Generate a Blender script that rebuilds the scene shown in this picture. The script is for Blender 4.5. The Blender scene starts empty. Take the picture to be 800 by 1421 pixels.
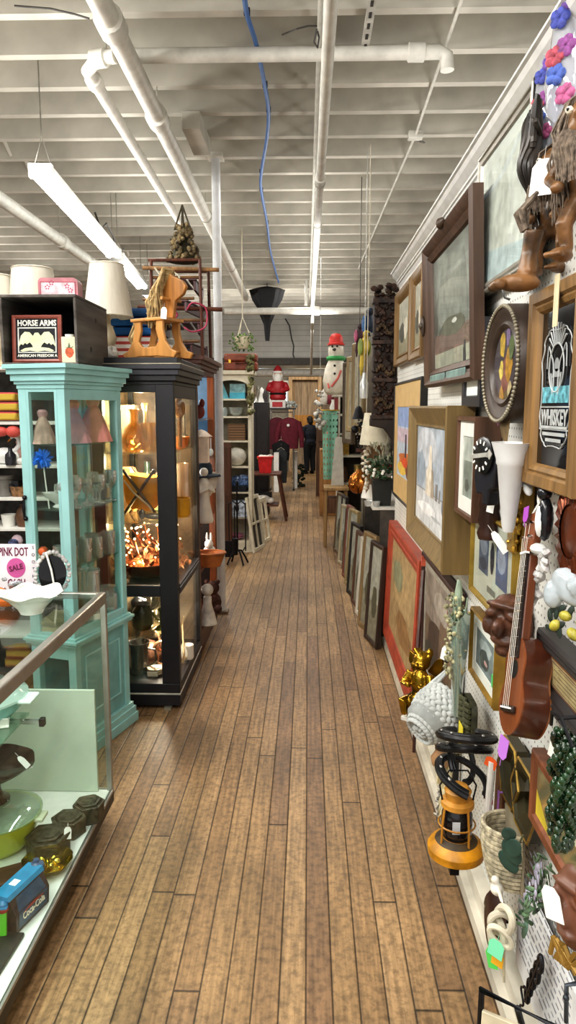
import bpy, math, random
from mathutils import Vector, Matrix, Euler
random.seed(7)
SC = bpy.context.scene
COL = SC.collection
PI = math.pi
# ---------------------------------------------------------------- camera model (image taken as 800 x 1421)
FPX = 1000.0; CAMH = 1.70
PSI = math.atan(.028*math.cos(math.atan(.145))); TH = math.atan(.145)
CF = Vector((-math.sin(PSI)*math.cos(TH), math.cos(PSI)*math.cos(TH), -math.sin(TH)))
CR = Vector((math.cos(PSI), math.sin(PSI), 0)); CU = CR.cross(CF)
def W(px, py, X=None, Y=None, Z=None):
    d = CF + CR*((px-400)/FPX) + CU*((710.5-py)/FPX)
    t = X/d.x if X is not None else (Y/d.y if Y is not None else (Z-CAMH)/d.z)
    return Vector((t*d.x, t*d.y, CAMH+t*d.z))
# ---------------------------------------------------------------- materials
def lin(h):
    h = h.lstrip('#'); out = []
    for i in (0, 2, 4):
        c = int(h[i:i+2], 16)/255
        out.append(c/12.92 if c <= .04045 else ((c+.055)/1.055)**2.4)
    return (out[0], out[1], out[2], 1)
MATS = {}
def mat(h, rough=.55, metal=0, var=.12, scale=14, bump=0, emit=0, alpha=None, trans=0, stretch=None, coat=0):
    key = (h, rough, metal, var, scale, bump, emit, alpha, trans, stretch, coat)
    if key in MATS: return MATS[key]
    m = bpy.data.materials.new('surface_'+h.lstrip('#')); m.use_nodes = True
    nt = m.node_tree; b = nt.nodes['Principled BSDF']
    b.inputs['Roughness'].default_value = rough; b.inputs['Metallic'].default_value = metal
    b.inputs['Coat Weight'].default_value = coat
    c = lin(h); b.inputs['Base Color'].default_value = c
    tc = nt.nodes.new('ShaderNodeTexCoord'); ns = nt.nodes.new('ShaderNodeTexNoise')
    ns.inputs['Scale'].default_value = scale; ns.inputs['Detail'].default_value = 4
    if stretch:
        mp = nt.nodes.new('ShaderNodeMapping'); mp.inputs['Scale'].default_value = stretch
        nt.links.new(tc.outputs['Object'], mp.inputs[0]); nt.links.new(mp.outputs[0], ns.inputs['Vector'])
    else: nt.links.new(tc.outputs['Object'], ns.inputs['Vector'])
    rp = nt.nodes.new('ShaderNodeValToRGB')
    rp.color_ramp.elements[0].position = .3; rp.color_ramp.elements[1].position = .7
    rp.color_ramp.elements[0].color = tuple(max(0, x*(1-2.2*var)) for x in c[:3])+(1,)
    rp.color_ramp.elements[1].color = tuple(min(1, x*(1+1.1*var)) for x in c[:3])+(1,)
    nt.links.new(ns.outputs['Fac'], rp.inputs[0]); nt.links.new(rp.outputs[0], b.inputs['Base Color'])
    if bump:
        bp = nt.nodes.new('ShaderNodeBump'); bp.inputs['Strength'].default_value = bump; bp.inputs['Distance'].default_value = .01
        nt.links.new(ns.outputs['Fac'], bp.inputs['Height']); nt.links.new(bp.outputs[0], b.inputs['Normal'])
    if emit:
        b.inputs['Emission Color'].default_value = c; b.inputs['Emission Strength'].default_value = emit
    if trans: b.inputs['Transmission Weight'].default_value = trans
    MATS[key] = m; return m
def glass(h='e8f4f0', refl=.12, tint=.0, rough=.02):
    key = ('g', h, refl, tint)
    if key in MATS: return MATS[key]
    m = bpy.data.materials.new('glass_'+h); m.use_nodes = True; nt = m.node_tree
    nt.nodes.remove(nt.nodes['Principled BSDF']); out = nt.nodes['Material Output']
    tr = nt.nodes.new('ShaderNodeBsdfTransparent'); tr.inputs[0].default_value = lin(h)
    gl = nt.nodes.new('ShaderNodeBsdfGlossy'); gl.inputs['Roughness'].default_value = rough
    fr = nt.nodes.new('ShaderNodeLayerWeight'); fr.inputs[0].default_value = .35
    ma = nt.nodes.new('ShaderNodeMath'); ma.operation = 'MULTIPLY_ADD'; ma.inputs[1].default_value = refl*2.2; ma.inputs[2].default_value = refl*.35
    mx = nt.nodes.new('ShaderNodeMixShader')
    nt.links.new(fr.outputs['Facing'], ma.inputs[0]); nt.links.new(ma.outputs[0], mx.inputs[0])
    nt.links.new(tr.outputs[0], mx.inputs[1]); nt.links.new(gl.outputs[0], mx.inputs[2])
    last = mx
    if tint:
        df = nt.nodes.new('ShaderNodeBsdfPrincipled'); df.inputs['Base Color'].default_value = lin(h); df.inputs['Roughness'].default_value = .1
        m2 = nt.nodes.new('ShaderNodeMixShader'); m2.inputs[0].default_value = tint
        nt.links.new(mx.outputs[0], m2.inputs[1]); nt.links.new(df.outputs[0], m2.inputs[2]); last = m2
    nt.links.new(last.outputs[0], out.inputs[0])
    MATS[key] = m; return m
def wood(h, rough=.45, var=.22, scale=9, ax='z', coat=0):
    s = {'x': (.12, 1.5, 1.5), 'y': (1.5, .12, 1.5), 'z': (1.5, 1.5, .12)}[ax]
    return mat(h, rough, 0, var, scale*2.2, .15, stretch=s, coat=coat)
# ---------------------------------------------------------------- mesh builder
class MB:
    def __init__(s): s.v = []; s.f = []; s.mi = []; s.m = 0; s.T = Matrix.Identity(4)
    def at(s, loc=(0, 0, 0), rot=(0, 0, 0)): s.T = Matrix.Translation(loc) @ Euler(rot).to_matrix().to_4x4(); return s
    def mm(s, i): s.m = i; return s
    def add(s, vs, fs):
        n = len(s.v); s.v += [s.T @ Vector(v) for v in vs]; s.f += [[i+n for i in f] for f in fs]; s.mi += [s.m]*len(fs); return s
    def box(s, c, d, r=None):
        R = Euler(r).to_matrix() if r else None; vs = []
        for x in (-.5, .5):
            for y in (-.5, .5):
                for z in (-.5, .5):
                    p = Vector((x*d[0], y*d[1], z*d[2]))
                    if R: p = R @ p
                    vs.append(p+Vector(c))
        return s.add(vs, [(0, 1, 3, 2), (4, 6, 7, 5), (0, 4, 5, 1), (2, 3, 7, 6), (0, 2, 6, 4), (1, 5, 7, 3)])
    def bb(s, a, b): return s.box([(a[i]+b[i])/2 for i in range(3)], [abs(b[i]-a[i]) for i in range(3)])
    def tube(s, pts, r, n=8, closed=False, caps=True):
        pts = [Vector(p) for p in pts]; N = len(pts); rs = r if isinstance(r, (list, tuple)) else [r]*N
        vs = []; up = None
        for i, p in enumerate(pts):
            a = pts[(i-1) % N] if (closed or i > 0) else p; b = pts[(i+1) % N] if (closed or i < N-1) else p
            t = (b-a); t = t.normalized() if t.length > 1e-9 else Vector((0, 0, 1))
            if up is None:
                up = Vector((0, 0, 1)) if abs(t.z) < .9 else Vector((1, 0, 0))
            e = up - t*up.dot(t)
            if e.length < 1e-4: e = Vector((1, 0, 0)) - t*t.x if abs(t.x) < .9 else Vector((0, 1, 0))
            e.normalize(); up = e; g = t.cross(e)
            for k in range(n): q = 2*PI*k/n; vs.append(p+(e*math.cos(q)+g*math.sin(q))*rs[i])
        fs = []
        for i in range(N if closed else N-1):
            j = (i+1) % N
            for k in range(n): l = (k+1) % n; fs.append((i*n+k, i*n+l, j*n+l, j*n+k))
        if caps and not closed: fs += [tuple(range(n))[::-1], tuple(range((N-1)*n, N*n))]
        return s.add(vs, fs)
    def cyl(s, a, b, r, r2=None, n=16): return s.tube([a, b], [r, r if r2 is None else r2], n)
    def lathe(s, prof, c=(0, 0, 0), n=24, sx=1, sy=1, rot=None, wob=None):
        R = Euler(rot).to_matrix() if rot else None; vs = []; fs = []
        for i, (r, z) in enumerate(prof):
            for k in range(n):
                q = 2*PI*k/n; rr = r; zz = z
                if wob: rr, zz = wob(r, z, q, i)
                p = Vector((rr*math.cos(q)*sx, rr*math.sin(q)*sy, zz))
                if R: p = R @ p
                vs.append(p+Vector(c))
        for i in range(len(prof)-1):
            for k in range(n): l = (k+1) % n; fs.append((i*n+k, i*n+l, (i+1)*n+l, (i+1)*n+k))
        if prof[0][0] > 1e-5 and prof[0][0] < .6 and not getattr(s, 'open', 0): fs.append(tuple(range(n))[::-1])
        return s.add(vs, fs)
    def ell(s, c, r, rot=None, n=12):
        if not isinstance(r, (tuple, list)): r = (r, r, r)
        R = Euler(rot).to_matrix() if rot else None; vs = []; fs = []; m = max(4, n//2)
        for i in range(m+1):
            a = -PI/2+PI*i/m
            for k in range(n):
                q = 2*PI*k/n; p = Vector((r[0]*math.cos(a)*math.cos(q), r[1]*math.cos(a)*math.sin(q), r[2]*math.sin(a)))
                if R: p = R @ p
                vs.append(p+Vector(c))
        for i in range(m):
            for k in range(n): l = (k+1) % n; fs.append((i*n+k, i*n+l, (i+1)*n+l, (i+1)*n+k))
        return s.add(vs, fs)
    def prism(s, poly, y0, y1):           # polygon in local x,z extruded along y
        n = len(poly); vs = [(p[0], y0, p[1]) for p in poly]+[(p[0], y1, p[1]) for p in poly]
        return s.add(vs, [tuple(range(n)), tuple(range(n, 2*n))[::-1]]+[(i, i+n, (i+1) % n+n, (i+1) % n) for i in range(n)])
    def zprism(s, poly, z0, z1):          # polygon in local x,y extruded along z
        n = len(poly); vs = [(p[0], p[1], z0) for p in poly]+[(p[0], p[1], z1) for p in poly]
        return s.add(vs, [tuple(range(n))[::-1], tuple(range(n, 2*n))]+[(i, (i+1) % n, (i+1) % n+n, i+n) for i in range(n)])
    def flat(s, poly, y):                 # polygon facing -y
        return s.add([(p[0], y, p[1]) for p in poly], [tuple(range(len(poly)))])
    def ring(s, w, h, prof, z0=0):        # mitred picture frame around [-w/2,w/2]x[z0,z0+h]
        vs = []; fs = []
        for d, y in prof: vs += [(-w/2+d, y, z0+d), (w/2-d, y, z0+d), (w/2-d, y, z0+h-d), (-w/2+d, y, z0+h-d)]
        for i in range(len(prof)-1):
            for k in range(4): l = (k+1) % 4; fs.append((i*4+k, i*4+l, (i+1)*4+l, (i+1)*4+k))
        return s.add(vs, fs)
    def build(s, name, mats, parent=None, loc=None, rot=None, smooth=None, bev=0, sub=0, remesh=0, solid=0):
        me = bpy.data.meshes.new(name); me.from_pydata(s.v, [], s.f)
        if not isinstance(mats, (list, tuple)): mats = [mats]
        for m in mats: me.materials.append(m)
        if len(mats) > 1: me.polygons.foreach_set('material_index', s.mi)
        me.update()
        o = bpy.data.objects.new(name, me); COL.objects.link(o)
        if parent: o.parent = parent
        if loc is not None: o.location = loc
        if rot is not None: o.rotation_euler = rot
        if remesh:
            r = o.modifiers.new('r', 'REMESH'); r.mode = 'VOXEL'; r.voxel_size = remesh; r.use_smooth_shade = True
            q = o.modifiers.new('s', 'SMOOTH'); q.factor = .5; q.iterations = 3
        if solid: q = o.modifiers.new('t', 'SOLIDIFY'); q.thickness = solid; q.offset = 0
        if bev: q = o.modifiers.new('b', 'BEVEL'); q.width = bev; q.segments = 2; q.limit_method = 'ANGLE'
        if sub: q = o.modifiers.new('u', 'SUBSURF'); q.levels = sub; q.render_levels = sub
        if smooth is None: smooth = .6
        if smooth:
            me.polygons.foreach_set('use_smooth', [True]*len(me.polygons)); me.set_sharp_from_angle(angle=smooth)
        return o
def smooth_path(q, n=5, closed=False):
    q = [Vector(p) for p in q]; o = []; N = len(q)
    for i in range(N if closed else N-1):
        g = (lambda j: q[j % N]) if closed else (lambda j: q[max(0, min(N-1, j))])
        p0, p1, p2, p3 = g(i-1), g(i), g(i+1), g(i+2)
        for k in range(n):
            t = k/n; o.append(.5*((2*p1)+(p2-p0)*t+(2*p0-5*p1+4*p2-p3)*t*t+(3*p1-p0-3*p2+p3)*t**3))
    if not closed: o.append(q[-1])
    return o
def tag(o, label, cat, group=None, kind=None):
    if label: o['label'] = label
    if cat: o['category'] = cat
    if group: o['group'] = group
    if kind: o['kind'] = kind
    return o
def thing(name, label, cat, loc=(0, 0, 0), rz=0, group=None, tilt=0, roll=0):
    o = bpy.data.objects.new(name, None); COL.objects.link(o); o.empty_display_size = .05
    o.location = loc; o.rotation_euler = (tilt, roll, rz)
    return tag(o, label, cat, group)
def struct(mb, name, m, parent=None, **k):
    o = mb.build(name, m, parent, **k)
    if not parent: o['kind'] = 'structure'
    return o
def dup(root, loc=None, rz=None, label=None, group=None, scale=None):
    r = root.copy(); COL.objects.link(r)
    if loc is not None: r.location = loc
    if rz is not None: r.rotation_euler.z = rz
    if scale is not None: r.scale = scale if isinstance(scale, (tuple, list)) else (scale,)*3
    if label: r['label'] = label
    if group: r['group'] = group
    for ch in list(root.children):
        c = ch.copy(); COL.objects.link(c); c.parent = r
        for g in ch.children: d = g.copy(); COL.objects.link(d); d.parent = c
    return r
def letters(txt, size, m, parent, loc, rot=(PI/2, 0, 0), name='lettering', width=None, ext=.0006, bold=0):
    cu = bpy.data.curves.new(name, 'FONT'); cu.body = txt; cu.size = size; cu.align_x = 'CENTER'; cu.align_y = 'CENTER'
    cu.extrude = ext; cu.offset = bold; cu.resolution_u = 2
    o = bpy.data.objects.new(name, cu); COL.objects.link(o)
    bpy.context.view_layer.update()
    me = bpy.data.meshes.new_from_object(o.evaluated_get(bpy.context.evaluated_depsgraph_get()))
    COL.objects.unlink(o); bpy.data.objects.remove(o)
    me.materials.clear(); me.materials.append(m)
    o = bpy.data.objects.new(name, me); COL.objects.link(o); o.parent = parent; o.location = loc; o.rotation_euler = rot
    if width:
        xs = [v.co.x for v in me.vertices]; k = width/(max(xs)-min(xs))
        for v in me.vertices: v.co.x *= k
    return o
def price_tag(parent, loc, rot=(0, 0, 0), h='f2f2ee', w=.03, l=.05, label=None):
    if abs(parent.rotation_euler.z-RW) < .01: rot = (rot[0], rot[1], rot[2]+.85)
    b = MB(); b.prism([(-w/2, 0), (w/2, 0), (w/2, l*.78), (w*.25, l), (-w*.25, l), (-w/2, l*.78)], -.0006, .0006)
    b.cyl((0, 0, l*.9), (0, 0, l*1.35), .0007, n=5)
    o = b.build('price_tag', mat(h, .7, var=.04), parent, loc, rot)
    if label: o['label'] = label
    return o
def hook(poly_n, r, c=(0, 0)): return [(c[0]+r*math.cos(2*PI*k/poly_n), c[1]+r*math.sin(2*PI*k/poly_n)) for k in range(poly_n)]
def rnd(a, b): return random.uniform(a, b)
RW = -PI/2          # facing the aisle from the right-hand wall
LW = PI/2           # facing the aisle from the left-hand side
WHITE = mat('e9e8e2', .55, var=.05); OFFW = mat('d8d5cb', .6, var=.07); BLACK = mat('1c1b1d', .4, var=.1)
DKWOOD = wood('4a2f22'); GOLD = mat('b3924a', .35, .7, .2, 30); BRASS = mat('b8913c', .28, .95, .15)
SILVER = mat('c9c9c6', .2, .95, .08); CHROME = mat('d5d5d5', .12, 1, .04); COPPER = mat('b5683a', .25, .95, .15)
IRON = mat('26262a', .45, .6, .15, 40, .1); CLEAR = glass('f4faf8', .22); PANE = glass('f3f8f5', .07); CORD = mat('bfb8a4', .8)
PAPER = mat('f0efe8', .75, var=.03)
# ================================================================= SETTING
def node_floor():
    m = bpy.data.materials.new('worn_plank_floor'); m.use_nodes = True; nt = m.node_tree; N = nt.nodes; L = nt.links
    b = N['Principled BSDF']; tc = N.new('ShaderNodeTexCoord'); sp = N.new('ShaderNodeSeparateXYZ'); L.new(tc.outputs['Object'], sp.inputs[0])
    def mth(op, a, c=None, d=None):
        n = N.new('ShaderNodeMath'); n.operation = op
        for i, v in enumerate((a, c, d)):
            if v is None: continue
            if isinstance(v, (int, float)): n.inputs[i].default_value = v
            else: L.new(v, n.inputs[i])
        return n.outputs[0]
    xs = mth('DIVIDE', sp.outputs[0], .078); row = mth('FLOOR', xs); fx = mth('FRACT', xs)
    w1 = N.new('ShaderNodeTexWhiteNoise'); w1.noise_dimensions = '1D'; L.new(row, w1.inputs['W'])
    ys = mth('ADD', mth('DIVIDE', sp.outputs[1], 1.9), mth('MULTIPLY', w1.outputs['Value'], 7.3))
    pl = mth('FLOOR', ys); fy = mth('FRACT', ys)
    w2 = N.new('ShaderNodeTexWhiteNoise'); w2.noise_dimensions = '2D'; cb = N.new('ShaderNodeCombineXYZ'); L.new(row, cb.inputs[0]); L.new(pl, cb.inputs[1]); L.new(cb.outputs[0], w2.inputs['Vector'])
    rp = N.new('ShaderNodeValToRGB'); e = rp.color_ramp.elements; e[0].color = lin('83664a'); e[1].color = lin('a58661')
    x = rp.color_ramp.elements.new(.5); x.color = lin('957753')
    L.new(w2.outputs['Value'], rp.inputs[0])
    # grain, stains, wear
    mp = N.new('ShaderNodeMapping'); mp.inputs['Scale'].default_value = (30, 1.6, 1); L.new(tc.outputs['Object'], mp.inputs[0])
    g = N.new('ShaderNodeTexNoise'); g.inputs['Scale'].default_value = 2.5; g.inputs['Detail'].default_value = 6; L.new(mp.outputs[0], g.inputs['Vector'])
    st = N.new('ShaderNodeTexNoise'); st.inputs['Scale'].default_value = 1.3; st.inputs['Detail'].default_value = 5; L.new(tc.outputs['Object'], st.inputs['Vector'])
    sc = N.new('ShaderNodeTexNoise'); sc.inputs['Scale'].default_value = 38; sc.inputs['Detail'].default_value = 5; sc.inputs['Roughness'].default_value = .65; L.new(tc.outputs['Object'], sc.inputs['Vector'])
    def mul(col, fac, lo, hi, a=.35, z=.65):
        r = N.new('ShaderNodeMapRange'); r.inputs[1].default_value = a; r.inputs[2].default_value = z; r.inputs[3].default_value = lo; r.inputs[4].default_value = hi; L.new(fac, r.inputs[0])
        mx = N.new('ShaderNodeMix'); mx.data_type = 'RGBA'; mx.blend_type = 'MULTIPLY'; mx.inputs['Factor'].default_value = 1
        L.new(col, mx.inputs['A']); L.new(r.outputs[0], mx.inputs['B']); return mx.outputs['Result']
    c = mul(rp.outputs[0], g.outputs['Fac'], .72, 1.2); c = mul(c, st.outputs['Fac'], .72, 1.18); c = mul(c, sc.outputs['Fac'], .66, 1.10, .38, .56)
    e1 = mth('MINIMUM', fx, mth('SUBTRACT', 1, fx)); e2 = mth('MULTIPLY', mth('MINIMUM', fy, mth('SUBTRACT', 1, fy)), 14)
    gap = mth('MINIMUM', e1, e2); c = mul(c, gap, .14, 1, .008, .05)
    L.new(c, b.inputs['Base Color'])
    r = N.new('ShaderNodeMapRange'); r.inputs[3].default_value = .34; r.inputs[4].default_value = .62; L.new(sc.outputs['Fac'], r.inputs[0]); L.new(r.outputs[0], b.inputs['Roughness'])
    bp = N.new('ShaderNodeBump'); bp.inputs['Strength'].default_value = .35; bp.inputs['Distance'].default_value = .004
    hs = mth('ADD', mth('MULTIPLY', mth('MINIMUM', gap, .06), 14), mth('MULTIPLY', sc.outputs['Fac'], .5)); L.new(hs, bp.inputs['Height']); L.new(bp.outputs[0], b.inputs['Normal'])
    return m
def node_lines(base, dark, axis, pitch, width, rough=.6, dots=False, name='boards'):
    m = bpy.data.materials.new(name); m.use_nodes = True; nt = m.node_tree; N = nt.nodes; L = nt.links; b = N['Principled BSDF']; b.inputs['Roughness'].default_value = rough
    tc = N.new('ShaderNodeTexCoord'); sp = N.new('ShaderNodeSeparateXYZ'); L.new(tc.outputs['Object'], sp.inputs[0])
    def mth(op, a, c=None):
        n = N.new('ShaderNodeMath'); n.operation = op
        for i, v in enumerate((a, c)):
            if v is None: continue
            if isinstance(v, (int, float)): n.inputs[i].default_value = v
            else: L.new(v, n.inputs[i])
        return n.outputs[0]
    if dots:
        a = mth('SUBTRACT', mth('FRACT', mth('DIVIDE', sp.outputs[1], pitch)), .5); c = mth('SUBTRACT', mth('FRACT', mth('DIVIDE', sp.outputs[2], pitch)), .5)
        d = mth('SQRT', mth('ADD', mth('MULTIPLY', a, a), mth('MULTIPLY', c, c)))
    else:
        a = mth('FRACT', mth('DIVIDE', sp.outputs[axis], pitch)); d = mth('MINIMUM', a, mth('SUBTRACT', 1, a))
    f = mth('LESS_THAN', d, width)
    ns = N.new('ShaderNodeTexNoise'); ns.inputs['Scale'].default_value = 3; ns.inputs['Detail'].default_value = 5; L.new(tc.outputs['Object'], ns.inputs['Vector'])
    rp = N.new('ShaderNodeValToRGB'); rp.color_ramp.elements[0].position = .3; rp.color_ramp.elements[1].position = .7
    cc = lin(base); rp.color_ramp.elements[0].color = tuple(k*.78 for k in cc[:3])+(1,); rp.color_ramp.elements[1].color = cc; L.new(ns.outputs['Fac'], rp.inputs[0])
    mx = N.new('ShaderNodeMix'); mx.data_type = 'RGBA'; L.new(f, mx.inputs['Factor']); L.new(rp.outputs[0], mx.inputs['A']); mx.inputs['B'].default_value = lin(dark); L.new(mx.outputs['Result'], b.inputs['Base Color'])
    return m
XW = .62; WTOP = 2.60; WEND = 5.1
struct(MB().bb((-7, -2.5, -.06), (7, 20, 0)), 'floor', node_floor(), smooth=0)
CEILM = mat('b9b5aa', .8, var=.09, scale=2.2)
JM = mat('c3bfb4', .75, var=.10, scale=3.5)
ceil = struct(MB().bb((-7, -2.5, 3.84), (7, 20, 3.9)), 'ceiling', CEILM, smooth=0)
jy = 3.77-.41*14
while jy < 15.4:
    MB().bb((-7, jy, 3.595+rnd(-.006, .006)), (7, jy+.058, 3.845)).build('joist', JM, ceil, smooth=0); jy += .41
br = MB()
for xx in (1.5, -2.3):
    y = 3.77-.41*14
    while y < 14.9:
        for s in (0, 1):
            z0, z1 = (3.62, 3.82) if s else (3.82, 3.62)
            br.tube([(xx+.03*s, y+.058, z0), (xx+.03*s, y+.41, z1)], .017, 4)
        y += .41
br.build('bridging', JM, ceil)
peg = node_lines('e6e6e1', '6b6a66', 0, .0254, .14, .55, True, 'pegboard')
struct(MB().bb((XW, -.6, 0), (XW+.05, WEND, WTOP-.04)), 'wall_right', peg, smooth=0)
FARW = mat('b9b4a8', .7, var=.15, scale=3)
struct(MB().bb((.95, WEND+.05, 0), (1.0, 15.4, 2.3)), 'wall_right_far', FARW, smooth=0)
struct(MB().bb((-7.06, -2.5, 0), (-7, 20, 3.9)), 'wall_left', mat('c9c6bc', .7, var=.1, scale=2), smooth=0)
struct(MB().bb((7, -2.5, 0), (7.06, 20, 3.9)), 'wall_right_outer', mat('c9c6bc', .7, var=.1, scale=2), smooth=0)
hz = W(410, 505, Y=15.5).z
struct(MB().bb((-7, 15.45, hz), (7, 15.6, 3.85)), 'wall_header', node_lines('cfcec8', '9f9e98', 2, .11, .045, .6, name='painted_plank_wall'), smooth=0)
struct(MB().bb((-7, 15.40, hz-.02), (7, 15.62, hz+.12)), 'trim_header', mat('4c463e', .6), smooth=0)
bw = struct(MB().bb((-7, 19.4, 0), (7, 19.5, 3.85)), 'wall_back', mat('8d8578', .7, var=.12, scale=2), smooth=0)
# doorway with warm room light at the far end
dx0 = W(406, 600, Y=19.3).x; dx1 = W(441, 600, Y=19.3).x; dz = W(420, 527, Y=19.3).z
door = MB().ring(dx1-dx0+.2, dz+.1, [(0, .1), (0, -.06), (.1, -.06), (.1, .1)]).build('door_1', wood('d0ae88'), None, ((dx0+dx1)/2, 19.3, 0), smooth=0); door['kind'] = 'structure'
MB().bb((-(dx1-dx0)/2, .05, 0), ((dx1-dx0)/2, .08, dz)).build('door_panel', wood('a8927a', .5), door, smooth=0)
MB().bb((-(dx1-dx0)/2, .03, dz*.42), ((dx1-dx0)/2-.05, .045, dz*.62)).build('door_board', wood('c08a45', .5), door, smooth=0)
pw0, pw1 = W(374, 528, Y=19.3), W(402, 565, Y=19.3)
win = MB().ring(pw1.x-pw0.x, pw0.z-pw1.z, [(0, .08), (0, 0), (.06, 0), (.06, .08)]).build('window_1', WHITE, None, ((pw0.x+pw1.x)/2, 19.3, pw1.z), smooth=0); win['kind'] = 'structure'
MB().bb((-(pw1.x-pw0.x)/2+.05, .04, .05), ((pw1.x-pw0.x)/2-.05, .05, pw0.z-pw1.z-.05)).build('pane', mat('cfe0e6', .3, emit=1.2), win, smooth=0)
# crown moulding along the partition (profile in x,z swept along y)
cp = [(.622, 2.60), (.557, 2.60), (.557, 2.592), (.566, 2.588), (.574, 2.572), (.588, 2.558), (.597, 2.55), (.597, 2.541), (.604, 2.538), (.604, 2.528), (.612, 2.524), (.622, 2.50)]
cm = MB(); n = len(cp)
cm.add([(p[0], -.6, p[1]) for p in cp]+[(p[0], WEND, p[1]) for p in cp], [tuple(range(n)), tuple(range(n, 2*n))[::-1]]+[(i, (i+1) % n, (i+1) % n+n, i+n) for i in range(n)])
struct(cm, 'trim_1', mat('d5d5d2', .5, var=.06), smooth=0)
struct(MB().bb((.575, -.6, 0), (XW, WEND, .10)).bb((.55, -.6, .0), (.60, WEND, .045)), 'baseboard_right', mat('cfc9ba', .6, var=.15, scale=6), smooth=0)
# ================================================================= CEILING SERVICES
PIPEM = mat('dcdad2', .45, var=.07); CONDUIT = mat('cfcdc4', .5, var=.07)
def pipe(name, label, cat, pts, r, m=PIPEM, couplings=(), n=14, extra=None):
    t = thing(name, label, cat, pts[0]); P0 = Vector(pts[0]); q = [Vector(p)-P0 for p in pts]
    MB().tube(q, r, n).build('pipe_run', m, t)
    for a in couplings:                       # fraction along the first segment
        i, f = int(a), a-int(a); A, B = q[i], q[i+1]; d = (B-A).normalized(); c = A.lerp(B, f)
        MB().tube([c-d*r*1.3, c-d*r*1.1, c+d*r*1.1, c+d*r*1.3], [r*1.02, r*1.3, r*1.3, r*1.02], n).build('coupling', m, t)
    if extra: extra(t, q)
    return t
def hangers(ys, r):
    def f(t, q):
        for fr in ys:
            c = q[0].lerp(q[1], fr); top = 3.84-t.location.z
            b = MB(); b.tube([(c.x+(r+.006)*math.cos(a), c.y, c.z+(r+.006)*math.sin(a)) for a in [2*PI*k/14 for k in range(14)]], .004, 5, closed=True)
            b.cyl((c.x, c.y, c.z+r), (c.x, c.y, top), .004, n=6); b.build('pipe_hanger', mat('b9b6ac', .5, .3), t)
    return f
z = 3.42
pipe('sprinkler_main', 'thick white sprinkler main running down the aisle from the upper left', 'pipe', [W(128, -20, Z=z), W(342, 414, Z=z)], .052, couplings=(.035, .16), extra=hangers((.16, .42, .7), .052))
z = 3.40
pipe('branch_pipe', 'white branch pipe with an elbow left of the thick main', 'pipe', [W(160, 78, Z=z+.02), W(135, 82, Z=z+.02), W(122, 98, Z=z), W(252, 312, Z=z)], .034, couplings=(.9, 2.04), extra=hangers((.5,), .034))
a, b_ = W(165, 78, Z=3.52), W(612, 66, Z=3.52); b_.y = a.y
pipe('cross_pipe', 'white pipe crossing the ceiling above the aisle with an elbow at its right end', 'pipe', [a, b_, b_+Vector((.04, 0, -.02)), b_+Vector((.045, .0, -.09))], .036, couplings=(.93,))
z = 3.15
pipe('sprinkler_line', 'long white sprinkler line right of the aisle centre', 'pipe', [W(461, -20, Z=z), W(434, 428, Z=z)], .027, couplings=(.26, .985), extra=hangers((.27, .4), .027))
z = 3.54
pipe('conduit', 'thin grey conduit hugging the left side of the long sprinkler line', 'conduit', [W(446, -20, Z=z), W(430, 420, Z=z)], .012, CONDUIT, n=8)
a, b_ = W(648, -20, Z=3.57), W(577, 188, Z=3.57)
cd = pipe('conduit', 'thin white conduit running down the right of the ceiling through a junction box', 'conduit', [a, b_, W(498, 372, Z=3.57)], .009, CONDUIT, n=8)
MB().box(b_-a, (.10, .07, .05)).build('junction_box', CONDUIT, cd, bev=.005)
MB().tube([b_-a+Vector((.03, .02, -.02)), b_-a+Vector((.07, .05, -.03)), b_-a+Vector((.04, .08, -.01)), b_-a+Vector((.0, .03, -.02))], .006, 6).build('wire_loop', mat('6d6a64'), cd)
HY = W(434, 431, Z=3.15).y+.06
a, b_ = W(312, 432, Y=HY), W(516, 430, Y=HY)
pipe('header_pipe', 'white pipe crossing the aisle in front of the far plank wall', 'pipe', [a, Vector((b_.x, a.y, a.z))], .052, couplings=(.62,))
g = W(434, 437, Y=HY)
pipe('drop_pipe', 'thin vertical pipe dropping from the crossing pipe at the far end', 'pipe', [g-Vector((0, 0, .03)), W(432, 519, Y=15.0)], .024)
pipe('hanger_rod', 'short vertical pipe stub on top of the crossing pipe', 'pipe', [W(425, 424, Y=HY), Vector((W(425, 427, Y=HY).x, HY, 3.6))], .024)
a, b_ = W(375, 517, Y=16.0), W(455, 518, Y=16.0); b_.z = a.z
pipe('duct_pipe', 'white pipe crossing below the plank wall before the doorway', 'pipe', [a-Vector((.3, 0, 0)), b_+Vector((.3, 0, 0))], .09)
pipe('heating_pipe', 'white pipe sloping across the ceiling at the far left behind the tube light', 'pipe', [W(-30, 255, Z=3.2), W(132, 367, Z=3.2)], .05, couplings=(.62,), extra=hangers((.6,), .05))
# blue cable
cb = [W(x, y, Z=3.56) for x, y in [(338, -20), (343, 20), (356, 62), (368, 120), (373, 155), (371, 190), (363, 240), (363, 265), (371, 310), (376, 350), (387, 392)]]
cbl = thing('data_cable', 'bright blue cable looping along the ceiling joists down the aisle', 'cable', cb[0]); q = [p-cb[0] for p in cb]
sm = []
for i in range(len(q)-1):
    p0 = q[max(0, i-1)]; p1 = q[i]; p2 = q[i+1]; p3 = q[min(len(q)-1, i+2)]
    for k in range(5):
        t = k/5; sm.append(.5*((2*p1)+(p2-p0)*t+(2*p0-5*p1+4*p2-p3)*t*t+(3*p1-p0-3*p2+p3)*t**3))
sm.append(q[-1])
MB().tube(sm, .0125, 8).build('cable_run', mat('4f78b8', .4, var=.05), cbl)
for i in (1, 3, 4, 6, 7, 8): MB().box(q[i]+Vector((0, 0, .012)), (.03, .02, .03)).build('cable_clip', mat('26262c'), cbl)
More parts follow.
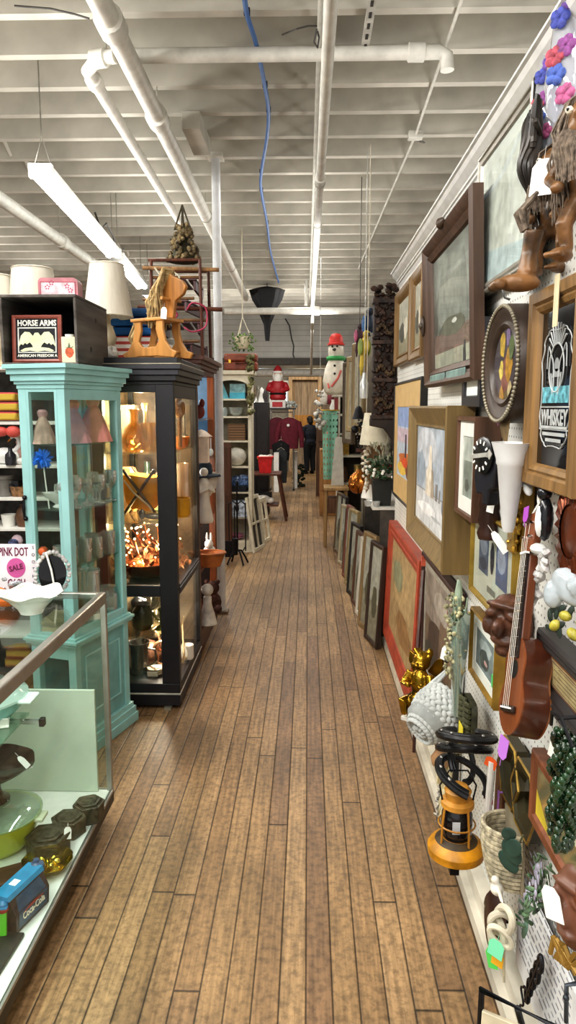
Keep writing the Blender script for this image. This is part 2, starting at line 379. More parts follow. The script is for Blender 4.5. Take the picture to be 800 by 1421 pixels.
# aisle post
base = W(308, 850, Z=0)
post = thing('support_post', 'white steel post standing past the wooden cabinet up to the ceiling', 'post', (base.x, base.y, 0))
MB().cyl((0, 0, .02), (0, 0, 3.6), .034, n=20).build('post_shaft', mat('d9dbdd', .4, var=.05), post)
MB().box((0, 0, .012), (.11, .11, .024)).build('base_plate', mat('7a6a58', .6), post); MB().box((0, 0, 3.6), (.12, .14, .03)).build('top_plate', PIPEM, post)
g = W(272, 172, Z=3.6)
tag(MB().bb((-.06, -.22, -.11), (.06, .28, .0)).build('ceiling_block', JM, None, (g.x, g.y, 3.6), bev=.004), 'white painted wood block fixed under the joists by the post', 'block')
g = W(512, 30, Z=3.56)
st = thing('strut_channel', 'short slotted steel strut hanging at the top of the ceiling', 'bracket', (g.x, g.y, 3.56)); sb = MB()
sb.bb((-.02, -.28, -.02), (.02, .28, .0)); sb.build('channel', mat('c5c3bb', .5), st)
for k in range(5): MB().box((0, -.2+.1*k, -.021), (.014, .05, .003)).build('slot', mat('35332f'), st)
# loose wires
for nm, lb, pts, r in [('loose_wire', 'thin black wire dangling beside the long sprinkler line', [(392, 48, 3.58), (412, 40, 3.5), (428, 36, 3.52), (440, 36, 3.55)], .004),
                       ('loose_wire', 'thin grey wire sagging under the first joist at the upper left', [(20, 8, 3.58), (70, 12, 3.57), (105, 20, 3.52), (124, 26, 3.5)], .005),
                       ('loose_wire', 'coiled dark wire end hanging by the conduit near the top of the picture', [(440, 40, 3.5), (436, 58, 3.45), (441, 66, 3.44), (443, 52, 3.48), (441, 44, 3.52)], .005),
                       ('lamp_wire', 'dark curly wire feeding the tube light at the left', [(132, 295, 3.3), (140, 318, 3.15), (148, 310, 3.2), (158, 330, 3.2), (160, 348, 3.12), (172, 345, 3.2)], .008)]:
    ps = [W(x, y, Z=zz) for x, y, zz in pts]; tag(MB().tube([p-ps[0] for p in ps], r, 6).build(nm, mat('4a4844'), None, ps[0]), lb, 'wire')
# crack-like black cable on the plank wall
ps = [W(x, y, Y=15.43) for x, y in [(396, 442), (402, 452), (405, 470), (408, 480), (407, 492), (411, 503)]]
tag(MB().tube([p-ps[0] for p in ps], .012, 6).build('wall_cable', mat('3a3936'), None, ps[0]), 'black cable wriggling down the far plank wall', 'cable')
# fluorescent strips
TUBE = mat('fbfdfa', .3, emit=16, var=0)
def tube_light(a, b, label, group=None, hung=True, dim=1.0):
    d = (b-a); L = d.length; ang = math.atan2(d.y, d.x)-PI/2
    t = thing('tube_light', label, 'ceiling light', a, ang, group)
    MB().bb((-.065, 0, .035), (.065, L, .075)).bb((-.02, 0, .0), (.02, .03, .04)).bb((-.07, -.015, .0), (.07, .03, .08)).bb((-.07, L-.03, .0), (.07, L+.015, .08)).build('fixture_body', mat('c9c9c4', .4), t, bev=.004)
    for s in (-1, 1): MB().cyl((s*.035, .03, .01), (s*.035, L-.03, .01), .018, n=10).build('lamp_tube', TUBE, t)
    if hung:
        for yy in (.05, L-.05): MB().tube([(-.05, yy, .075), (0, yy, .25), (.05, yy, .075)], .004, 5).cyl((0, yy, .25), (0, yy, 3.82-a.z), .004, n=5).build('hanging_chain', mat('9a978f', .4, .6), t)
    return t
L1a, L1b = W(57, 247, Z=3.05), W(158, 358, Z=3.05)
tube_light(L1a, L1b, 'nearest hanging fluorescent tube light above the left cabinets')
d = (L1b-L1a)
tube_light(L1b+d*.07, L1b+d*.75, 'second hanging fluorescent tube light following the nearest one')
tube_light(L1b+d*.95, L1b+d*1.7, 'third fluorescent tube light, small behind the raffia maned horse')
def area(loc, sx, sy, e, col=(1, .97, .92), rot=(0, 0, 0)):  # stands for unseen store tubes and for fill lights added for brightness
    l = bpy.data.lights.new('tube_and_fill_light', 'AREA'); l.shape = 'RECTANGLE'; l.size = sx; l.size_y = sy; l.energy = e; l.color = col
    o = bpy.data.objects.new('tube_and_fill_light', l); COL.objects.link(o); o.location = loc; o.rotation_euler = rot; return o
def point(loc, e, col=(1, .8, .5), r=.02):
    l = bpy.data.lights.new('cabinet_lamp', 'POINT'); l.energy = e; l.color = col; l.shadow_soft_size = r
    o = bpy.data.objects.new('cabinet_lamp', l); COL.objects.link(o); o.location = loc; return o
LE = .86
UP = (PI, 0, 0)
for loc, sx, sy, e in (((-1.6, .5, 3.0), .5, 3, 60), ((-1.5, 5.4, 3.0), .5, 5, 110), ((-3.6, 6, 3.0), .5, 8, 130), ((.9, 3.0, 2.9), .3, 6, 75), ((.1, 9, 3.0), .6, 6, 110), ((-2.0, 11.5, 3.0), .5, 5, 90), ((2.6, 9, 3.0), .5, 8, 110)): area(loc, sx, sy, e*.36*LE, (1, .98, .94), UP)  # upward fill lights added to brighten the ceiling and joists
area((-1.7, 1.0, 3.3), .15, 2.4, 72*LE, rot=(0, -.6, 0)); area((-1.7, -1.2, 3.3), .15, 2.4, 80*LE, rot=(0, -.6, 0)); area((-1.75, 3.2, 3.2), .15, 2.4, 62*LE, rot=(0, -.75, 0))  # unseen lights on the left, tilted to add brightness on the right wall
area((-.6, 11.9, 3.0), 1.8, .15, 22*LE, rot=(PI/2+.35, 0, 0))  # sideways fill light added to brighten the far header wall
area((.15, .3, 3.55), .15, 2.4, 40*LE); area((-.35, -1.6, 3.5), .6, 1.5, 60*LE)
area((-3.6, 3.5, 3.2), .15, 2.4, 70*LE); area((-3.6, 8, 3.2), .15, 2.4, 70*LE)
for k, yy in enumerate((6.6, 9.4, 12.2)): area((-.1, yy, 3.52), .15, 1.8, (34, 42, 46)[k]*LE)
area((-1.9, 12, 3.2), .15, 2.4, 60*LE); area((2.6, 6, 3.4), .15, 2.4, 50*LE); area((2.4, 10, 3.4), .15, 2.4, 60*LE)
area((.3, 17.6, 3.3), 1.2, 1.2, 60*LE, (1, .86, .62))
area((-1.6, 17.5, 3.3), 1.2, 1.2, 50*LE, (.85, .95, 1))
w = bpy.data.worlds.new('store_ambient'); SC.world = w; w.use_nodes = True
w.node_tree.nodes['Background'].inputs[0].default_value = (1, .98, .95, 1); w.node_tree.nodes['Background'].inputs[1].default_value = .9
cam = bpy.data.cameras.new('camera'); co = bpy.data.objects.new('camera', cam); COL.objects.link(co); SC.camera = co
cam.sensor_fit = 'VERTICAL'; cam.sensor_height = 36; cam.lens = 36*FPX/1421; cam.clip_start = .02
co.matrix_world = Matrix(((CR.x, CU.x, -CF.x, 0), (CR.y, CU.y, -CF.y, 0), (CR.z, CU.z, -CF.z, CAMH), (0, 0, 0, 1)))
SC.view_settings.view_transform = 'Standard'; SC.view_settings.look = 'Medium High Contrast'; SC.view_settings.exposure = -.12; SC.view_settings.gamma = 1
# ================================================================= LEFT: DISPLAY CASE
ALU = mat('a6a39c', .35, .75, .08); ALUD = mat('4a443c', .4, .6); DECKM = mat('eef2ec', .5, var=.04); GG = glass('f9fdfa', .05)
X0, X1, Y0, Y1, ZT = -1.40, -.80, .98, 2.77, .975
case = thing('display_case', 'long glass shop display case with bronze metal rails in the left foreground', 'display case', ((X0+X1)/2, (Y0+Y1)/2, 0))
def cb_(a, b): cx, cy = (X0+X1)/2, (Y0+Y1)/2; return (a[0]-cx, a[1]-cy, a[2]), (b[0]-cx, b[1]-cy, b[2])
def cpart(name, m, *boxes, bev=.002, par=case, **k):
    b = MB()
    for q in boxes: b.bb(*cb_(*q))
    return b.build(name, m, par, bev=bev, smooth=0, **k)
for xx in (X0+.05, X1-.11):
    for yy in (Y0+.06, Y1-.16): cpart('leg', ALUD, ((xx, yy, 0), (xx+.05, yy+.05, .09)))
cpart('deck', DECKM, ((X0+.02, Y0+.02, .115), (X1-.012, Y1-.012, .14)))
cpart('bottom_rail', ALUD, ((X1-.012, Y0, .085), (X1, Y1, .128)), ((X0, Y1-.012, .085), (X1, Y1, .128)), ((X0, Y0, .085), (X0+.012, Y1, .128)), ((X0, Y0, .085), (X1, Y0+.012, .128)))
cpart('sill_trim', ALU, ((X1-.008, Y0, .128), (X1+.002, Y1, .142)), ((X0, Y1-.008, .128), (X1, Y1+.002, .142)))
cpart('base_pan', ALUD, ((X0+.02, Y0+.02, .09), (X1-.02, Y1-.02, .112)))
for a in ((X1-.022, Y1-.022), (X0, Y1-.022), (X1-.022, Y0), (X0, Y0)): cpart('corner_post', ALU, ((a[0], a[1], .14), (a[0]+.022, a[1]+.022, ZT-.04)))
for q in (((X1-.03, Y0, ZT-.045), (X1, Y1, ZT)), ((X0, Y0, ZT-.045), (X0+.03, Y1, ZT)), ((X0+.03, Y1-.03, ZT-.025), (X1-.03, Y1, ZT)), ((X0+.03, Y0, ZT-.045), (X1-.03, Y0+.03, ZT))):
    cpart('top_rail', ALU, q, bev=.006)
cpart('glass_top', glass('f4faf8', .14), ((X0+.03, Y0+.03, ZT-.008), (X1-.03, Y1-.03, ZT-.002)), bev=0)
cpart('front_glass', GG, ((X1-.012, Y0+.02, .14), (X1-.008, Y1-.02, ZT-.045)), bev=0)
cpart('end_glass', GG, ((X0+.02, Y1-.012, .14), (X1-.02, Y1-.008, ZT-.03)), bev=0)
zb = W(80, 957, Y=2.74).z
cpart('end_board', mat('cad8c8', .55, var=.06, scale=4), ((X0+.03, Y1-.035, .142), (X1-.055, Y1-.02, zb)))
cpart('rear_panel', mat('a3a89e', .6), ((X0, Y0+.02, .14), (X0+.012, Y1-.02, .55)))
ZS = .60
sx1 = W(40, 1000, Z=ZS).x
sx1 = -1.005; SY1 = 2.45
sh = cpart('glass_shelf', glass('cfe8dc', .12, .08), ((X0+.02, Y0+.1, ZS), (sx1, SY1, ZS+.008)), bev=0)
cpart('shelf_bracket', CHROME, ((X0+.02, SY1-.04, ZS-.02), (sx1+.05, SY1-.028, ZS-.003)), ((X0+.02, Y0+.2, ZS-.02), (sx1+.05, Y0+.212, ZS-.003)))
cpart('bracket_tip', BLACK, ((sx1+.05, SY1-.046, ZS-.026), (sx1+.068, SY1-.022, ZS+.003)))
area_case = bpy.data.lights.new('case_fill_light', 'AREA'); area_case.shape = 'RECTANGLE'; area_case.size = .03; area_case.size_y = 1.6; area_case.energy = 4.5; area_case.color = (.95, 1, .97)  # fill light added inside the case to brighten its contents, not a case lamp
ao = bpy.data.objects.new('case_fill_light', area_case); COL.objects.link(ao); ao.location = (X1-.05, (Y0+Y1)/2, ZT-.05); ao.rotation_euler = (0, -.35, 0)
# ---- things on the deck (z .14)
D = .141
def onz(px, py, z): p = W(px, py, Z=z); return p
def lathe_thing(name, label, cat, loc, prof, m, n=28, group=None, **k):
    b = MB(); b.lathe(prof, n=n, **k); o = b.build(name, m, None, loc, smooth=.9); return tag(o, label, cat, group)
# yellow casserole with glass lid
p = W(15, 1180, Z=D); p = Vector((-1.10, 2.36, D))
yb = thing('mixing_bowl', 'yellow green glass bowl with a clear lid on the case floor', 'bowl', p)
b = MB(); b.lathe([(.05, 0), (.09, .004), (.12, .04), (.145, .12), (.148, .13), (.142, .13), (.116, .045), (.088, .012), (.0, .01)], n=36); b.build('bowl_body', mat('b9bf2e', .2, var=.05), yb, smooth=.9)
b = MB(); b.lathe([(.15, .128), (.152, .134), (.14, .142), (.10, .163), (.09, .165), (0, .165)], n=36); b.build('lid', glass('d8ecdc', .25, .22), yb, smooth=.9)
b = MB()
for a in (-1, 1): b.box((.152*a, 0, .118), (.035, .06, .014))
b.build('handle', mat('dfe3c8', .25), yb, bev=.004)
# dark pedestal dish in front of it
q_ = W(45, 1062, Z=.44); p = Vector((min(q_.x-.145, -1.125), 2.375, D+.1655))
cs = thing('cake_stand', 'dark smoky glass pedestal dish standing on the yellow bowl lid', 'dish', p); cs.scale = (1, 1, .52)
b = MB(); b.lathe([(.055, 0), (.06, .01), (.04, .03), (.03, .09), (.035, .16), (.05, .20), (.0, .205)], n=32); b.build('pedestal', mat('1f1a18', .1), cs, smooth=.9)
b = MB(); b.lathe([(.04, .195), (.11, .215), (.15, .265), (.152, .272), (.146, .27), (.105, .228), (.0, .215)], n=40, wob=lambda r, z, q, i: (r*(1+.02*math.cos(8*q)), z)); b.build('dish_bowl', mat('2d2420', .08, var=.25), cs, smooth=.9)
price_tag(cs, (.15, -.02, .262), (-.9, .3, 1.2), w=.03, l=.08)
# turquoise covered casserole on the shelf
q_ = W(43, 972, Z=.685); p = Vector((q_.x-.2, q_.y, ZS+.009))
tc_ = thing('casserole_dish', 'turquoise casserole dish with a clear knobbed lid on the glass shelf', 'dish', p)
b = MB(); b.lathe([(.06, 0), (.11, .006), (.15, .05), (.165, .085), (.17, .088), (.16, .084), (.14, .05), (.1, .014), (0, .012)], n=40, sx=1.05); b.build('dish_body', mat('8fd0cf', .15, var=.04), tc_, smooth=.9)
b = MB(); b.lathe([(.172, .088), (.172, .096), (.15, .106), (.13, .122), (.05, .134), (.03, .136), (.036, .155), (0, .158)], n=40, sx=1.05); b.build('lid', glass('dcefe8', .25, .35), tc_, smooth=.9)
b = MB()
for a in (-1, 1): b.box((.19*a, 0, .085), (.05, .09, .014))
b.build('handle', mat('dcece6', .2), tc_, bev=.006)
tk = thing('shelf_card', 'small folded white paper at the end of the glass shelf', 'card', (sx1-.06, SY1-.14, ZS+.009), .3)
MB().box((0, 0, .02), (.08, .002, .04), (.5, 0, 0)).box((0, .02, .012), (.08, .05, .002), (.4, 0, 0)).build('paper_fold', PAPER, tk, smooth=0)
# hexagonal tins
TIN = mat('4f4b3c', .35, .35, .3, 45)
def hextin(loc, r, h, rz, label, tagw=False):
    t = thing('hexagonal_tin', label, 'tin', loc, rz); b = MB(); b.zprism(hook(6, r), 0, h*.72); b.build('tin_body', TIN, t, bev=.003, smooth=0)
    b = MB(); b.zprism(hook(6, r*1.04), h*.72, h*.9); b.zprism(hook(6, r*.8), h*.9, h); b.lathe([(r*.5, h), (r*.55, h*1.02), (r*.3, h*1.05), (0, h*1.05)], n=16); b.build('lid', mat('5a5646', .3, .5, .35, 60), t, bev=.003, smooth=0)
    if tagw: price_tag(t, (r*.9, -.02, h*.7), (-.5, .4, .6), w=.03, l=.04)
def deckpos(px, py): q = W(px, py, Z=D); return q
q = deckpos(70, 1195); hextin(q+Vector((-.02, .04, 0)), .075, .085, .25, 'largest of the three hexagonal pewter tins, nearest with a tag', True)
q = deckpos(100, 1162); hextin(q+Vector((-.02, .03, 0)), .062, .07, .1, 'middle of the three hexagonal pewter tins in the case')
q = deckpos(128, 1142); hextin(q+Vector((-.02, .03, 0)), .058, .075, .4, 'smallest hexagonal pewter tin in the far corner of the case')
# gold tin tray
q = deckpos(86, 1212)
gt = thing('gold_dish', 'shiny gold embossed round dish beside the blue can holder', 'dish', q+Vector((-.06, .03, 0)))
b = MB(); b.lathe([(.045, 0), (.06, .004), (.082, .03), (.086, .032), (.078, .03), (.05, .012), (.03, .02), (.012, .024), (0, .03)], n=36, wob=lambda r, z, q_, i: (r*(1+.03*math.cos(10*q_)), z+.004*math.cos(5*q_)*(r > .03))); b.build('dish_body', mat('c2a836', .18, .95, .2), gt, smooth=.9)
b = MB()
for k in range(7): a = k*.9; b.ell((.03*math.cos(a), .03*math.sin(a), .026), (.018, .012, .01), (0, 0, a))
b.build('embossed_fruit', mat('d2ba4e', .15, .95), gt)
# soda can carrier
q = deckpos(45, 1292)
sc_ = thing('soda_carrier', 'red and blue soda carrier box with a peaked blue top and price sticker', 'box', q+Vector((-.065, .07, 0)), -.30); sc_.scale = (.78, .78, .85)
b = MB(); b.prism([(-.062, 0), (.062, 0), (.068, .07), (.04, .125), (-.04, .125), (-.068, .07)], -.10, .10); b.build('carton', mat('3a2a2c', .4, var=.25), sc_, bev=.003, smooth=0)
b = MB(); b.prism([(-.042, .124), (.042, .124), (.034, .14), (-.034, .14)], -.105, .105); b.build('blue_top', mat('2f87b5', .3, var=.1), sc_, smooth=0)
b = MB(); b.add([(.0635, -.085, .012), (.0635, .085, .012), (.0695, .085, .066), (.0695, -.085, .066), (.045, .07, .12), (.045, -.07, .12)], [(0, 1, 2, 3), (3, 2, 4, 5)]); b.build('blue_side', mat('36506e', .35, var=.15), sc_, smooth=0)
b = MB(); b.add([(.0655+.008*math.cos(PI/2+.0)*0+.0045*math.sin(a)+.0012, .075*math.cos(a), .048+.026*math.sin(a)) for a in [2*PI*k/24 for k in range(24)]], [tuple(range(24))]); b.build('red_oval', mat('b3302a', .35, var=.08), sc_, smooth=0)
letters('Coca-Cola', .036, mat('f2eee2', .4, var=.02), sc_, (.0695, 0, .048), (PI/2-.09, 0, PI/2), width=.13, bold=.0008)
b = MB(); b.box((.0, -.02, .1405), (.03, .035, .001)); b.build('price_sticker', PAPER, sc_, smooth=0)
b = MB(); b.lathe([(.03, 0), (.034, .02), (.03, .035), (.012, .045), (.012, .055), (0, .055)], c=(0, .11, .10), n=16); b.build('bottle_cap', mat('46587a', .3), sc_)
q = deckpos(27, 1300)
pz = thing('candy_dispenser', 'bright green candy dispenser with a blue cap leaning on the carton', 'toy', q+Vector((-.045, -.01, 0)), .2, tilt=-.25)
MB().bb((-.011, -.006, 0), (.011, .006, .075)).build('stem', mat('5cbf2a', .35, var=.04), pz, bev=.002)
b = MB(); b.ell((0, 0, .087), (.018, .016, .016)); b.build('head', mat('c23a3c', .4), pz)
b = MB(); b.lathe([(.0165, .092), (.017, .1), (.01, .11), (0, .112)], n=16); b.bb((-.017, -.03, .093), (.017, -.01, .096)); b.build('cap', mat('2f7fb0', .4), pz)
# black folder with medal
q0, q1 = deckpos(-20, 1345), deckpos(40, 1318)
tg = thing('black_folder', 'flat black jewellery folder in the near corner of the case', 'folder', (-.96, 1.83, D), -.06)
MB().bb((-.16, -.16, 0), (.115, .10, .012)).build('cover', mat('1e201f', .5), tg, bev=.003)
md = thing('medal', 'round gold medal with a white tag lying on the black folder', 'medal', (-1.0, 1.77, D+.013))
MB().lathe([(.03, 0), (.032, .004), (.028, .008), (.02, .006), (0, .007)], n=24).build('disc', mat('c9b23c', .2, .95, .2, 60), md)
price_tag(md, (.035, -.01, .012), (-1.2, .2, .9), w=.022, l=.04)
# red pot, brown trays, pliers, leaf ornament
q = deckpos(3, 1205); rp_ = thing('red_tin', 'dark red lidded tin at the left edge of the case', 'tin', (-1.15, 1.86, D))
MB().lathe([(.06, 0), (.062, .01), (.062, .1), (0, .1)], n=28).build('tin_body', mat('6b2a20', .3), rp_)
MB().lathe([(.064, .095), (.066, .115), (.05, .122), (0, .124)], n=28).build('lid', mat('7b3226', .3), rp_)
q = deckpos(22, 1210); tr_ = thing('wooden_box', 'brown carved wooden cigar box standing by the red tin', 'box', (-1.0, 2.13, D), .5)
MB().bb((-.07, -.045, 0), (.07, .045, .035)).build('box_body', wood('4a2e20', ax='x'), tr_, bev=.002); MB().bb((-.072, -.047, .036), (.072, .047, .046)).build('lid', wood('5b3a28', ax='x'), tr_, bev=.002)
tk = thing('picture_tray', 'gold rimmed dark tray lying beneath the wooden box', 'tray', (-.985, 2.02, D), .35)
MB().bb((-.10, -.06, 0), (.10, .06, .008)).build('tray_base', mat('3a2a22', .4), tk); MB().tube([(-.1, -.06, .012), (.1, -.06, .012), (.1, .06, .012), (-.1, .06, .012)], .006, 8, closed=True).build('rim', GOLD, tk)
q = W(10, 1245, Z=D+.02); pl = thing('pliers', 'red handled pliers lying beside the soda carrier', 'tool', (-1.02, 1.87, D+.012), .9)
for s in (-1, 1):
    MB().tube([(0, 0, 0), (-.03, .012*s, .002), (-.07, .022*s, .003), (-.12, .016*s, .002)], [.006, .008, .009, .007], 8).build('grip', mat('c23a28', .4), pl)
    MB().tube([(0, 0, 0), (.025, .006*s, 0), (.05, .002*s, 0)], [.008, .007, .003], 8).build('jaw', SILVER, pl)
q = deckpos(12, 1262); lf = thing('pressed_leaf', 'pale green leaf ornament lying at the left of the soda carrier', 'ornament', (-1.07, 1.83, D), .4)
lb = MB(); lb.add([(-.06, 0, .004), (-.02, -.03, .012), (.04, -.025, .01), (.075, 0, .004), (.04, .025, .01), (-.02, .03, .012), (0, 0, .018)], [(0, 1, 6), (1, 2, 6), (2, 3, 6), (3, 4, 6), (4, 5, 6), (5, 0, 6)]); lb.build('blade', mat('9fae84', .6, var=.2), lf, solid=.002)
rb = thing('ribbon_roll', 'small red and white ribbon cluster behind the soda carrier', 'ornament', (-.94, 1.955, D), .2); b = MB()
for k in range(4): a = k*1.5; b.tube([(.03*math.cos(a+t)*.7+.012*k-.02, .025*math.sin(a+t), .012+.008*math.sin(3*t)) for t in [2*PI*i/14 for i in range(14)]], .006, 6, closed=True)
b.build('ribbon', mat('a83030', .5, var=.2), rb)
# ---- on top of the case
T = ZT+.0005
def ruffle(r, z, q, i): k = max(0, (z-.04)/.06); return (r*(1+.09*k*math.cos(6*q)), z+.012*k*math.cos(6*q))
p = W(62, 852, Z=ZT+.0); p = Vector((-.985, 2.47, ZT))
rb_ = tag(MB().lathe([(.04, 0), (.042, .006), (.05, .02), (.085, .055), (.112, .074), (.116, .077), (.109, .074), (.08, .05), (.045, .026), (0, .02)], n=60, wob=ruffle).build('ruffled_bowl', mat('e4e8df', .12, var=.04, coat=.5), None, p, smooth=.9), 'white milk glass bowl with a ruffled rim on the display case top', 'bowl')
# beaded mirror on a stand
p = Vector((W(76, 822, Z=ZT).x+.0, 2.66, ZT))
bm_ = thing('beaded_hand_mirror', 'black oval easel mirror edged with white beads on the display case', 'mirror', (p.x+.03, 2.65, ZT+.012), .15, tilt=-.12)
b = MB(); ov = [(.052*math.cos(2*PI*k/32), .088+.068*math.sin(2*PI*k/32)) for k in range(32)]; b.prism(ov, 0, .006); b.build('mirror_face', mat('17171b', .12), bm_)
b = MB()
for k in range(34): a = 2*PI*k/34; b.ell((.062*math.cos(a)+rnd(-.004, .004), .0, .088+.079*math.sin(a)+rnd(-.004, .004)), .0085, n=8)
b.build('bead_border', mat('d8d8d8', .2, .3, .35, 30), bm_)
MB().tube([(-.02, -.012, .17), (0, -.016, .1), (.015, -.012, .0)], .004, 6).build('ribbon_tie', PAPER, bm_)
# sale sign
p0, p1 = W(-6, 822, Y=2.72), W(45, 822, Y=2.72)
sg = thing('sale_sign', 'white card sign lettered PINK DOT CASH with a pink dot', 'sign', (W(22, 800, Y=2.72).x+.012, 2.72, ZT), .03, tilt=-.06); sg.scale = (.92, 1, .97)
MB().bb((-.095, 0, 0), (.072, .003, .205)).build('card', mat('e6dfe4', .7, var=.05), sg, smooth=0)
PK = mat('6b1f44', .6, var=.05); PD = mat('c85a9a', .6, var=.08)
letters('PINK DOT', .048, PK, sg, (-.022, -.0012, .172), width=.125, bold=.0008); letters('CASH', .042, PK, sg, (-.012, -.0012, .046), width=.075, bold=.0008)
MB().flat([(-.012+.04*math.cos(-2*PI*k/28), .108+.04*math.sin(-2*PI*k/28)) for k in range(28)][::-1], -.0008).build('pink_dot', PD, sg, smooth=0)
letters('SALE', .03, PK, sg, (-.012, -.0016, .108), (PI/2, -.25, 0), width=.06, bold=.0008)
for i, ch in enumerate('SOOTHE'): letters(ch, .018, mat('3d3340', .6), sg, (.062, -.0012, .19-.029*i))
# orange bow bundle and silver jewellery lump
ob = thing('carrot_bundle', 'orange cloth carrot with green striped top lying on the case', 'ornament', (W(15, 832, Z=ZT).x-.01, 2.55, ZT+.03), -.2)
MB().ell((.03, 0, 0), (.055, .04, .03)).ell((-.02, .02, .012), (.05, .03, .025)).build('cloth_body', mat('d8702a', .7, var=.12), ob)
b = MB()
for k in range(4): b.tube([(-.03, -.01+.012*k, .01), (-.08, -.02+.015*k, .012), (-.14, -.03+.02*k, .004)], [.008, .009, .004], 6)
b.build('stems', mat('6f9a6a', .6, var=.3), ob)
MB().tube([(-.06, -.05, -.002), (.03, -.035, .02), (.1, .03, .055)], .004, 6).build('string', PAPER, ob)
jw = thing('crystal_brooch', 'clump of silver crystal costume jewellery beside the beaded mirror', 'jewellery', (W(48, 808, Z=ZT).x+.02, 2.62, ZT)); b = MB()
for k in range(24): b.ell((rnd(-.035, .03), rnd(-.03, .03), rnd(.008, .08)), (rnd(.008, .016), rnd(.008, .014), rnd(.008, .014)), n=6)
b.build('crystals', mat('c9cdd2', .15, .6, .3, 40), jw)
sd = thing('silver_tray', 'shallow silver tray at the left of the white ruffled bowl', 'tray', (-1.22, 2.33, ZT)); MB().lathe([(.07, 0), (.085, .004), (.105, .018), (.107, .02), (.1, .018), (.07, .008), (0, .006)], n=36).build('tray_body', SILVER, sd, smooth=.9)
# ================================================================= TEAL CURIO CABINET
TEAL = mat('9ccccc', .45, var=.06, scale=6); TEALD = mat('80b4b6', .5, var=.08)
CX, CY = -1.155, 3.535
TR = math.radians(-17)
tc0 = thing('curio_cabinet', 'teal painted glass curio cabinet with a stepped cornice', 'cabinet', (CX, CY, 0), TR)
hw, hd = .126, .238          # half body size
def tp(name, m, *bx, bev=.003, par=tc0):
    b = MB()
    for a, c in bx: b.bb(a, c)
    return b.build(name, m, par, bev=bev, smooth=0)
def tier(name, par, m, tiers, bev=.002):
    b = MB()
    for z0, z1, e in tiers: b.bb((-hw-e, -hd-e, z0), (hw+e, hd+e, z1))
    return b.build(name, m, par, bev=bev, smooth=0)
tier('plinth', tc0, TEAL, [(0, .05, .03), (.05, .085, .022), (.085, .11, .012)])
tier('waist_moulding', tc0, TEAL, [(.57, .585, .018), (.585, .6, .026), (.6, .612, .012)])
tier('cornice', tc0, TEAL, [(1.785, 1.805, .004), (1.805, 1.82, .012), (1.82, 1.85, .022), (1.85, 1.875, .034), (1.875, 1.895, .046)])
pw = .042
for sx in (-1, 1):
    for sy in (-1, 1): tp('corner_post', TEAL, ((sx*(hw-pw/2)-pw/2, sy*(hd-pw/2)-pw/2, .11), (sx*(hw-pw/2)+pw/2, sy*(hd-pw/2)+pw/2, 1.785)))
DOOR = None
for sy in (-1, 1):
    for za_, zb2 in ((.11, .2), (.5, .57)): tp('lower_rail', TEAL, ((-hw+pw, sy*(hd-.012)-.012, za_), (hw-pw, sy*(hd-.012)+.012, zb2)))
    o_ = MB().ring(2*(hw-pw), 1.173, [(0, -.011), (0, .011), (.014, .011), (.014, -.011), (0, -.011)], z0=.612).build('door' if sy < 0 else 'rear_panel', TEAL, tc0, loc=(0, sy*(hd-.012), 0), smooth=0)
    if sy < 0: DOOR = o_
    tp('glass_pane', PANE, ((-hw+pw, sy*(hd-.014)-.002, .65), (hw-pw, sy*(hd-.014)+.002, 1.735)), bev=0, par=tc0)
for sx in (-1, 1):
    for za_, zb2 in ((1.735, 1.785), (.612, .65)): tp('side_rail', TEAL, ((sx*(hw-.012)-.012, -hd+pw, za_), (sx*(hw-.012)+.012, hd-pw, zb2)))
    tp('glass_pane', PANE, ((sx*(hw-.014)-.002, -hd+pw, .65), (sx*(hw-.014)+.002, hd-pw, 1.735)), bev=0)
    tp('lower_panel', TEALD, ((sx*(hw-.014)-.006, -hd+pw, .11), (sx*(hw-.014)+.006, hd-pw, .57)))
    tp('panel_bead', TEAL, ((sx*(hw-.004)-.004, -hd+pw+.05, .19), (sx*(hw-.004)+.004, hd-pw-.05, .2)), ((sx*(hw-.004)-.004, -hd+pw+.05, .49), (sx*(hw-.004)+.004, hd-pw-.05, .5)), ((sx*(hw-.004)-.004, -hd+pw+.04, .19), (sx*(hw-.004)+.004, -hd+pw+.05, .5)), ((sx*(hw-.004)-.004, hd-pw-.05, .19), (sx*(hw-.004)+.004, hd-pw-.04, .5)))
tp('floor_board', TEALD, ((-hw+.01, -hd+.01, .575), (hw-.01, hd-.01, .612)))
TSH = [.95, 1.225, 1.53]
for z in TSH: tp('glass_shelf', glass('d5ece6', .14, .06), ((-hw+.016, -hd+.02, z-.007), (hw-.016, hd-.02, z)), bev=0)
b = MB(); b.tube([(-hw+.012, -hd-.014, z) for z in (1.19, 1.27)], .006, 8); b.ell((-hw+.012, -hd-.006, 1.18), .012, n=8).ell((-hw+.012, -hd-.006, 1.28), .012, n=8).ell((-hw+.012, -hd-.016, 1.23), (.009, .007, .03), n=8); b.build('door_handle', IRON, DOOR, loc=(0, hd-.012, 0))
def inT(lx, ly, z): v = Matrix.Rotation(TR, 4, 'Z') @ Vector((lx, ly, 0)); return Vector((CX+v.x, CY+v.y, z))
def T1(name, label, cat, lx, ly, z, mb, m, group=None, rz=0, **k): return tag(mb.build(name, m, None, inT(lx, ly, z), (0, 0, rz), smooth=.9, **k), label, cat, group)
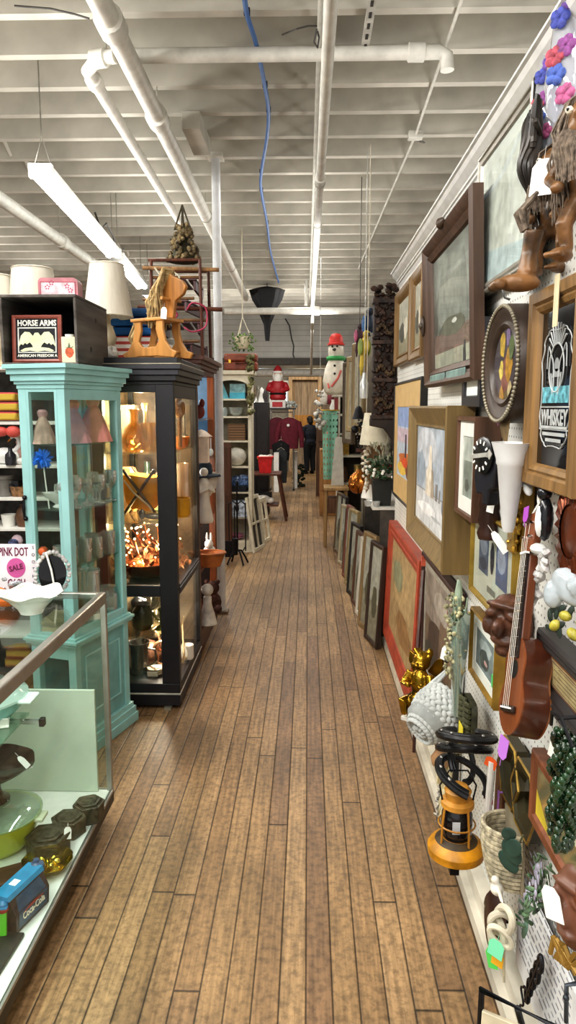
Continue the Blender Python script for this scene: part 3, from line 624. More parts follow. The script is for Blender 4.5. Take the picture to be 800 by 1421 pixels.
# dolls / lampshades at the top
PINK = mat('d8968a', .75, var=.1); PINK2 = mat('c79c9e', .75, var=.1)
def dress(label, lx, ly, s, m, tk):
    t = thing('doll_dress', label, 'doll', inT(lx, ly, 1.531), .6); b = MB()
    b.lathe([(.085, 0), (.082, .01), (.06, .08), (.04, .13), (.022, .165), (.024, .18), (0, .18)], n=36, wob=lambda r, z, q, i: (r*(1+.06*math.cos(12*q)*max(0, 1-z/.15)), z)); b.build('skirt', m, t, smooth=.9)
    b = MB(); b.lathe([(.02, .165), (.026, .18), (.028, .2), (.018, .215), (0, .216)], n=16, sx=1.2); b.build('bodice', tk, t)
    t.scale = (s, s, s); return t
dress('mauve pleated doll dress on the top shelf of the teal cabinet', .045, -.06, .95, PINK2, PINK)
dress('coral pleated doll dress behind the mauve one in the teal cabinet', .05, .10, 1.05, PINK, mat('d9a596', .7))
dress('pale pink ribboned doll dress at the front left of the teal cabinet top', -.052, -.165, .74, mat('c4a69a', .75, var=.2), PINK2)
# blue feather ball, white dish
ft = thing('feather_ball', 'bright blue feather puff on a stick in the teal cabinet', 'ornament', inT(-.035, -.2, 1.226)); b = MB()
for k in range(40):
    a, e = rnd(0, 2*PI), rnd(-1.2, 1.3); d = Vector((math.cos(a)*math.cos(e), math.sin(a)*math.cos(e), math.sin(e))); c = Vector((0, 0, .235)); b.tube([c+d*.01, c+d*.03, c+d*.052], [.01, .012, .002], 5)
b.build('feathers', mat('1f6fd0', .6, var=.25), ft); MB().tube([(0, 0, .23), (.01, 0, .1), (.02, .0, .0)], .0035, 6).build('stick', PAPER, ft)
T1('white_gravy_boat', 'white china gravy boat on the middle shelf of the teal cabinet', 'dish', .03, -.16, 1.2255, MB().lathe([(.025, 0), (.03, .006), (.02, .02), (.05, .05), (.062, .075), (.055, .072), (.03, .04), (0, .03)], n=28, sx=1.5, sy=.8), mat('e9ebe8', .15, var=.03))
# tumblers
tum = MB().lathe([(.022, 0), (.026, .004), (.028, .10), (.0265, .10), (.024, .012), (0, .01)], n=14)
first = None; k = 0
for i, (lx, ly, z, s) in enumerate([(.03, -.20, .951, 1), (.085, -.17, .951, 1), (.04, -.12, .951, 1.2), (.09, -.07, .951, 1.2), (.03, -.02, .951, .9), (.09, .03, .951, 1.1), (.04, .09, .951, 1.1), (.09, .14, .951, 1.2), (.03, .2, .951, 1), (-.03, .15, .951, 1), (-.08, .05, .951, 1.1)]):
    if first is None: first = tum.build('glass_tumbler', glass('f4faf9', .6, .12), None, inT(lx, ly, z), smooth=.9); tag(first, 'clear ribbed glass tumbler among its set on the low shelf of the teal cabinet', 'glass', 'tumblers in the teal cabinet')
    else: o = first.copy(); COL.objects.link(o); o.location = inT(lx, ly, z); o.scale = (s, s, s)
gob = MB().lathe([(.026, 0), (.026, .004), (.005, .012), (.005, .05), (.02, .065), (.03, .10), (.028, .13), (.026, .13), (.026, .1), (.01, .068), (0, .066)], n=14)
first = None
for i, (lx, ly, s) in enumerate([(.08, -.21, 1), (.03, -.17, .9), (.09, -.13, 1.1), (.04, -.08, 1.15), (.085, -.03, 1), (.04, .03, .95), (.09, .07, 1.1), (.03, .13, 1), (.085, .18, 1.2), (-.02, .18, 1.1)]):
    if i == 0: first = gob.build('wine_glass', glass('f6faf8', .6, .14), None, inT(lx, ly, 1.2255), smooth=.9); tag(first, 'clear stemmed glass among its set on the middle shelf of the teal cabinet', 'glass', 'stemware in the teal cabinet')
    else: o = first.copy(); COL.objects.link(o); o.location = inT(lx, ly, 1.2255); o.scale = (s, s, s)
# lower items
T1('orange_pomander', 'small orange rose ornament on the low shelf of the teal cabinet', 'ornament', -.05, -.21, 1.02, MB().ell((0, 0, 0), .024), mat('d06030', .6, var=.2))
T1('tag_stand', 'round white card standing in the teal cabinet', 'card', -.085, -.22, .951, MB().lathe([(.028, 0), (.028, .006), (.0, .006)], rot=(PI/2, 0, 0), c=(0, 0, .05)).cyl((0, 0, 0), (0, 0, .03), .004), PAPER)
T1('figurine', 'brown and cream bird figurine beside the orange rose in the teal cabinet', 'figurine', -.045, -.205, .951, MB().ell((0, 0, .03), (.03, .02, .03)).ell((.018, 0, .06), .016).cyl((.03, 0, .06), (.045, 0, .057), .005, .001), mat('a08b6a', .5, var=.4, scale=50))
T1('photo_frame', 'small brown photo frame standing low in the teal cabinet', 'picture frame', .05, -.10, .613, MB().ring(.12, .17, [(0, .015), (0, 0), (.015, .004), (.015, .01)]).bb((-.05, .009, .01), (.05, .012, .16)), wood('7a5a3a'), rz=.5)
bx = T1('wooden_box', 'flat tan wooden box on the floor of the teal cabinet', 'box', -.01, -.1, .613, MB().bb((-.10, -.10, 0), (.10, .10, .045)).bb((-.104, -.104, .046), (.104, .104, .062)), wood('c9b38c', ax='x'), bev=.002)
pit = MB().lathe([(.045, 0), (.05, .01), (.055, .12), (.05, .2), (.055, .22), (.05, .22), (.045, .19), (.05, .12), (.044, .012), (0, .01)], n=24, wob=lambda r, z, q, i: (r*(1+.03*math.cos(16*q)), z))
T1('ribbed_pitcher', 'tall ribbed clear glass pitcher low in the teal cabinet', 'pitcher', .07, -.02, .68, pit, glass('f0f8f8', .6, .2))
T1('glass_jar', 'squat clear glass jar at the back low in the teal cabinet', 'jar', .06, .15, .613, MB().lathe([(.05, 0), (.055, .02), (.055, .12), (.04, .14), (.045, .16), (0, .16)], n=24), glass('dfe9e9', .4, .25))
T1('pitcher_stand', 'white stand carrying the ribbed pitcher in the teal cabinet', 'stand', .07, -.02, .613, MB().lathe([(.055, 0), (.055, .066), (0, .066)], n=20), WHITE)
# ---------------------------------------------------------------- crate on top, with contents
z0 = 1.8955; CRX, CRY = -1.262, 3.68
def inC(lx, ly, z): return Vector((CRX+lx, CRY+ly, z))
cr = thing('wooden_crate', 'dark weathered wooden crate standing open on the teal cabinet', 'crate', (CRX, CRY, z0), 0); b = MB()
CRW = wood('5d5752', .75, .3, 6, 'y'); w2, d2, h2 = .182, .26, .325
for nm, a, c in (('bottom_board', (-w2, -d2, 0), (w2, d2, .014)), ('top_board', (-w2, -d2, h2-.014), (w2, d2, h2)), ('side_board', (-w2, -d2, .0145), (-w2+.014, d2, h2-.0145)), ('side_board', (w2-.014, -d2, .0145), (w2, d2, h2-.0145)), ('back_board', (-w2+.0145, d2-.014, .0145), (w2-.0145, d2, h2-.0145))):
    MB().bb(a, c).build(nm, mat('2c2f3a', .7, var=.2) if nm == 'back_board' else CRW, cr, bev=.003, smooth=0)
b = MB()
for x, z in ((w2, .24), (w2, .09)): b.cyl((x, -.05+.1*(z > .2), z), (x+.001, -.05+.1*(z > .2), z), .014, n=10)
b.build('knot_hole', mat('2a2623', .8), cr)
# horse arms sign
sz = .205
sn = thing('eagle_sign', 'framed sign lettered HORSE ARMS with a pale eagle inside the crate', 'sign', inC(-.03, -.215, z0+.016), -.04, tilt=-.07)
sn.scale = (1.18, 1, 1.04)
MB().ring(.205, .215, [(0, .014), (0, 0), (.008, -.004), (.016, 0), (.016, .006)]).build('sign_frame', mat('8e4a3c', .4, var=.15), sn, smooth=0)
MB().bb((-.09, .005, .014), (.09, .009, .2)).build('panel', mat('15161c', .3), sn, smooth=0)
CRM = mat('d9d6b4', .6, var=.1)
b = MB(); b.ring(.16, .115, [(0, .004), (0, .0035), (.005, .0035), (.005, .004)], z0=.045); b.build('inner_border', mat('d6d6d0', .4), sn, smooth=0)
letters('HORSE ARMS', .036, mat('e9e6da', .5, var=.03), sn, (0, .0035, .178), width=.16, bold=.001)
letters('AMERICAN FREEDOM A', .018, mat('e9e6da', .5, var=.03), sn, (0, .0035, .032), width=.165, bold=.0004)
eg = MB()
wing = [(-.004, .085), (-.012, .115), (-.03, .138), (-.05, .14), (-.066, .122), (-.074, .09), (-.076, .072), (-.066, .085), (-.058, .08), (-.05, .09), (-.042, .083), (-.03, .092), (-.02, .08)]
eg.prism(wing, .001, .004); eg.prism([(-x, z) for x, z in wing][::-1], .001, .004)
eg.prism([(-.016, .12), (-.008, .135), (.006, .136), (.014, .124), (.02, .118), (.012, .112), (.02, .08), (.012, .058), (-.012, .058), (-.02, .08), (-.012, .108)], .0, .004)
eg.prism([(-.02, .07), (-.05, .066), (-.07, .055), (-.06, .05), (-.03, .055), (0, .05), (.03, .055), (.06, .05), (.07, .055), (.05, .066), (.02, .07)], .0005, .004)
eg.build('eagle_emblem', CRM, sn, smooth=0)
st = thing('strawberry_box', 'small cream carton with a red strawberry beside the eagle sign', 'box', inC(.128, -.205, z0+.015), .12)
MB().bb((-.036, -.02, 0), (.036, .02, .12)).build('carton', mat('e3d9bd', .7, var=.06), st, bev=.002)
MB().lathe([(.02, 0), (.022, .012), (0, .014)], c=(.0, 0, .12), n=16).build('cap', PAPER, st)
MB().prism([(-.02, .045), (-.018, .062), (-.008, .07), (.008, .07), (.018, .062), (.02, .045), (.012, .03), (0, .022), (-.012, .03)], -.0212, -.0202).build('strawberry_print', mat('d0603c', .6, var=.2, scale=60), st, smooth=0)
MB().prism([(-.022, .075), (-.008, .07), (0, .095), (.006, .07), (.02, .078), (.012, .068), (-.012, .068)], -.0212, -.0202).build('leaf_print', mat('6d7a5a', .6), st, smooth=0)
# tin on crate
zt = z0+h2+.0005
tn = thing('pink_tin', 'pink and white printed tin box lying on the wooden crate', 'tin', inC(.045, -.06, zt), .06)
def rrect(w, h, r, n=5):
    o = []
    for cx, cy, a0 in ((w/2-r, h-r, 0), (-w/2+r, h-r, PI/2), (-w/2+r, r, PI), (w/2-r, r, 1.5*PI)):
        for k in range(n+1): a = a0+PI/2*k/n; o.append((cx+r*math.cos(a), cy+r*math.sin(a)))
    return o
MB().prism(rrect(.19, .10, .022), -.045, .05).build('tin_body', mat('b8737c', .35, var=.15), tn, smooth=.5)
MB().ring(.17, .07, [(0, 0), (0, -.003), (.17/2*0+.004, -.003), (.004, 0)], z0=.012).at().build('border', mat('a9485a', .4), tn, loc=(0, -.045, 0), smooth=0)
MB().prism(rrect(.165, .068, .015), -.0466, -.0456).build('label_panel', mat('d9bfc6', .45, var=.2, scale=30), tn, loc=(0, 0, .014), smooth=0)
fb = MB()
for x, z in ((-.05, .055), (.045, .06), (.06, .04), (-.03, .075)):
    for k in range(5): fb.flat([(x+.009*math.cos(a+.3)+.004*math.cos(2*PI*j/8), z+.009*math.sin(a+.3)+.004*math.sin(2*PI*j/8)) for a in [2*PI*k/5] for j in range(8)][::-1], -.0472)
fb.build('flower_print', mat('b04a66', .5), tn, smooth=0)
# lamps behind the crate
SHADE = mat('cfcabd', .8, var=.05, stretch=(3, 3, .3))
def lamp(label, loc, hb, r0, r1, hs, rings=True):
    t = thing('table_lamp', label, 'lamp', loc)
    MB().lathe([(.075, 0), (.078, .01), (.05, .025), (.018, .05), (.03, hb*.35), (.045, hb*.5), (.025, hb*.72), (.012, hb*.8), (.01, hb), (0, hb)], n=20).build('lamp_base', mat('b9ab8f', .4), t, smooth=.9)
    b = MB(); b.open = 1; b.lathe([(r0, hb*.95), (r1, hb*.95+hs), (r1-.003, hb*.95+hs), (r0-.003, hb*.95)], n=44, wob=lambda r, z, q, i: (r*(1+.006*math.cos(22*q)), z)); sh_o = b.build('lamp_shade', SHADE, t, smooth=.9)
    for r, z in ((r0, hb*.95), (r1, hb*.95+hs)): MB().tube([(r*math.cos(2*PI*k/32), r*math.sin(2*PI*k/32), z) for k in range(32)], .004, 5, closed=True).build('shade_trim', mat('cfc8b6', .8), sh_o)
    return t
CAB = 1.962
wh = thing('shelf_unit', 'tall white open shelf unit crowded with ornaments left of the teal cabinet', 'shelf', (-1.80, 4.28, 0))
SHL = [.35, .72, 1.0, 1.18, 1.37, 1.62, 1.93]
for s in (-1, 1): MB().bb((s*.42-.012, -.16, 0), (s*.42+.012, .16, 1.94)).build('side_panel', WHITE, wh, smooth=0)
for z in SHL: MB().bb((-.408, -.16, z-.018), (.408, .15, z)).build('shelf', WHITE, wh, bev=.002)
MB().bb((-.42, .15, 0), (.42, .16, 1.94)).build('back_panel', mat('4a4744', .8, var=.3), wh, smooth=0)
lamp('white drum shaded lamp left of the pink tin above the crate', (W(46, 400, Y=4.28).x, 4.28, 1.9305), .38, .135, .115, .20)
lamp('white tapered lamp with a tall shade right of the pink tin above the crate', (W(146, 400, Y=4.2).x, 4.25, CAB), .27, .14, .095, .29)
lamp('pale pleated lamp shade cut by the left edge above the crate', (W(2, 400, Y=4.35).x, 4.30, 1.9305), .27, .10, .08, .27)
cur = thing('cloth_shade', 'cream upright shade fragment behind the drum shaded lamp', 'lamp shade', (W(22, 400, Y=4.33).x-.02, 4.37, 1.9305))
MB().lathe([(.07, 0), (.06, .34), (.055, .34), (.065, 0)], n=24).build('fabric', mat('c4bfb2', .8, var=.15), cur)
# items on the white shelf unit
SX = lambda px, y=4.2: W(px, 640, Y=y).x
def S1(name, label, cat, px, z, mb, m, y=4.2, **k): return tag(mb.build(name, m, None, (SX(px, y), y, z+.0005), smooth=.9, **k), label, cat)
sw = thing('swan_figurine', 'white ceramic swan planter on the white shelf unit', 'figurine', (SX(8), 4.19, 1.3705), .2); b = MB()
b.ell((0, 0, .05), (.075, .045, .05)).tube([(.05, 0, .06), (.085, 0, .11), (.08, 0, .155), (.05, 0, .165), (.035, 0, .145)], [.02, .016, .013, .014, .006], 8)
b.ell((-.06, 0, .075), (.045, .03, .03), (0, .5, 0)); b.build('swan_body', mat('eef0ee', .2, var=.03), sw, remesh=.006); MB().cyl((.035, 0, .145), (.02, 0, .13), .006, .002, 8).build('beak', mat('d8902c', .4), sw)
pd = thing('porcelain_doll', 'small pink dressed doll at the right of the white shelf unit', 'doll', (SX(27), 4.22, 1.3705))
MB().lathe([(.05, 0), (.048, .01), (.02, .11), (.024, .13), (.012, .145), (0, .146)], n=18).build('dress', mat('d3a79c', .7), pd); MB().ell((0, 0, .165), .022).build('head', mat('e6c7b2', .5), pd); MB().ell((0, .006, .172), (.026, .024, .024)).build('hair', mat('3b2a22', .8), pd)
S1('white_shoe', 'white ceramic shoe figurine below the pink doll', 'figurine', 30, 1.37, MB().ell((0, 0, .02), (.05, .02, .02)).ell((-.03, 0, .045), (.02, .018, .03)), WHITE, y=4.15)
S1('black_bottle', 'dark squat bottle with a white label beside the swan planter', 'bottle', 15, 1.37, MB().lathe([(.03, 0), (.03, .06), (.012, .08), (.012, .1), (0, .1)], n=14).bb((-.02, -.032, .012), (.02, -.029, .05)), mat('2c2a30', .3, var=.2), y=4.12)
S1('storage_tin', 'grey storage tin with a dark lid on the second shelf of the white unit', 'tin', 4, 1.18, MB().lathe([(.05, 0), (.05, .1), (.054, .102), (.054, .12), (0, .122)], n=20), mat('7a7670', .4, var=.2))
S1('small_basket', 'little tan basket with a leaning white handle on the white shelf unit', 'basket', 28, 1.18, MB().lathe([(.045, 0), (.055, .06), (.05, .06), (.04, .008), (0, .006)], n=18, sx=1.3).tube([(.02, 0, .06), (.05, 0, .1), (.06, 0, .14)], .005, 6), mat('96714f', .8, var=.3, scale=50))
S1('black_camera', 'black box camera on the second shelf of the white unit', 'camera', 16, 1.18, MB().box((0, 0, .045), (.09, .06, .09)).cyl((0, -.03, .05), (0, -.05, .05), .025), mat('232226', .5), y=4.22)
S1('white_pot', 'small white pot on the third shelf of the white unit', 'pot', 8, 1.0, MB().lathe([(.035, 0), (.045, .07), (.04, .07), (.03, .01), (0, .008)], n=18), WHITE)
S1('brown_jug', 'brown stoneware jug on the third shelf of the white unit', 'jug', 30, 1.0, MB().lathe([(.04, 0), (.055, .05), (.04, .1), (.02, .12), (.024, .13), (0, .13)], n=18), mat('6a4a34', .5, var=.2))
S1('blue_flower_doll', 'blue flowered cloth doll hanging above the pink dot sign', 'doll', 12, .72, MB().lathe([(.06, 0), (.03, .12), (.02, .16), (0, .16)], n=14).ell((.0, 0, .19), .03), mat('4a5378', .8, var=.4, scale=40), y=4.1)
S1('pink_flower', 'pink and white silk flower on the blue cloth doll shelf', 'flower', 18, .72, MB().ell((0, 0, .2), (.035, .02, .035)).cyl((0, 0, 0), (0, 0, .2), .005), mat('e3c9d3', .7, var=.2), y=4.16)
S1('cookie_jar', 'dark brown jar at the right of the lower white shelf', 'jar', 32, .72, MB().lathe([(.05, 0), (.06, .06), (.05, .12), (.03, .14), (.012, .16), (0, .17)], n=18), mat('4c3b2c', .5, var=.2))
S1('yellow_cloth', 'folded yellow and red striped cloth on the upper shelf of the white unit', 'cloth', 12, 1.62, MB().box((0, 0, .03), (.16, .10, .05)).box((0.01, 0, .085), (.15, .10, .05)).box((0, 0, .14), (.15, .10, .05)), node_lines('d8b84a', 'b8484a', 2, .055, .16, .8, name='striped_cloth'), y=4.16, bev=.012)
S1('red_slippers', 'pair of coral red slippers hanging under the striped cloth', 'shoes', 10, 1.372, MB().ell((-.03, 0, .19), (.05, .03, .03)).ell((.045, 0, .19), (.045, .03, .035)), mat('d25a50', .6), y=4.14)
# ================================================================= BLACK CURIO CABINET
BLK = mat('1d1c22', .38, var=.08); BLKT = mat('34343c', .35, var=.06)
BX0, BX1, BY0, BY1, BTOP = -1.17, -.72, 3.88, 4.70, CAB
bc = thing('curio_cabinet', 'black framed glass curio cabinet with lit shelves beside the aisle', 'cabinet', ((BX0+BX1)/2, (BY0+BY1)/2, 0))
def bp_(name, m, *bx, bev=.003, **k):
    b = MB(); ox, oy = (BX0+BX1)/2, (BY0+BY1)/2
    for a, c in bx: b.bb((a[0]-ox, a[1]-oy, a[2]), (c[0]-ox, c[1]-oy, c[2]))
    return b.build(name, m, bc, bev=bev, smooth=0, **k)
bp_('plinth', BLK, ((BX0, BY0, .02), (BX1, BY1, .085))); bp_('plinth_stripe', mat('b9b4a8', .4), ((BX0-.004, BY0-.004, .0855), (BX1+.004, BY1+.004, .095)))
bp_('bottom_board', BLK, ((BX0, BY0, .0955), (BX1, BY1, .15)))
for a, c in (((BX1-.10, BY0), (BX1, BY0+.05)), ((BX0, BY0), (BX0+.062, BY0+.05)), ((BX1-.04, BY1-.05), (BX1, BY1)), ((BX0, BY1-.05), (BX0+.04, BY1))): bp_('corner_post', BLK, (a+(.15,), c+(1.82,)))
bp_('mid_rail', BLK, ((BX0+.06, BY0+.002, .655), (BX1-.06, BY0+.03, .72))); bp_('side_rail', BLKT, ((BX1-.03, BY0+.05, .66), (BX1+.004, BY1-.05, .675)), ((BX1-.03, BY0+.05, .68), (BX1+.007, BY1-.05, .70)), ((BX1-.03, BY0+.05, .705), (BX1+.004, BY1-.05, .72)))
bp_('shelf_board', BLK, ((BX0+.02, BY0+.03, .69), (BX1-.03, BY1-.02, .715)))
bp_('top_rail', BLK, ((BX0+.06, BY0+.002, 1.78), (BX1-.06, BY0+.03, 1.82))); bp_('side_top_rail', BLKT, ((BX1-.028, BY0+.05, 1.75), (BX1-.002, BY1-.05, 1.82)))
for z0_, z1_, e in ((1.82, 1.84, .0), (1.84, 1.87, .02), (1.87, 1.90, .035), (1.90, 1.925, .05), (1.925, CAB-.0005, .03)): bp_('cornice', BLKT if e > .03 else BLK, ((BX0, BY0-e, z0_), (BX1+e, BY1, z1_)))
bp_('cornice_trim', mat('b0a894', .4), ((BX0, BY0-.052, 1.9251), (BX1+.052, BY1, 1.931)))
bp_('back_panel', mat('8a7658', .5, var=.25), ((BX0+.004, BY0+.05, .15), (BX0+.012, BY1-.05, 1.82))); bp_('rear_end', mat('6b5b48', .5, var=.3), ((BX0+.04, BY1-.02, .15), (BX1-.04, BY1-.012, 1.82)))
PANE2 = glass('f8f6f0', .10)
bp_('front_pane', PANE2, ((BX0+.06, BY0+.012, .72), (BX1-.06, BY0+.015, 1.78)), bev=0); bp_('front_pane', PANE2, ((BX0+.06, BY0+.012, .15), (BX1-.06, BY0+.015, .655)), bev=0)
bp_('side_pane', PANE2, ((BX1-.015, BY0+.05, .72), (BX1-.012, BY1-.05, 1.75)), bev=0); bp_('side_pane', PANE2, ((BX1-.015, BY0+.05, .15), (BX1-.012, BY1-.05, .66)), bev=0)
BSH = [.42, 1.07, 1.455]
for z in BSH: bp_('glass_shelf', glass('efe6d2', .18, .12), ((BX0+.02, BY0+.03, z-.008), (BX1-.03, BY1-.025, z)), bev=0)
MB().bb((BX1-.09, BY0-.02, 0), (BX1-.05, BY0+.03, .019)).build('foot', mat('a09a8c', .4, .6), bc, loc=(-(BX0+BX1)/2, -(BY0+BY1)/2, 0))
bp_('foot', BLK, ((BX0+.02, BY1-.1, 0), (BX0+.08, BY1-.04, .02)), ); bp_('foot', BLK, ((BX1-.09, BY1-.1, 0), (BX1-.03, BY1-.04, .02)))
point((-.98, 4.22, 1.70), 20, (1, .88, .66)); point((-.95, 4.2, 1.38), 9, (1, .86, .62)); point((-.95, 4.2, 1.02), 12, (1, .84, .64)); point((-.95, 4.3, .60), 9, (1, .92, .8)); point((-.9, 4.15, .38), 8, (1, .92, .8))
def BL(px, py, y): return W(px, py, Y=y)
def B1(name, label, cat, px, y, z, mb, m, rz=0, group=None, **k): return tag(mb.build(name, m, None, (BL(px, 700, y).x, y, z+.0005), (0, 0, rz), smooth=.9, **k), label, cat, group)
AMBER = glass('f3dca4', .4, .18); GLS = glass('f3e9d2', .4, .2)
dec = MB().lathe([(.05, 0), (.08, .02), (.09, .07), (.06, .13), (.025, .16), (.022, .21), (.034, .235), (.028, .235), (.018, .2), (.02, .16), (.05, .13), (.08, .07), (0, .02)], n=26)
B1('glass_decanter', 'tall necked amber glass decanter with dried flowers on the black cabinet top shelf', 'decanter', 190, 4.06, 1.455, dec, AMBER)
b = MB()
for k in range(26): a = rnd(0, 6.28); r = rnd(.01, .07); b.ell((r*math.cos(a), r*math.sin(a), rnd(.02, .07)), rnd(.01, .02), n=6)
B1('potpourri_bowl', 'amber bowl of dried petals behind the decanter', 'bowl', 177, 4.16, 1.455, b, mat('b06a32', .7, var=.4, scale=40))
B1('amber_vase', 'bubbled amber glass vase at the right of the decanter', 'vase', 210, 4.05, 1.455, MB().lathe([(.04, 0), (.045, .02), (.05, .1), (.045, .16), (.04, .16), (.04, .1), (0, .02)], n=20, wob=lambda r, z, q, i: (r*(1+.05*math.sin(9*q+20*z)), z)), AMBER)
B1('bud_vase', 'slim clear bud vase standing behind the amber vase', 'vase', 205, 4.22, 1.455, MB().lathe([(.025, 0), (.012, .02), (.01, .22), (.02, .27), (.016, .27), (.007, .2), (0, .02)], n=14), GLS)
B1('glass_canister', 'square clear canister with a silver lid at the back of the black cabinet top shelf', 'jar', 181, 4.4, 1.455, MB().box((0, 0, .12), (.11, .11, .24)).box((0, 0, .25), (.115, .115, .02)), GLS)
B1('hanging_scoop', 'long wooden scoop leaning near the side glass of the black cabinet', 'utensil', 252, 4.25, 1.455, MB().tube([(0, 0, .01), (0, 0, .2)], .012, 8).ell((0, 0, .24), (.035, .02, .06)), wood('8a6238'))
B1('metal_ladle', 'long grey ladle leaning in the rear of the black cabinet top shelf', 'utensil', 258, 4.5, 1.455, MB().tube([(0, 0, .02), (0, 0, .27)], .008, 8).ell((0, 0, .04), (.035, .02, .045)), mat('8a847a', .3, .7))
B1('orange_bowl', 'round orange glass bowl by the side pane of the black cabinet', 'bowl', 252, 4.36, 1.455, MB().lathe([(.03, 0), (.05, .02), (.06, .07), (.055, .07), (.04, .02), (0, .01)], n=20), mat('c8762e', .3))
# middle: yellow cloth stool with crossed sticks
yc = thing('yellow_basket', 'yellow cloth bag basket with crossed dark stick legs in the black cabinet', 'basket', (BL(200, 700, 4.16).x, 4.16, 1.0705))
MB().lathe([(.06, .04), (.09, .09), (.115, .24), (.11, .24), (.08, .1), (0, .05)], n=26, sx=1.15, sy=.8, wob=lambda r, z, q, i: (r*(1+.05*math.cos(7*q)), z+.008*math.cos(3*q))).build('cloth_bag', mat('d49a22', .8, var=.15), yc)
for s in (-1, 1):
    for y in (-.105, .105): MB().tube([(-.11*s, y, 0), (.09*s, y*1.05, .28)], .009, 8).build('stick_leg', wood('4a3626'), yc)
MB().tube([(-.09, -.1, .22), (-.03, -.12, .15), (.05, -.12, .08), (.09, -.1, .02)], .006, 6).build('rope', CORD, yc)
B1('green_bottle', 'dark green bottle behind the yellow cloth bag', 'bottle', 206, 4.42, 1.07, MB().lathe([(.045, 0), (.05, .02), (.05, .2), (.02, .25), (.02, .3), (0, .3)], n=18), mat('2d3f38', .2))
B1('candle_jar', 'pale ribbed candle in a jar at the left behind the yellow bag', 'candle', 178, 4.35, 1.07, MB().lathe([(.05, 0), (.055, .01), (.055, .26), (.05, .27), (0, .27)], n=18, wob=lambda r, z, q, i: (r*(1+.03*math.cos(14*q)), z)), mat('d9cba6', .5))
B1('glass_rooster', 'pale green glass hen dish right of the green bottle', 'dish', 219, 4.38, 1.07, MB().ell((0, 0, .05), (.06, .04, .05)).ell((.05, 0, .11), (.02, .016, .03)).ell((-.05, 0, .1), (.02, .02, .05)), mat('9fc0a2', .2, var=.1))
B1('frosted_vase', 'tall frosted crackle vase near the side pane of the black cabinet', 'vase', 252, 4.3, 1.07, MB().lathe([(.04, 0), (.05, .05), (.045, .2), (.05, .3), (.045, .3), (.035, .2), (0, .02)], n=20), glass('f0e0d0', .3, .4))
B1('yellow_pot', 'yellow enamel pot by the side pane of the black cabinet', 'pot', 250, 4.14, 1.07, MB().lathe([(.05, 0), (.06, .02), (.06, .11), (.055, .11), (.05, .02), (0, .015)], n=20), mat('c7921f', .35))
B1('silver_fish', 'grey metal fish ornament lying right of the yellow bag', 'ornament', 214, 4.02, 1.07, MB().ell((0, 0, .02), (.06, .02, .02)).ell((-.07, 0, .03), (.02, .008, .03)), mat('8c8a86', .3, .7))
# copper leaf garland with fairy lights (shelf .72)
gl = thing('leaf_garland', 'copper leaf garland strung with glowing fairy lights in the black cabinet', 'garland', (BL(205, 780, 4.25).x, 4.25, .7155)); b = MB(); fl = MB()
for k in range(120):
    x, y, z = rnd(-.17, .22), rnd(-.2, .25), abs(random.gauss(0, .085))+.01
    a = Euler((rnd(-1.2, 1.2), rnd(-1.2, 1.2), rnd(0, 6))).to_matrix()
    L_ = [Vector(p)*rnd(.8, 1.3) for p in ((-.035, 0, 0), (-.01, .018, .006), (.04, 0, .0), (-.01, -.018, .006))]
    b.add([Vector((x, y, min(z, .25)))+a @ p for p in L_], [(0, 1, 2, 3)])
b.build('leaves', mat('d39a70', .4, .2, .3, 30), gl, smooth=0)
bulbs = [(rnd(-.16, .2), rnd(-.2, .1), rnd(.02, .31)) for k in range(64)]
for p in bulbs: fl.ell(p, .0055, n=6)
fl.build('fairy_lights', mat('ffd9a0', .4, emit=22, var=0), gl)
MB().tube([Vector(p)+Vector((0, 0, -.006)) for p in sorted(bulbs, key=lambda p: p[0]+p[2]*.5)], .0022, 5).build('light_wire', COPPER, gl)
B1('copper_bowl', 'wide hammered copper bowl under the fairy lights in the black cabinet', 'bowl', 200, 4.12, .7155, MB().lathe([(.05, 0), (.09, .01), (.125, .06), (.13, .085), (.124, .083), (.085, .018), (0, .012)], n=32), COPPER)
B1('brown_teapot', 'brown round teapot behind the copper leaves', 'teapot', 190, 4.5, .7155, MB().lathe([(.05, 0), (.09, .04), (.095, .09), (.06, .14), (.02, .155), (.015, .17), (0, .175)], n=24).tube([(.08, 0, .06), (.13, 0, .09), (.14, 0, .13)], [.016, .012, .009], 8), mat('5b3a2c', .3))
# upper-lower shelf (.42)
PWT = mat('b6b0a2', .22, .9, .15)
B1('silver_teapot', 'silver teapot reflecting light on the upper lower shelf of the black cabinet', 'teapot', 185, 4.2, .42, MB().lathe([(.045, 0), (.08, .03), (.09, .08), (.06, .13), (.05, .135), (.02, .15), (.012, .17), (0, .175)], n=24).tube([(.08, 0, .06), (.13, 0, .09), (.15, 0, .14)], [.016, .011, .008], 8), SILVER)
B1('stoneware_crock', 'black and brown salt glazed crock in front of the silver teapot', 'crock', 193, 4.05, .42, MB().lathe([(.05, 0), (.065, .03), (.06, .1), (.04, .14), (.045, .15), (0, .15)], n=24), mat('4a4028', .25, var=.5, scale=8))
B1('tall_cup', 'tall pewter cup right of the salt glazed crock', 'cup', 213, 4.25, .42, MB().lathe([(.04, 0), (.015, .03), (.03, .08), (.04, .2), (.036, .2), (.02, .08), (0, .05)], n=20), PWT)
B1('brass_candlestick', 'green brass candlestick beside the front post of the black cabinet', 'candlestick', 220, 4.04, .42, MB().lathe([(.04, 0), (.03, .015), (.01, .03), (.012, .1), (.02, .12), (.012, .13), (0, .13)], n=16).tube([(-.05, 0, .1), (-.03, 0, .06), (0, 0, .05), (.03, 0, .06), (.05, 0, .1)], .006, 6), mat('8b8a45', .3, .7))
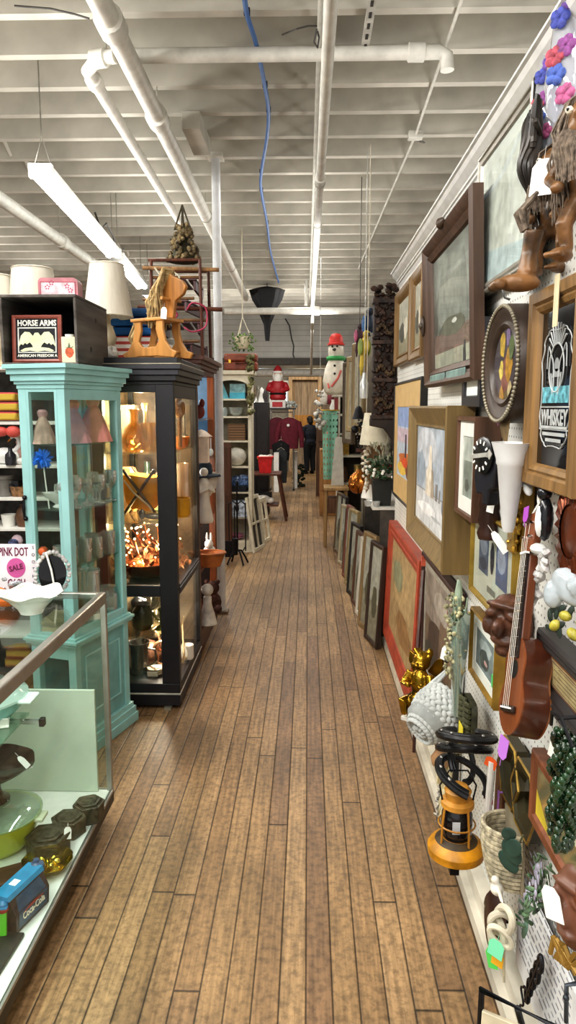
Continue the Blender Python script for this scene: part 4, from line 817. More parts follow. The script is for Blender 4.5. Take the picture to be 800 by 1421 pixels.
# floor shelf (.15)
B1('pewter_tankard', 'large pewter tankard in the bottom left of the black cabinet', 'tankard', 186, 4.05, .15, MB().lathe([(.055, 0), (.06, .01), (.052, .05), (.058, .16), (.07, .19), (.064, .19), (.05, .15), (.045, .04), (0, .03)], n=26).tube([(.055, 0, .15), (.1, 0, .14), (.105, 0, .07), (.055, 0, .04)], .007, 8), mat('7d7a74', .25, .85, .2))
B1('copper_kettle', 'pinkish copper kettle with a curved handle behind the tankard', 'kettle', 203, 4.22, .15, MB().lathe([(.05, 0), (.075, .03), (.07, .09), (.04, .13), (.02, .14), (0, .15)], n=24).tube([(-.07, 0, .1), (-.05, 0, .19), (.0, 0, .22), (.05, 0, .19), (.07, 0, .1)], .008, 8).tube([(.06, 0, .06), (.1, 0, .1), (.12, 0, .15)], [.015, .011, .008], 8), mat('b98a72', .25, .85, .15))
B1('folding_knife', 'long metal tongs resting on top of the copper kettle', 'utensil', 199, 4.10, .355, MB().tube([(-.06, 0, -.02), (.06, 0, .05)], .008, 8).tube([(-.06, 0, -.02), (.05, .02, .06)], .006, 8), PWT)
B1('stacked_saucers', 'stack of small saucers near the front post low in the black cabinet', 'saucers', 210, 4.03, .15, MB().lathe([(.03, 0), (.05, .012), (.03, .014), (.05, .026), (.03, .028), (.05, .04), (.045, .042), (0, .03)], n=24), mat('cfc6b4', .25, var=.15))
B1('copper_ring', 'large curved copper handle standing behind the saucers', 'ornament', 222, 4.18, .15, MB().tube([(.07*math.cos(a), 0, .075+.075*math.sin(a)) for a in [2*PI*k/24 for k in range(24)]], .011, 8, closed=True), mat('b78f70', .3, .8))
B1('white_mug', 'small white mug by the side pane at the bottom of the black cabinet', 'mug', 256, 4.3, .15, MB().lathe([(.035, 0), (.04, .01), (.04, .09), (.036, .09), (.034, .012), (0, .01)], n=18), WHITE)
B1('index_card', 'white folded card standing in front of the saucers', 'card', 205, 3.985, .15, MB().box((0, 0, .016), (.06, .002, .032), (.3, 0, 0)), PAPER)
tw = [(0, 0, .08), (.01, .02, .12), (0, .06, .2), (-.01, .1, .3), (0, .1, .35)]
B1('driftwood_twig', 'pale bare twig leaning inside the lower side pane of the black cabinet', 'twig', 248, 4.2, .075, MB().tube(tw, [.008, .007, .006, .005, .004], 6).tube([(0, .02, .09), (.02, .08, .1), (.03, .14, .11)], .005, 6), mat('b9a27e', .7))
# ================================================================= WOODEN CABINET behind
OAK = wood('93512a', .35, coat=.3); OAKD = wood('5d3526', .4)
WX0, WX1, WY0, WY1, WT = -1.25, -.735, 4.80, 5.70, 2.04
wc = thing('wooden_cabinet', 'tall open reddish wooden display cabinet between black cabinet and post', 'cabinet', ((WX0+WX1)/2, (WY0+WY1)/2, 0))
def wp(name, m, *bx, bev=.003):
    b = MB(); ox, oy = (WX0+WX1)/2, (WY0+WY1)/2
    for a, c in bx: b.bb((a[0]-ox, a[1]-oy, a[2]), (c[0]-ox, c[1]-oy, c[2]))
    return b.build(name, m, wc, bev=bev, smooth=0)
wp('base', OAKD, ((WX0, WY0, 0), (WX1, WY1, .16)))
wp('corner_post', OAKD, ((WX1-.04, WY0, .16), (WX1, WY0+.04, 1.93))); wp('corner_post', OAK, ((WX1-.05, WY1-.06, .16), (WX1, WY1, 1.93)))
wp('end_panel', mat('6a93b8', .6, var=.08), ((WX0, WY1-.02, 1.335), (WX1-.05, WY1, 1.93))); wp('end_panel', mat('33241f', .7, var=.2), ((WX0, WY1-.02, .16), (WX1-.05, WY1, 1.3345))); wp('end_panel', OAKD, ((WX0, WY0, .16), (WX1-.04, WY0+.015, 1.93)))
wp('back_panel', mat('5f8fb5', .6, var=.08), ((WX0, WY0+.02, 1.1), (WX0+.012, WY1-.02, 1.93))); wp('back_panel', mat('3a2a24', .7), ((WX0, WY0+.02, .16), (WX0+.012, WY1-.02, 1.0999)))
wp('top_board', OAKD, ((WX0, WY0, 1.9305), (WX1, WY1, 1.96)))
for z0_, z1_, e in ((1.96, 1.985, .02), (1.985, 2.01, .035), (2.01, WT, .055)): wp('cornice', OAKD, ((WX0, WY0-e*.3, z0_), (WX1+e, WY1+e, z1_)))
WSH = [.55, .88, 1.32, 1.62]
for z in WSH: wp('shelf', OAKD if z < 1.3 else glass('dfe9ee', .2, .15), ((WX0+.013, WY0+.02, z-.015), (WX1-.02, WY1-.025, z)))
wp('chrome_strip', CHROME, ((WX1+.0005, WY1-.03, .16), (WX1+.006, WY1-.012, 1.93)))
point((-1.0, 5.3, 1.85), 5, (1, .9, .78)); point((-.95, 5.2, 1.25), 5, (1, .93, .86)); point((-.95, 5.2, .8), 6, (1, .9, .8)); point((-.95, 5.2, .48), 3, (1, .9, .8))
def W1(name, label, cat, px, y, z, mb, m, rz=0, **k): return tag(mb.build(name, m, None, (W(px, 700, Y=y).x, y, z+.0005), (0, 0, rz), smooth=.9, **k), label, cat)
W1('red_rooster', 'dark red rooster figurine on the top shelf of the wooden cabinet', 'figurine', 279, 5.05, 1.62, MB().ell((0, 0, .05), (.04, .03, .05)).ell((.02, 0, .11), (.02, .018, .03)).ell((-.04, 0, .08), (.02, .012, .05)), mat('7a2f26', .5, var=.3))
W1('white_lantern', 'white square lantern with a window on the wooden cabinet shelf', 'lantern', 281, 5.0, 1.32, MB().box((0, 0, .09), (.10, .10, .18)).box((0, -.05, .09), (.05, .004, .10)).lathe([(.08, .18), (.03, .22), (0, .23)], n=4), mat('e6d3c0', .6, var=.1))
an = thing('angel_statue', 'white plaster angel statue with wings in the wooden cabinet', 'statue', (W(284, 700, Y=5.1).x, 5.1, .8805), .7); b = MB()
b.lathe([(.06, 0), (.065, .02), (.04, .16), (.035, .24), (.045, .29), (.02, .33), (0, .33)], n=16).ell((0, 0, .365), .033).tube([(-.04, 0, .28), (-.06, -.04, .22), (-.01, -.06, .25)], .014, 8).tube([(.04, 0, .28), (.06, -.04, .22), (.01, -.06, .25)], .014, 8)
b.build('body', mat('dcd6cb', .6, var=.05), an, remesh=.008); b = MB()
for s in (-1, 1): b.prism([(.01*s, .2), (.05*s, .16), (.12*s, .24), (.15*s, .34), (.10*s, .36), (.05*s, .3), (.01*s, .3)][::s], .03, .045)
b.build('wings', mat('d5cfc4', .6), an, bev=.004)
W1('dark_hat', 'dark navy felt hat lying above the angel statue', 'hat', 283, 5.2, 1.205, MB().lathe([(.13, 0), (.125, .012), (.07, .02), (.065, .08), (.05, .1), (0, .1)], n=24), mat('24303c', .8))
W1('string_tassel', 'white hanging tassel near the right post of the wooden cabinet', 'ornament', 294, 5.5, 1.33, MB().ell((0, 0, .03), (.02, .02, .03)).cyl((0, 0, .04), (0, 0, .14), .004), WHITE)
W1('peach_basket', 'open orange wicker basket with a white rim on the lower shelf of the wooden cabinet', 'basket', 290, 5.15, .5505, MB().lathe([(.06, 0), (.09, .1), (.085, .1), (.055, .01), (0, .008)], n=20, sx=1.3).tube([(.117*math.cos(a), .09*math.sin(a), .1) for a in [2*PI*k/20 for k in range(20)]], .008, 6, closed=True), mat('b3703c', .6, var=.2))
W1('white_doll', 'white ceramic doll on the bottom of the wooden cabinet', 'figurine', 286, 5.0, .1605, MB().lathe([(.07, 0), (.03, .15), (.03, .2), (0, .22)], n=16).ell((0, 0, .25), .045), mat('d6d2ca', .5, var=.2))
W1('brown_teddy', 'brown stuffed bear beside the white doll in the wooden cabinet', 'toy', 293, 5.3, .1605, MB().ell((0, 0, .08), (.07, .06, .08)).ell((0, 0, .19), .055).ell((-.04, 0, .235), .02).ell((.04, 0, .235), .02).ell((.05, -.06, .04), (.03, .05, .03)).ell((-.05, -.06, .04), (.03, .05, .03)), mat('4d2f26', .9, var=.3, scale=40))
W1('white_rabbit', 'white rabbit ornament on the middle shelf of the wooden cabinet', 'figurine', 290, 5.35, .5505, MB().ell((0, 0, .06), (.05, .06, .06)).ell((0, -.03, .13), .035).ell((-.015, -.02, .18), (.01, .008, .04)).ell((.015, -.02, .18), (.01, .008, .04)), WHITE)
# ================================================================= ON TOP OF THE CABINETS
# rocking horse on the black cabinet
PINE = wood('c08a4c', .5, .15, ax='z')
rh = thing('rocking_horse', 'small wooden rocking horse with a thick raffia mane on the black cabinet', 'rocking horse', (W(218, 480, Y=4.0).x, 4.02, CAB+.0005), -.5)
side = [(-.19, .03), (-.17, .0), (-.06, .012), (.06, .012), (.17, .0), (.19, .03), (.15, .045), (.115, .09), (.10, .15), (.10, .215), (.055, .20), (.05, .15), (.07, .09), (.045, .06), (-.045, .06), (-.07, .09), (-.05, .15), (-.055, .20), (-.10, .215), (-.10, .15), (-.115, .09), (-.15, .045)]
for y in (-.075, .06): MB().prism(side, y, y+.018).build('rocker_side', PINE, rh, bev=.004, smooth=0)
MB().box((0, 0, .205), (.24, .165, .018)).build('seat_board', PINE, rh, bev=.005, smooth=0)
for x in (-.1, .1): MB().cyl((x, -.06, .04), (x, .065, .04), .01).build('spreader', PINE, rh)
MB().prism([(.05, .21), (.12, .21), (.135, .30), (.19, .33), (.21, .37), (.19, .40), (.12, .43), (.10, .455), (.08, .43), (.05, .36)], -.012, .012).build('head_board', wood('b3793a', .5), rh, bev=.005, smooth=0)
MB().cyl((.1, -.08, .31), (.1, .08, .31), .009).build('grip_dowel', PINE, rh)
b = MB()
for k in range(120):
    t0 = rnd(0, 1); x0, zz = .03+.06*t0, .36+.10*t0; s = random.choice((-1, 1))
    b.tube([(x0+.03, 0, zz), (x0, s*rnd(.02, .045), zz+.01), (x0-.03+rnd(-.02, .02), s*rnd(.04, .08), zz-.09), (x0-.04+rnd(-.03, .03), s*rnd(.03, .07), zz-.16-rnd(0, .06))], [.007, .01, .009, .004], 5)
b.build('mane', mat('ad9468', .85, var=.25, scale=40), rh); b = MB()
for k in range(16): b.tube([(-.11, 0, .21), (-.15, rnd(-.02, .02), .2), (-.17+rnd(-.02, .02), rnd(-.04, .04), .12), (-.17, rnd(-.04, .04), .05)], [.006, .006, .005, .003], 5)
b.build('tail', mat('b59f74', .85, var=.2), rh)
price_tag(rh, (.12, -.09, .20), (.1, .15, .2), w=.035, l=.06)
# white crumpled paper, blue quilt, red striped box
b = MB(); b.ell((0, 0, .05), (.07, .06, .05), n=14)
for i, v in enumerate(b.v): v *= 1; b.v[i] = Vector((v.x*rnd(.8, 1.2), v.y*rnd(.8, 1.2), max(0, v.z*rnd(.75, 1.25))))
tag(b.build('crumpled_tissue', mat('dcd8d0', .7), None, (-.87, 4.32, CAB+.0005), smooth=0), 'crumpled white tissue paper behind the wooden rocking horse', 'paper')
b = MB(); b.ell((0, 0, .03), (.04, .03, .03), n=12)
for i, v in enumerate(b.v): b.v[i] = Vector((v.x*rnd(.8, 1.2), v.y*rnd(.8, 1.2), max(0, v.z*rnd(.75, 1.25))))
tag(b.build('crumpled_tissue', mat('d2cec6', .7), None, (-1.07, 3.98, CAB+.0005), smooth=0), 'small crumpled white paper at the left foot of the rocking horse', 'paper')
tag(MB().box((0, 0, .08), (.30, .2, .16)).build('striped_box', node_lines('e8e4de', 'b0473f', 2, .04, .22, .7, name='red_stripes'), None, (-1.04, 4.48, CAB+.0005), bev=.01), 'red and white striped box behind the rocking horse', 'box')
bq = thing('blue_quilt', 'folded bright blue quilt lying on the striped box', 'cloth', (-1.05, 4.48, CAB+.1615))
for k in range(3): MB().box((0, 0, .028+.055*k), (.29-.01*k, .2, .05)).build('fold', mat(('1f5f9e', '2a6aa8', '24507f')[k], .85, var=.1), bq, bev=.02)
# sled stack on the wooden cabinet
MAR = wood('4b262b', .45); 
def doll_bed(label, loc, rz, L_=.42, tilt=0, roll=0):
    t = thing('doll_sled', label, 'sled', loc, rz, tilt=tilt, roll=roll)
    for s in (-1, 1): MB().prism([(-L_/2, .0), (L_/2-.05, 0), (L_/2, .05), (L_/2-.02, .09), (L_/2-.06, .06), (-L_/2, .06)], s*.12-.008, s*.12+.008).build('runner', MAR, t, bev=.002, smooth=0)
    for k in range(4): MB().box((-.03, -.105+.07*k, .069), (L_*.85, .055, .012)).build('slat', MAR, t, bev=.003, smooth=0)
    MB().tube([(-L_*.45, -.17, .085), (-L_*.45, .17, .085)], .01, 8).build('crossbar', wood('7b5a3a'), t)
    return t
wx = -.86
S0 = WT+.0005
doll_bed('maroon doll sled at the bottom of the stack on the wooden cabinet', (wx, 5.0, S0), 1.5, .5); doll_bed('maroon doll sled second from the bottom of the cabinet stack', (wx+.01, 5.0, S0+.135), 1.65, .48)
doll_bed('maroon doll sled third in the stack with a ribbon on it', (wx-.02, 5.0, S0+.27), 1.45, .48); doll_bed('topmost maroon doll sled of the stack under the pinecone tree', (wx, 5.0, S0+.405), 1.6, .46)
doll_bed('maroon doll sled leaning on the far side of the cabinet stack', (wx-.05, 5.45, S0), 1.5, .4)
fr_ = thing('wooden_stand', 'dark wooden stand with crossed rails around the sled stack', 'stand', (wx, 4.98, S0)); 
for x in (-.16, .17):
    MB().tube([(x, -.2, 0), (x*.95, -.2, .60)], .011, 8).build('upright', OAKD, fr_); MB().tube([(x, .2, 0), (x*.95, .2, .60)], .011, 8).build('upright', OAKD, fr_)
MB().tube([(-.17, -.2, .595), (.17, -.2, .595)], .010, 8).build('rail', OAKD, fr_); MB().tube([(-.17, .2, .595), (.17, .2, .595)], .010, 8).build('rail', OAKD, fr_)
MB().tube([(-.2, -.24, .54), (.28, -.16, .54)], .013, 8).build('pole', wood('9a7650'), fr_); MB().tube([(-.24, -.23, .30), (.3, -.17, .29)], .014, 8).build('pole', OAKD, fr_)
RIB = mat('a83a58', .6, var=.2); 
for nm, lb, pts in (('red_rope', 'crimson cord looped over the front of the sled stack', [(-.1, -.24, .14), (-.04, -.26, .17), (.02, -.25, .13), (-.03, -.26, .09), (-.1, -.25, .1)]), ('red_rope', 'crimson cord hanging at the right of the sled stack', [(.08, -.24, .16), (.12, -.26, .2), (.2, -.24, .17), (.2, -.24, .06), (.12, -.26, .02), (.06, -.25, .05)]), ('white_rope', 'white cord draped over the top sled of the stack', [(-.12, -.25, .42), (-.07, -.27, .36), (0, -.26, .33), (.04, -.26, .36), (-.02, -.26, .4)])):
    tag(MB().tube(smooth_path([Vector(p)+Vector((wx, 4.98, S0+.12)) for p in pts]), .006, 6).build(nm, RIB if 'red' in nm else CORD), lb, 'cord')
b = MB()
for k in range(60): b.ell((rnd(-.1, .1), rnd(-.08, .08), rnd(.0, .12)), (.012, .012, .01), n=6)
tag(MB().lathe([(.045, 0), (.055, .03), (.03, .06), (.05, .09), (0, .1)], n=16).build('white_ornament', mat('dfe3dc', .4), None, (wx-.02, 4.72, WT+.0005)), 'white glazed ornament in front of the sled stack', 'ornament')
# pinecone tree with wire triangle
pt = thing('pinecone_tree', 'pinecone Christmas tree with a wire pyramid top on the sled stack', 'Christmas tree', (W(256, 340, Y=5.0).x, 4.95, S0+.615)); b = MB()
for k in range(130):
    h_ = rnd(0, 1)**1.3; a = rnd(0, 6.28); r = (.115*(1-h_*.62))*rnd(.7, 1); b.ell((r*math.cos(a), r*math.sin(a), .01+h_*.22), (.017, .017, .02), (rnd(-1, 1), rnd(-1, 1), 0), n=6)
b.build('cones', mat('7b6b4c', .7, var=.5, scale=30, bump=.5), pt, smooth=0); b = MB()
for a in (.3, 1.87, 3.44, 5.0): b.tube([(.055*math.cos(a), .055*math.sin(a), .2), (0, 0, .36)], .006, 6)
b.build('wire_pyramid', mat('4c4433', .4, .6), pt); MB().lathe([(.1, -.0), (.04, .1), (.03, .22), (0, .24)], n=14).build('core', mat('3d3a28', .8), pt)
# ================================================================= RIGHT WALL: pictures
def ang_(px, py, X): return W(px, py, X=X)
def wallq(X, ft, nt, nb, fb):                 # far-top, near-top, near-bottom, far-bottom pixel corners -> y0,y1,z0,z1 on plane X
    a, b, c, d = [W(p[0], p[1], X=X) for p in (ft, nt, nb, fb)]
    return (b.y+c.y)/2, (a.y+d.y)/2, (c.z+d.z)/2, (a.z+b.z)/2
def picture(name, label, cat, X, y0, y1, z0, z1, prof, fm, art=(), bg='c9c4b8', mount=None, tilt=0, yaw=0, roll=0, glz=False, depth=.03, group=None):
    w, h = y1-y0, z1-z0
    t = thing(name, label, cat, (X, (y0+y1)/2, z0), RW+yaw, group, tilt=tilt, roll=roll)
    MB().ring(w, h, [(0, depth)]+list(prof)).build('frame', fm, t, smooth=.5)
    wd = prof[-1][0]; yb = prof[-1][1]
    if mount:
        mw, mm = mount; MB().ring(w-2*wd, h-2*wd, [(0, yb-.001), (mw, yb-.001), (mw, yb+.003)], z0=wd).build('mount', mm, t, smooth=0); wd += mw; yb += .003
    pw, ph = w-2*wd, h-2*wd
    b = MB(); b.bb((-pw/2-.002, yb, wd-.002), (pw/2+.002, yb+.003, h-wd+.002)); ms = [mat(bg, .6, var=.08, scale=7) if isinstance(bg, str) else bg]
    for i, (c, poly) in enumerate(art):
        m = mat(c, .6, var=.15, scale=18) if isinstance(c, str) else c
        if m not in ms: ms.append(m)
        b.m = ms.index(m); b.flat([(-pw/2+u*pw, wd+v*ph) for u, v in poly], yb-.00025*(i+1))
    b.build('picture_sheet', ms, t, smooth=0)
    MB().bb((-w/2+.01, depth-.004, .01), (w/2-.01, depth-.001, h-.01)).build('backing', mat('6a5a48', .8), t, smooth=0)
    if glz: MB().bb((-w/2+prof[-1][0], prof[-1][1]-.003, prof[-1][0]), (w/2-prof[-1][0], prof[-1][1]-.0015, h-prof[-1][0])).build('glazing', glass('fafcfb', .08), t, smooth=0)
    return t, w, h
def R4(a, b, c, d): return [(a, b), (c, b), (c, d), (a, d)]
def blob(cx, cy, rx, ry, n=14, j=.15): return [(cx+rx*math.cos(2*PI*k/n)*rnd(1-j, 1+j), cy+ry*math.sin(2*PI*k/n)*rnd(1-j, 1+j)) for k in range(n)]
GW = wood('7d6034', .4, .2); RG = wood('6d4a2e', .4)
# two narrow gold frames at the far end
goldp = [(0, 0), (.008, -.006), (.03, .0), (.05, .012), (.055, .006), (.065, .014), (.072, .02)]
SCN = [('8f8a70', R4(0, 0, 1, .35)), ('6a6f62', R4(0, .3, 1, .5)), ('a8a696', R4(0, .5, 1, 1)), ('4c4a3c', blob(.3, .4, .2, .2)), ('d5d0bd', blob(.6, .45, .15, .2))]
picture('gold_framed_picture', 'farther of the two narrow old gold framed pictures high on the far wall', 'picture frame', .58, 4.28, 4.98, 1.97, 2.44, goldp, GW, SCN, depth=.035)
picture('gold_framed_picture', 'nearer of the two narrow old gold framed pictures beside the big antique mirror', 'picture frame', .58, 3.82, 4.25, 1.96, 2.44, goldp, wood('7d5f34', .4), SCN, depth=.035)
# big antique mirror
def antique():
    m = mat('a9aba4', .35, .35, .35, 3.2, .05); return m
y0, y1, z0, z1 = 2.44, 3.42, 1.79, 2.41
t, w, h = picture('wall_mirror', 'large antique mirror with a carved brown frame and foggy silvered glass', 'mirror', .55, y0, y1, z0, z1,
    [(0, 0), (.012, -.012), (.03, -.004), (.045, .012), (.055, .004), (.075, .016), (.08, .028)], wood('4f3829', .45), [('8d8f88', blob(.5, .5, .4, .45)), ('9c9d96', blob(.4, .6, .3, .35)), ('77776d', blob(.45, .25, .3, .16)), ('8a7068', R4(.02, .12, .98, .30)), ('b9b7a8', R4(.02, .0, .98, .13)), ('70705f', blob(.5, .33, .3, .08)), ('dcdcd4', blob(.55, .36, .06, .02))], bg=antique(), tilt=.045, depth=.035, glz=True)
for u, v in ((.5, h-.005), (.0, h*.45)): MB().ell((w/2-u*w if u else -w/2+.01, -.012, v), (.05 if u else .02, .014, .02 if u else .05)).ell((w/2-u*w if u else -w/2+.01, -.018, v), (.02, .014, .02)).build('carved_crest', wood('4b3a2c', .5), t)
for x in (-.18, .2): MB().bb((x-.17, -.001, .018), (x+.17, .006, .05)).build('inlay_panel', mat('6f8a86', .5, var=.2), t, bev=.004, loc=(0, -.006, 0))
# large white picture
t, w, h = picture('poster_frame', 'large pale sheet under glass in a thin black and silver frame below the crown moulding', 'picture frame', .575, 2.0, 2.60, 2.07, 2.53,
    [(0, 0), (.004, -.004), (.010, -.004), (.012, .002), (.02, -.002), (.03, .0), (.034, .008)], mat('a9a59b', .3, .5, .1), [('dedfd9', R4(.08, .1, .92, .9)), ('d2d3cb', blob(.45, .45, .22, .3)), ('c9d6da', [(0, 0), (1, 0), (1, .12), (.0, .28)])], bg='e4e5e0', glz=True, depth=.03)
MB().bb((w/2+.0005, -.002, -.004), (w/2+.010, .03, h+.004)).build('black_edge', BLACK, t, smooth=0)
# small black framed picture
y0, y1, z0, z1 = wallq(.57, (643, 453), (669, 440), (667, 562), (642, 567))
picture('black_framed_picture', 'black framed street picture with a white mount left of the oval frame', 'picture frame', .57, y0, y1, z0, z1, [(0, 0), (.035, 0), (.04, .01)], mat('26252a', .35), [('8fa08a', R4(0, 0, 1, .3)), ('3b3d36', R4(0, .25, .35, .9)), ('c9b9a8', R4(.4, .1, .62, .95)), ('8b7a70', blob(.75, .6, .16, .25)), ('d9d6cc', R4(.35, 0, 1, .3))], bg='c4ccc6', mount=(.05, mat('dfe3df', .7, var=.03)), depth=.04)
# oval frame
ov = thing('oval_frame', 'deep dark oval frame with beaded edge holding a floral still life', 'picture frame', (.535, 0, 0), RW)
c0 = W(672, 502, X=.535); c1 = W(722, 502, X=.535); zt_ = W(700, 421, X=.535).z; zb_ = W(700, 588, X=.535).z
ov.location = (.535, (c0.y+c1.y)/2, (zt_+zb_)/2); ow, oh = (c0.y-c1.y)/2, (zt_-zb_)/2
def ovring(prof, name, m, par):
    b = MB(); n = 56; vs = []; fs = []
    for d, y in prof:
        for k in range(n): a = 2*PI*k/n; vs.append(((ow-d)*math.cos(a), y, (oh-d)*math.sin(a)))
    for i in range(len(prof)-1):
        for k in range(n): l = (k+1) % n; fs.append((i*n+k, i*n+l, (i+1)*n+l, (i+1)*n+k))
    return b.add(vs, fs).build(name, m, par, smooth=.7)
ovring([(0, .075), (0, .01), (.006, 0), (.018, .0), (.026, .006), (.045, .010), (.054, .004), (.062, .008), (.068, .016)], 'frame', mat('3f322a', .4, var=.2), ov)
b = MB()
for k in range(84): a = 2*PI*k/84; b.ell(((ow-.006)*math.cos(a), -.003, (oh-.006)*math.sin(a)), .006, n=6)
b.build('bead_edge', mat('8d8674', .4, .3), ov)
ov2 = [((ow-.066)*math.cos(2*PI*k/40), (oh-.066)*math.sin(2*PI*k/40)) for k in range(40)][::-1]
b = MB(); b.flat(ov2[::-1], .0155); ms = [mat('4a4048', .6, var=.2, scale=6)]
fls = [('8d5a50', .0, -.03, .04), ('c9a63a', -.03, .035, .022), ('b98a2e', .03, .0, .03), ('d8c060', -.035, -.01, .018), ('a05a8a', -.045, -.09, .022), ('6d5a3a', .02, -.09, .05), ('c7b48a', .045, -.05, .018), ('7f6a92', .02, .05, .018), ('b3843a', -.02, -.06, .02), ('58663a', .05, .03, .022)]
for i, (c, x, z, r) in enumerate(fls): ms.append(mat(c, .6, var=.2, scale=50)); b.m = i+1; b.flat(blob(x*1.2, z*1.5, r*1.2, r*1.5, 12, .2), .0152-.0002*i)
b.m = 0; b.build('still_life', ms, ov, smooth=0)
MB().flat(ov2[::-1], .012).build('glazing', glass('fafcfb', .08), ov, smooth=0)
b = MB(); b.tube([(.0, .05, oh-.05), (0, .1, oh+.12)], .0015, 4); 
price_tag(ov, (-ow*.55, .07, -oh*.9), (0, 0, 0), w=.035, l=.06)
# whiskey mirror
y0, y1, z0, z1 = wallq(.57, (749, 404), (806, 384), (789, 690), (732, 667)); y0 -= .06
WOODO = wood('85663d', .4)
wm, w, h = picture('bar_mirror', 'tall oak framed bar mirror lettered WHISKEY at the right edge', 'mirror', .555, y0, y1, z0, z1, [(0, 0), (.004, -.006), (.028, -.004), (.034, .004), (.04, .0), (.05, .006), (.055, .016)], WOODO, (), bg=mat('25272b', .08, .6, .1), depth=.06)
LT = mat('b4b8b8', .4, var=.12)
def outline(pts, r, parent, m, y, name): return MB().tube([(x, y, z) for x, z in pts], r, 5, closed=True).build(name, m, parent)
cx_, cz_ = 0, h/2
sc = [((w/2-.075)*(1-.06*math.cos(12*a))*math.copysign(abs(math.cos(a))**.45, math.cos(a)), cz_+(h/2-.10)*(1-.02*math.cos(16*a))*math.copysign(abs(math.sin(a))**.55, math.sin(a))) for a in [2*PI*k/72 for k in range(72)]]
outline(sc, .0016, wm, LT, .013, 'scroll_border')
outline([((w/2-.065)*math.cos(a)*.45, h*.60+.055*math.sin(a)) for a in [2*PI*k/32 for k in range(32)]], .002, wm, LT, .013, 'oval_emblem')
b = MB(); b.flat([(.016*math.cos(2*PI*k/20), h*.615+.016*math.sin(2*PI*k/20)) for k in range(20)], .0135).flat([(-.03, h*.555), (.03, h*.555), (.02, h*.595), (-.02, h*.595)], .0135); b.build('portrait_oval', mat('8b8f90', .5), wm, smooth=0)
b = MB()
for k in range(9): a = PI*(.12+.76*k/8); b.tube([(.025*math.cos(a), .013, h*.69+.01*math.sin(a)), (.06*math.cos(a), .013, h*.71+.05*math.sin(a))], [.0012, .0025], 5)
b.build('fan_emblem', LT, wm)
for s in (-1, 1): MB().tube([(s*(.04+.025*math.cos(q)), .013, h*.6+.05*math.sin(q*1.3)+.012*math.sin(3*q)) for q in [k*.3 for k in range(16)]], .0016, 5).build('scroll_work', LT, wm)
MB().bb((-w/2+.085, .0125, h*.43), (w/2-.085, .0135, h*.51)).build('blue_panel', mat('6fb6c4', .3, var=.35, scale=60), wm, smooth=0)
letters('WHISKEY', .05, LT, wm, (0, .0125, h*.355), width=w*.52, bold=.0015)
MB().ring(w*.58, .055, [(0, .0135), (0, .0125), (.003, .0125), (.003, .0135)], z0=h*.355-.0275).build('letter_box', LT, wm, smooth=0)
for i, (zz, ww) in enumerate(((.30, .5), (.268, .44), (.238, .3))): MB().bb((-w*ww/2, .0125, h*zz), (w*ww/2, .0135, h*zz+.008)).build('text_line', LT, wm, smooth=0)
b = MB()
for k in range(26): b.bb((w/2-.068, .0125, h*.12+k*h*.029), (w/2-.058, .0135, h*.12+k*h*.029+.006))
b.build('dotted_border', mat('8a8d8e', .4), wm, smooth=0)
MB().bb((.02, -.008, h-.10), (.05, -.006, h+.012)).build('tape_strip', mat('d8cba8', .6), wm, smooth=0)
# tall poster with gold mount
y0, y1, z0, z1 = wallq(.565, (544, 536), (578, 528), (572, 745), (545, 706)); z0 = 1.11
picture('poster_frame', 'tall gold matted poster in a thin black frame left of the snowy tower painting', 'picture frame', .585, 3.80, 4.98, z0, 1.86, [(0, 0), (.012, -.003), (.016, .006)], mat('1f1c1a', .35), [('b9c6d6', R4(0, 0, 1, 1)), ('8fa4cf', R4(0, .72, 1, 1)), ('c9b8c6', R4(0, .5, 1, .7)), ('c9743a', blob(.5, .25, .4, .12)), ('e2c15a', blob(.3, .12, .25, .1)), ('7a4a38', blob(.7, .13, .2, .12)), ('4a3f50', R4(.45, .3, .52, .62)), ('d95a30', blob(.45, .22, .16, .06))], bg='dfe3e6', mount=(.14, mat('c9ab78', .6, var=.05)), depth=.04)
# snowy tower canvas
y0, y1, z0, z1 = wallq(.50, (562, 567), (616, 558), (620, 803), (572, 747))
picture('framed_painting', 'snowy grey painting of a pale tower in a deep gold brown frame', 'painting', .50, y0, y1, z0, z1, [(0, 0), (.01, -.005), (.06, .02), (.078, .028), (.08, .022), (.09, .022), (.092, .03)], wood('75603a', .5, .15),
    [('a3adb8', R4(0, .35, 1, 1)), ('b9bec6', blob(.35, .8, .3, .2)), ('8e9aa8', blob(.15, .55, .16, .2)), ('c4c6c9', R4(0, 0, 1, .36)), ('8a8d90', R4(0, .345, 1, .36)), ('d8cfc0', [(.34, .32), (.62, .32), (.58, .58), (.54, .62), (.52, .82), (.45, .82), (.43, .62), (.36, .56)]), ('a89a88', [(.52, .32), (.62, .32), (.58, .58), (.53, .6)]), ('7f7a78', R4(.66, .32, .72, .48)), ('8b8788', R4(.76, .32, .8, .44)), ('dfe0e2', blob(.4, .18, .3, .06)), ('a5a8ac', blob(.7, .14, .15, .02)), ('6f7688', blob(.9, .3, .05, .07))], bg='b4bac0', depth=.10)
# shadow box
y0, y1, z0, z1 = wallq(.53, (632, 579), (656, 577), (659, 730), (633, 710))
picture('shadow_box', 'tall brown wooden shadow box with a grey print behind white mount', 'picture frame', .53, y0, y1, z0, z1, [(0, 0), (.014, 0), (.016, .012)], wood('5e4230', .5), [('8c948c', R4(0, 0, 1, 1)), ('757d74', blob(.5, .4, .4, .3)), ('a9b0a8', R4(0, .6, 1, 1)), ('5a6058', blob(.4, .2, .2, .1))], bg='8c948c', mount=(.05, mat('dcdcd6', .7, var=.03)), depth=.085)
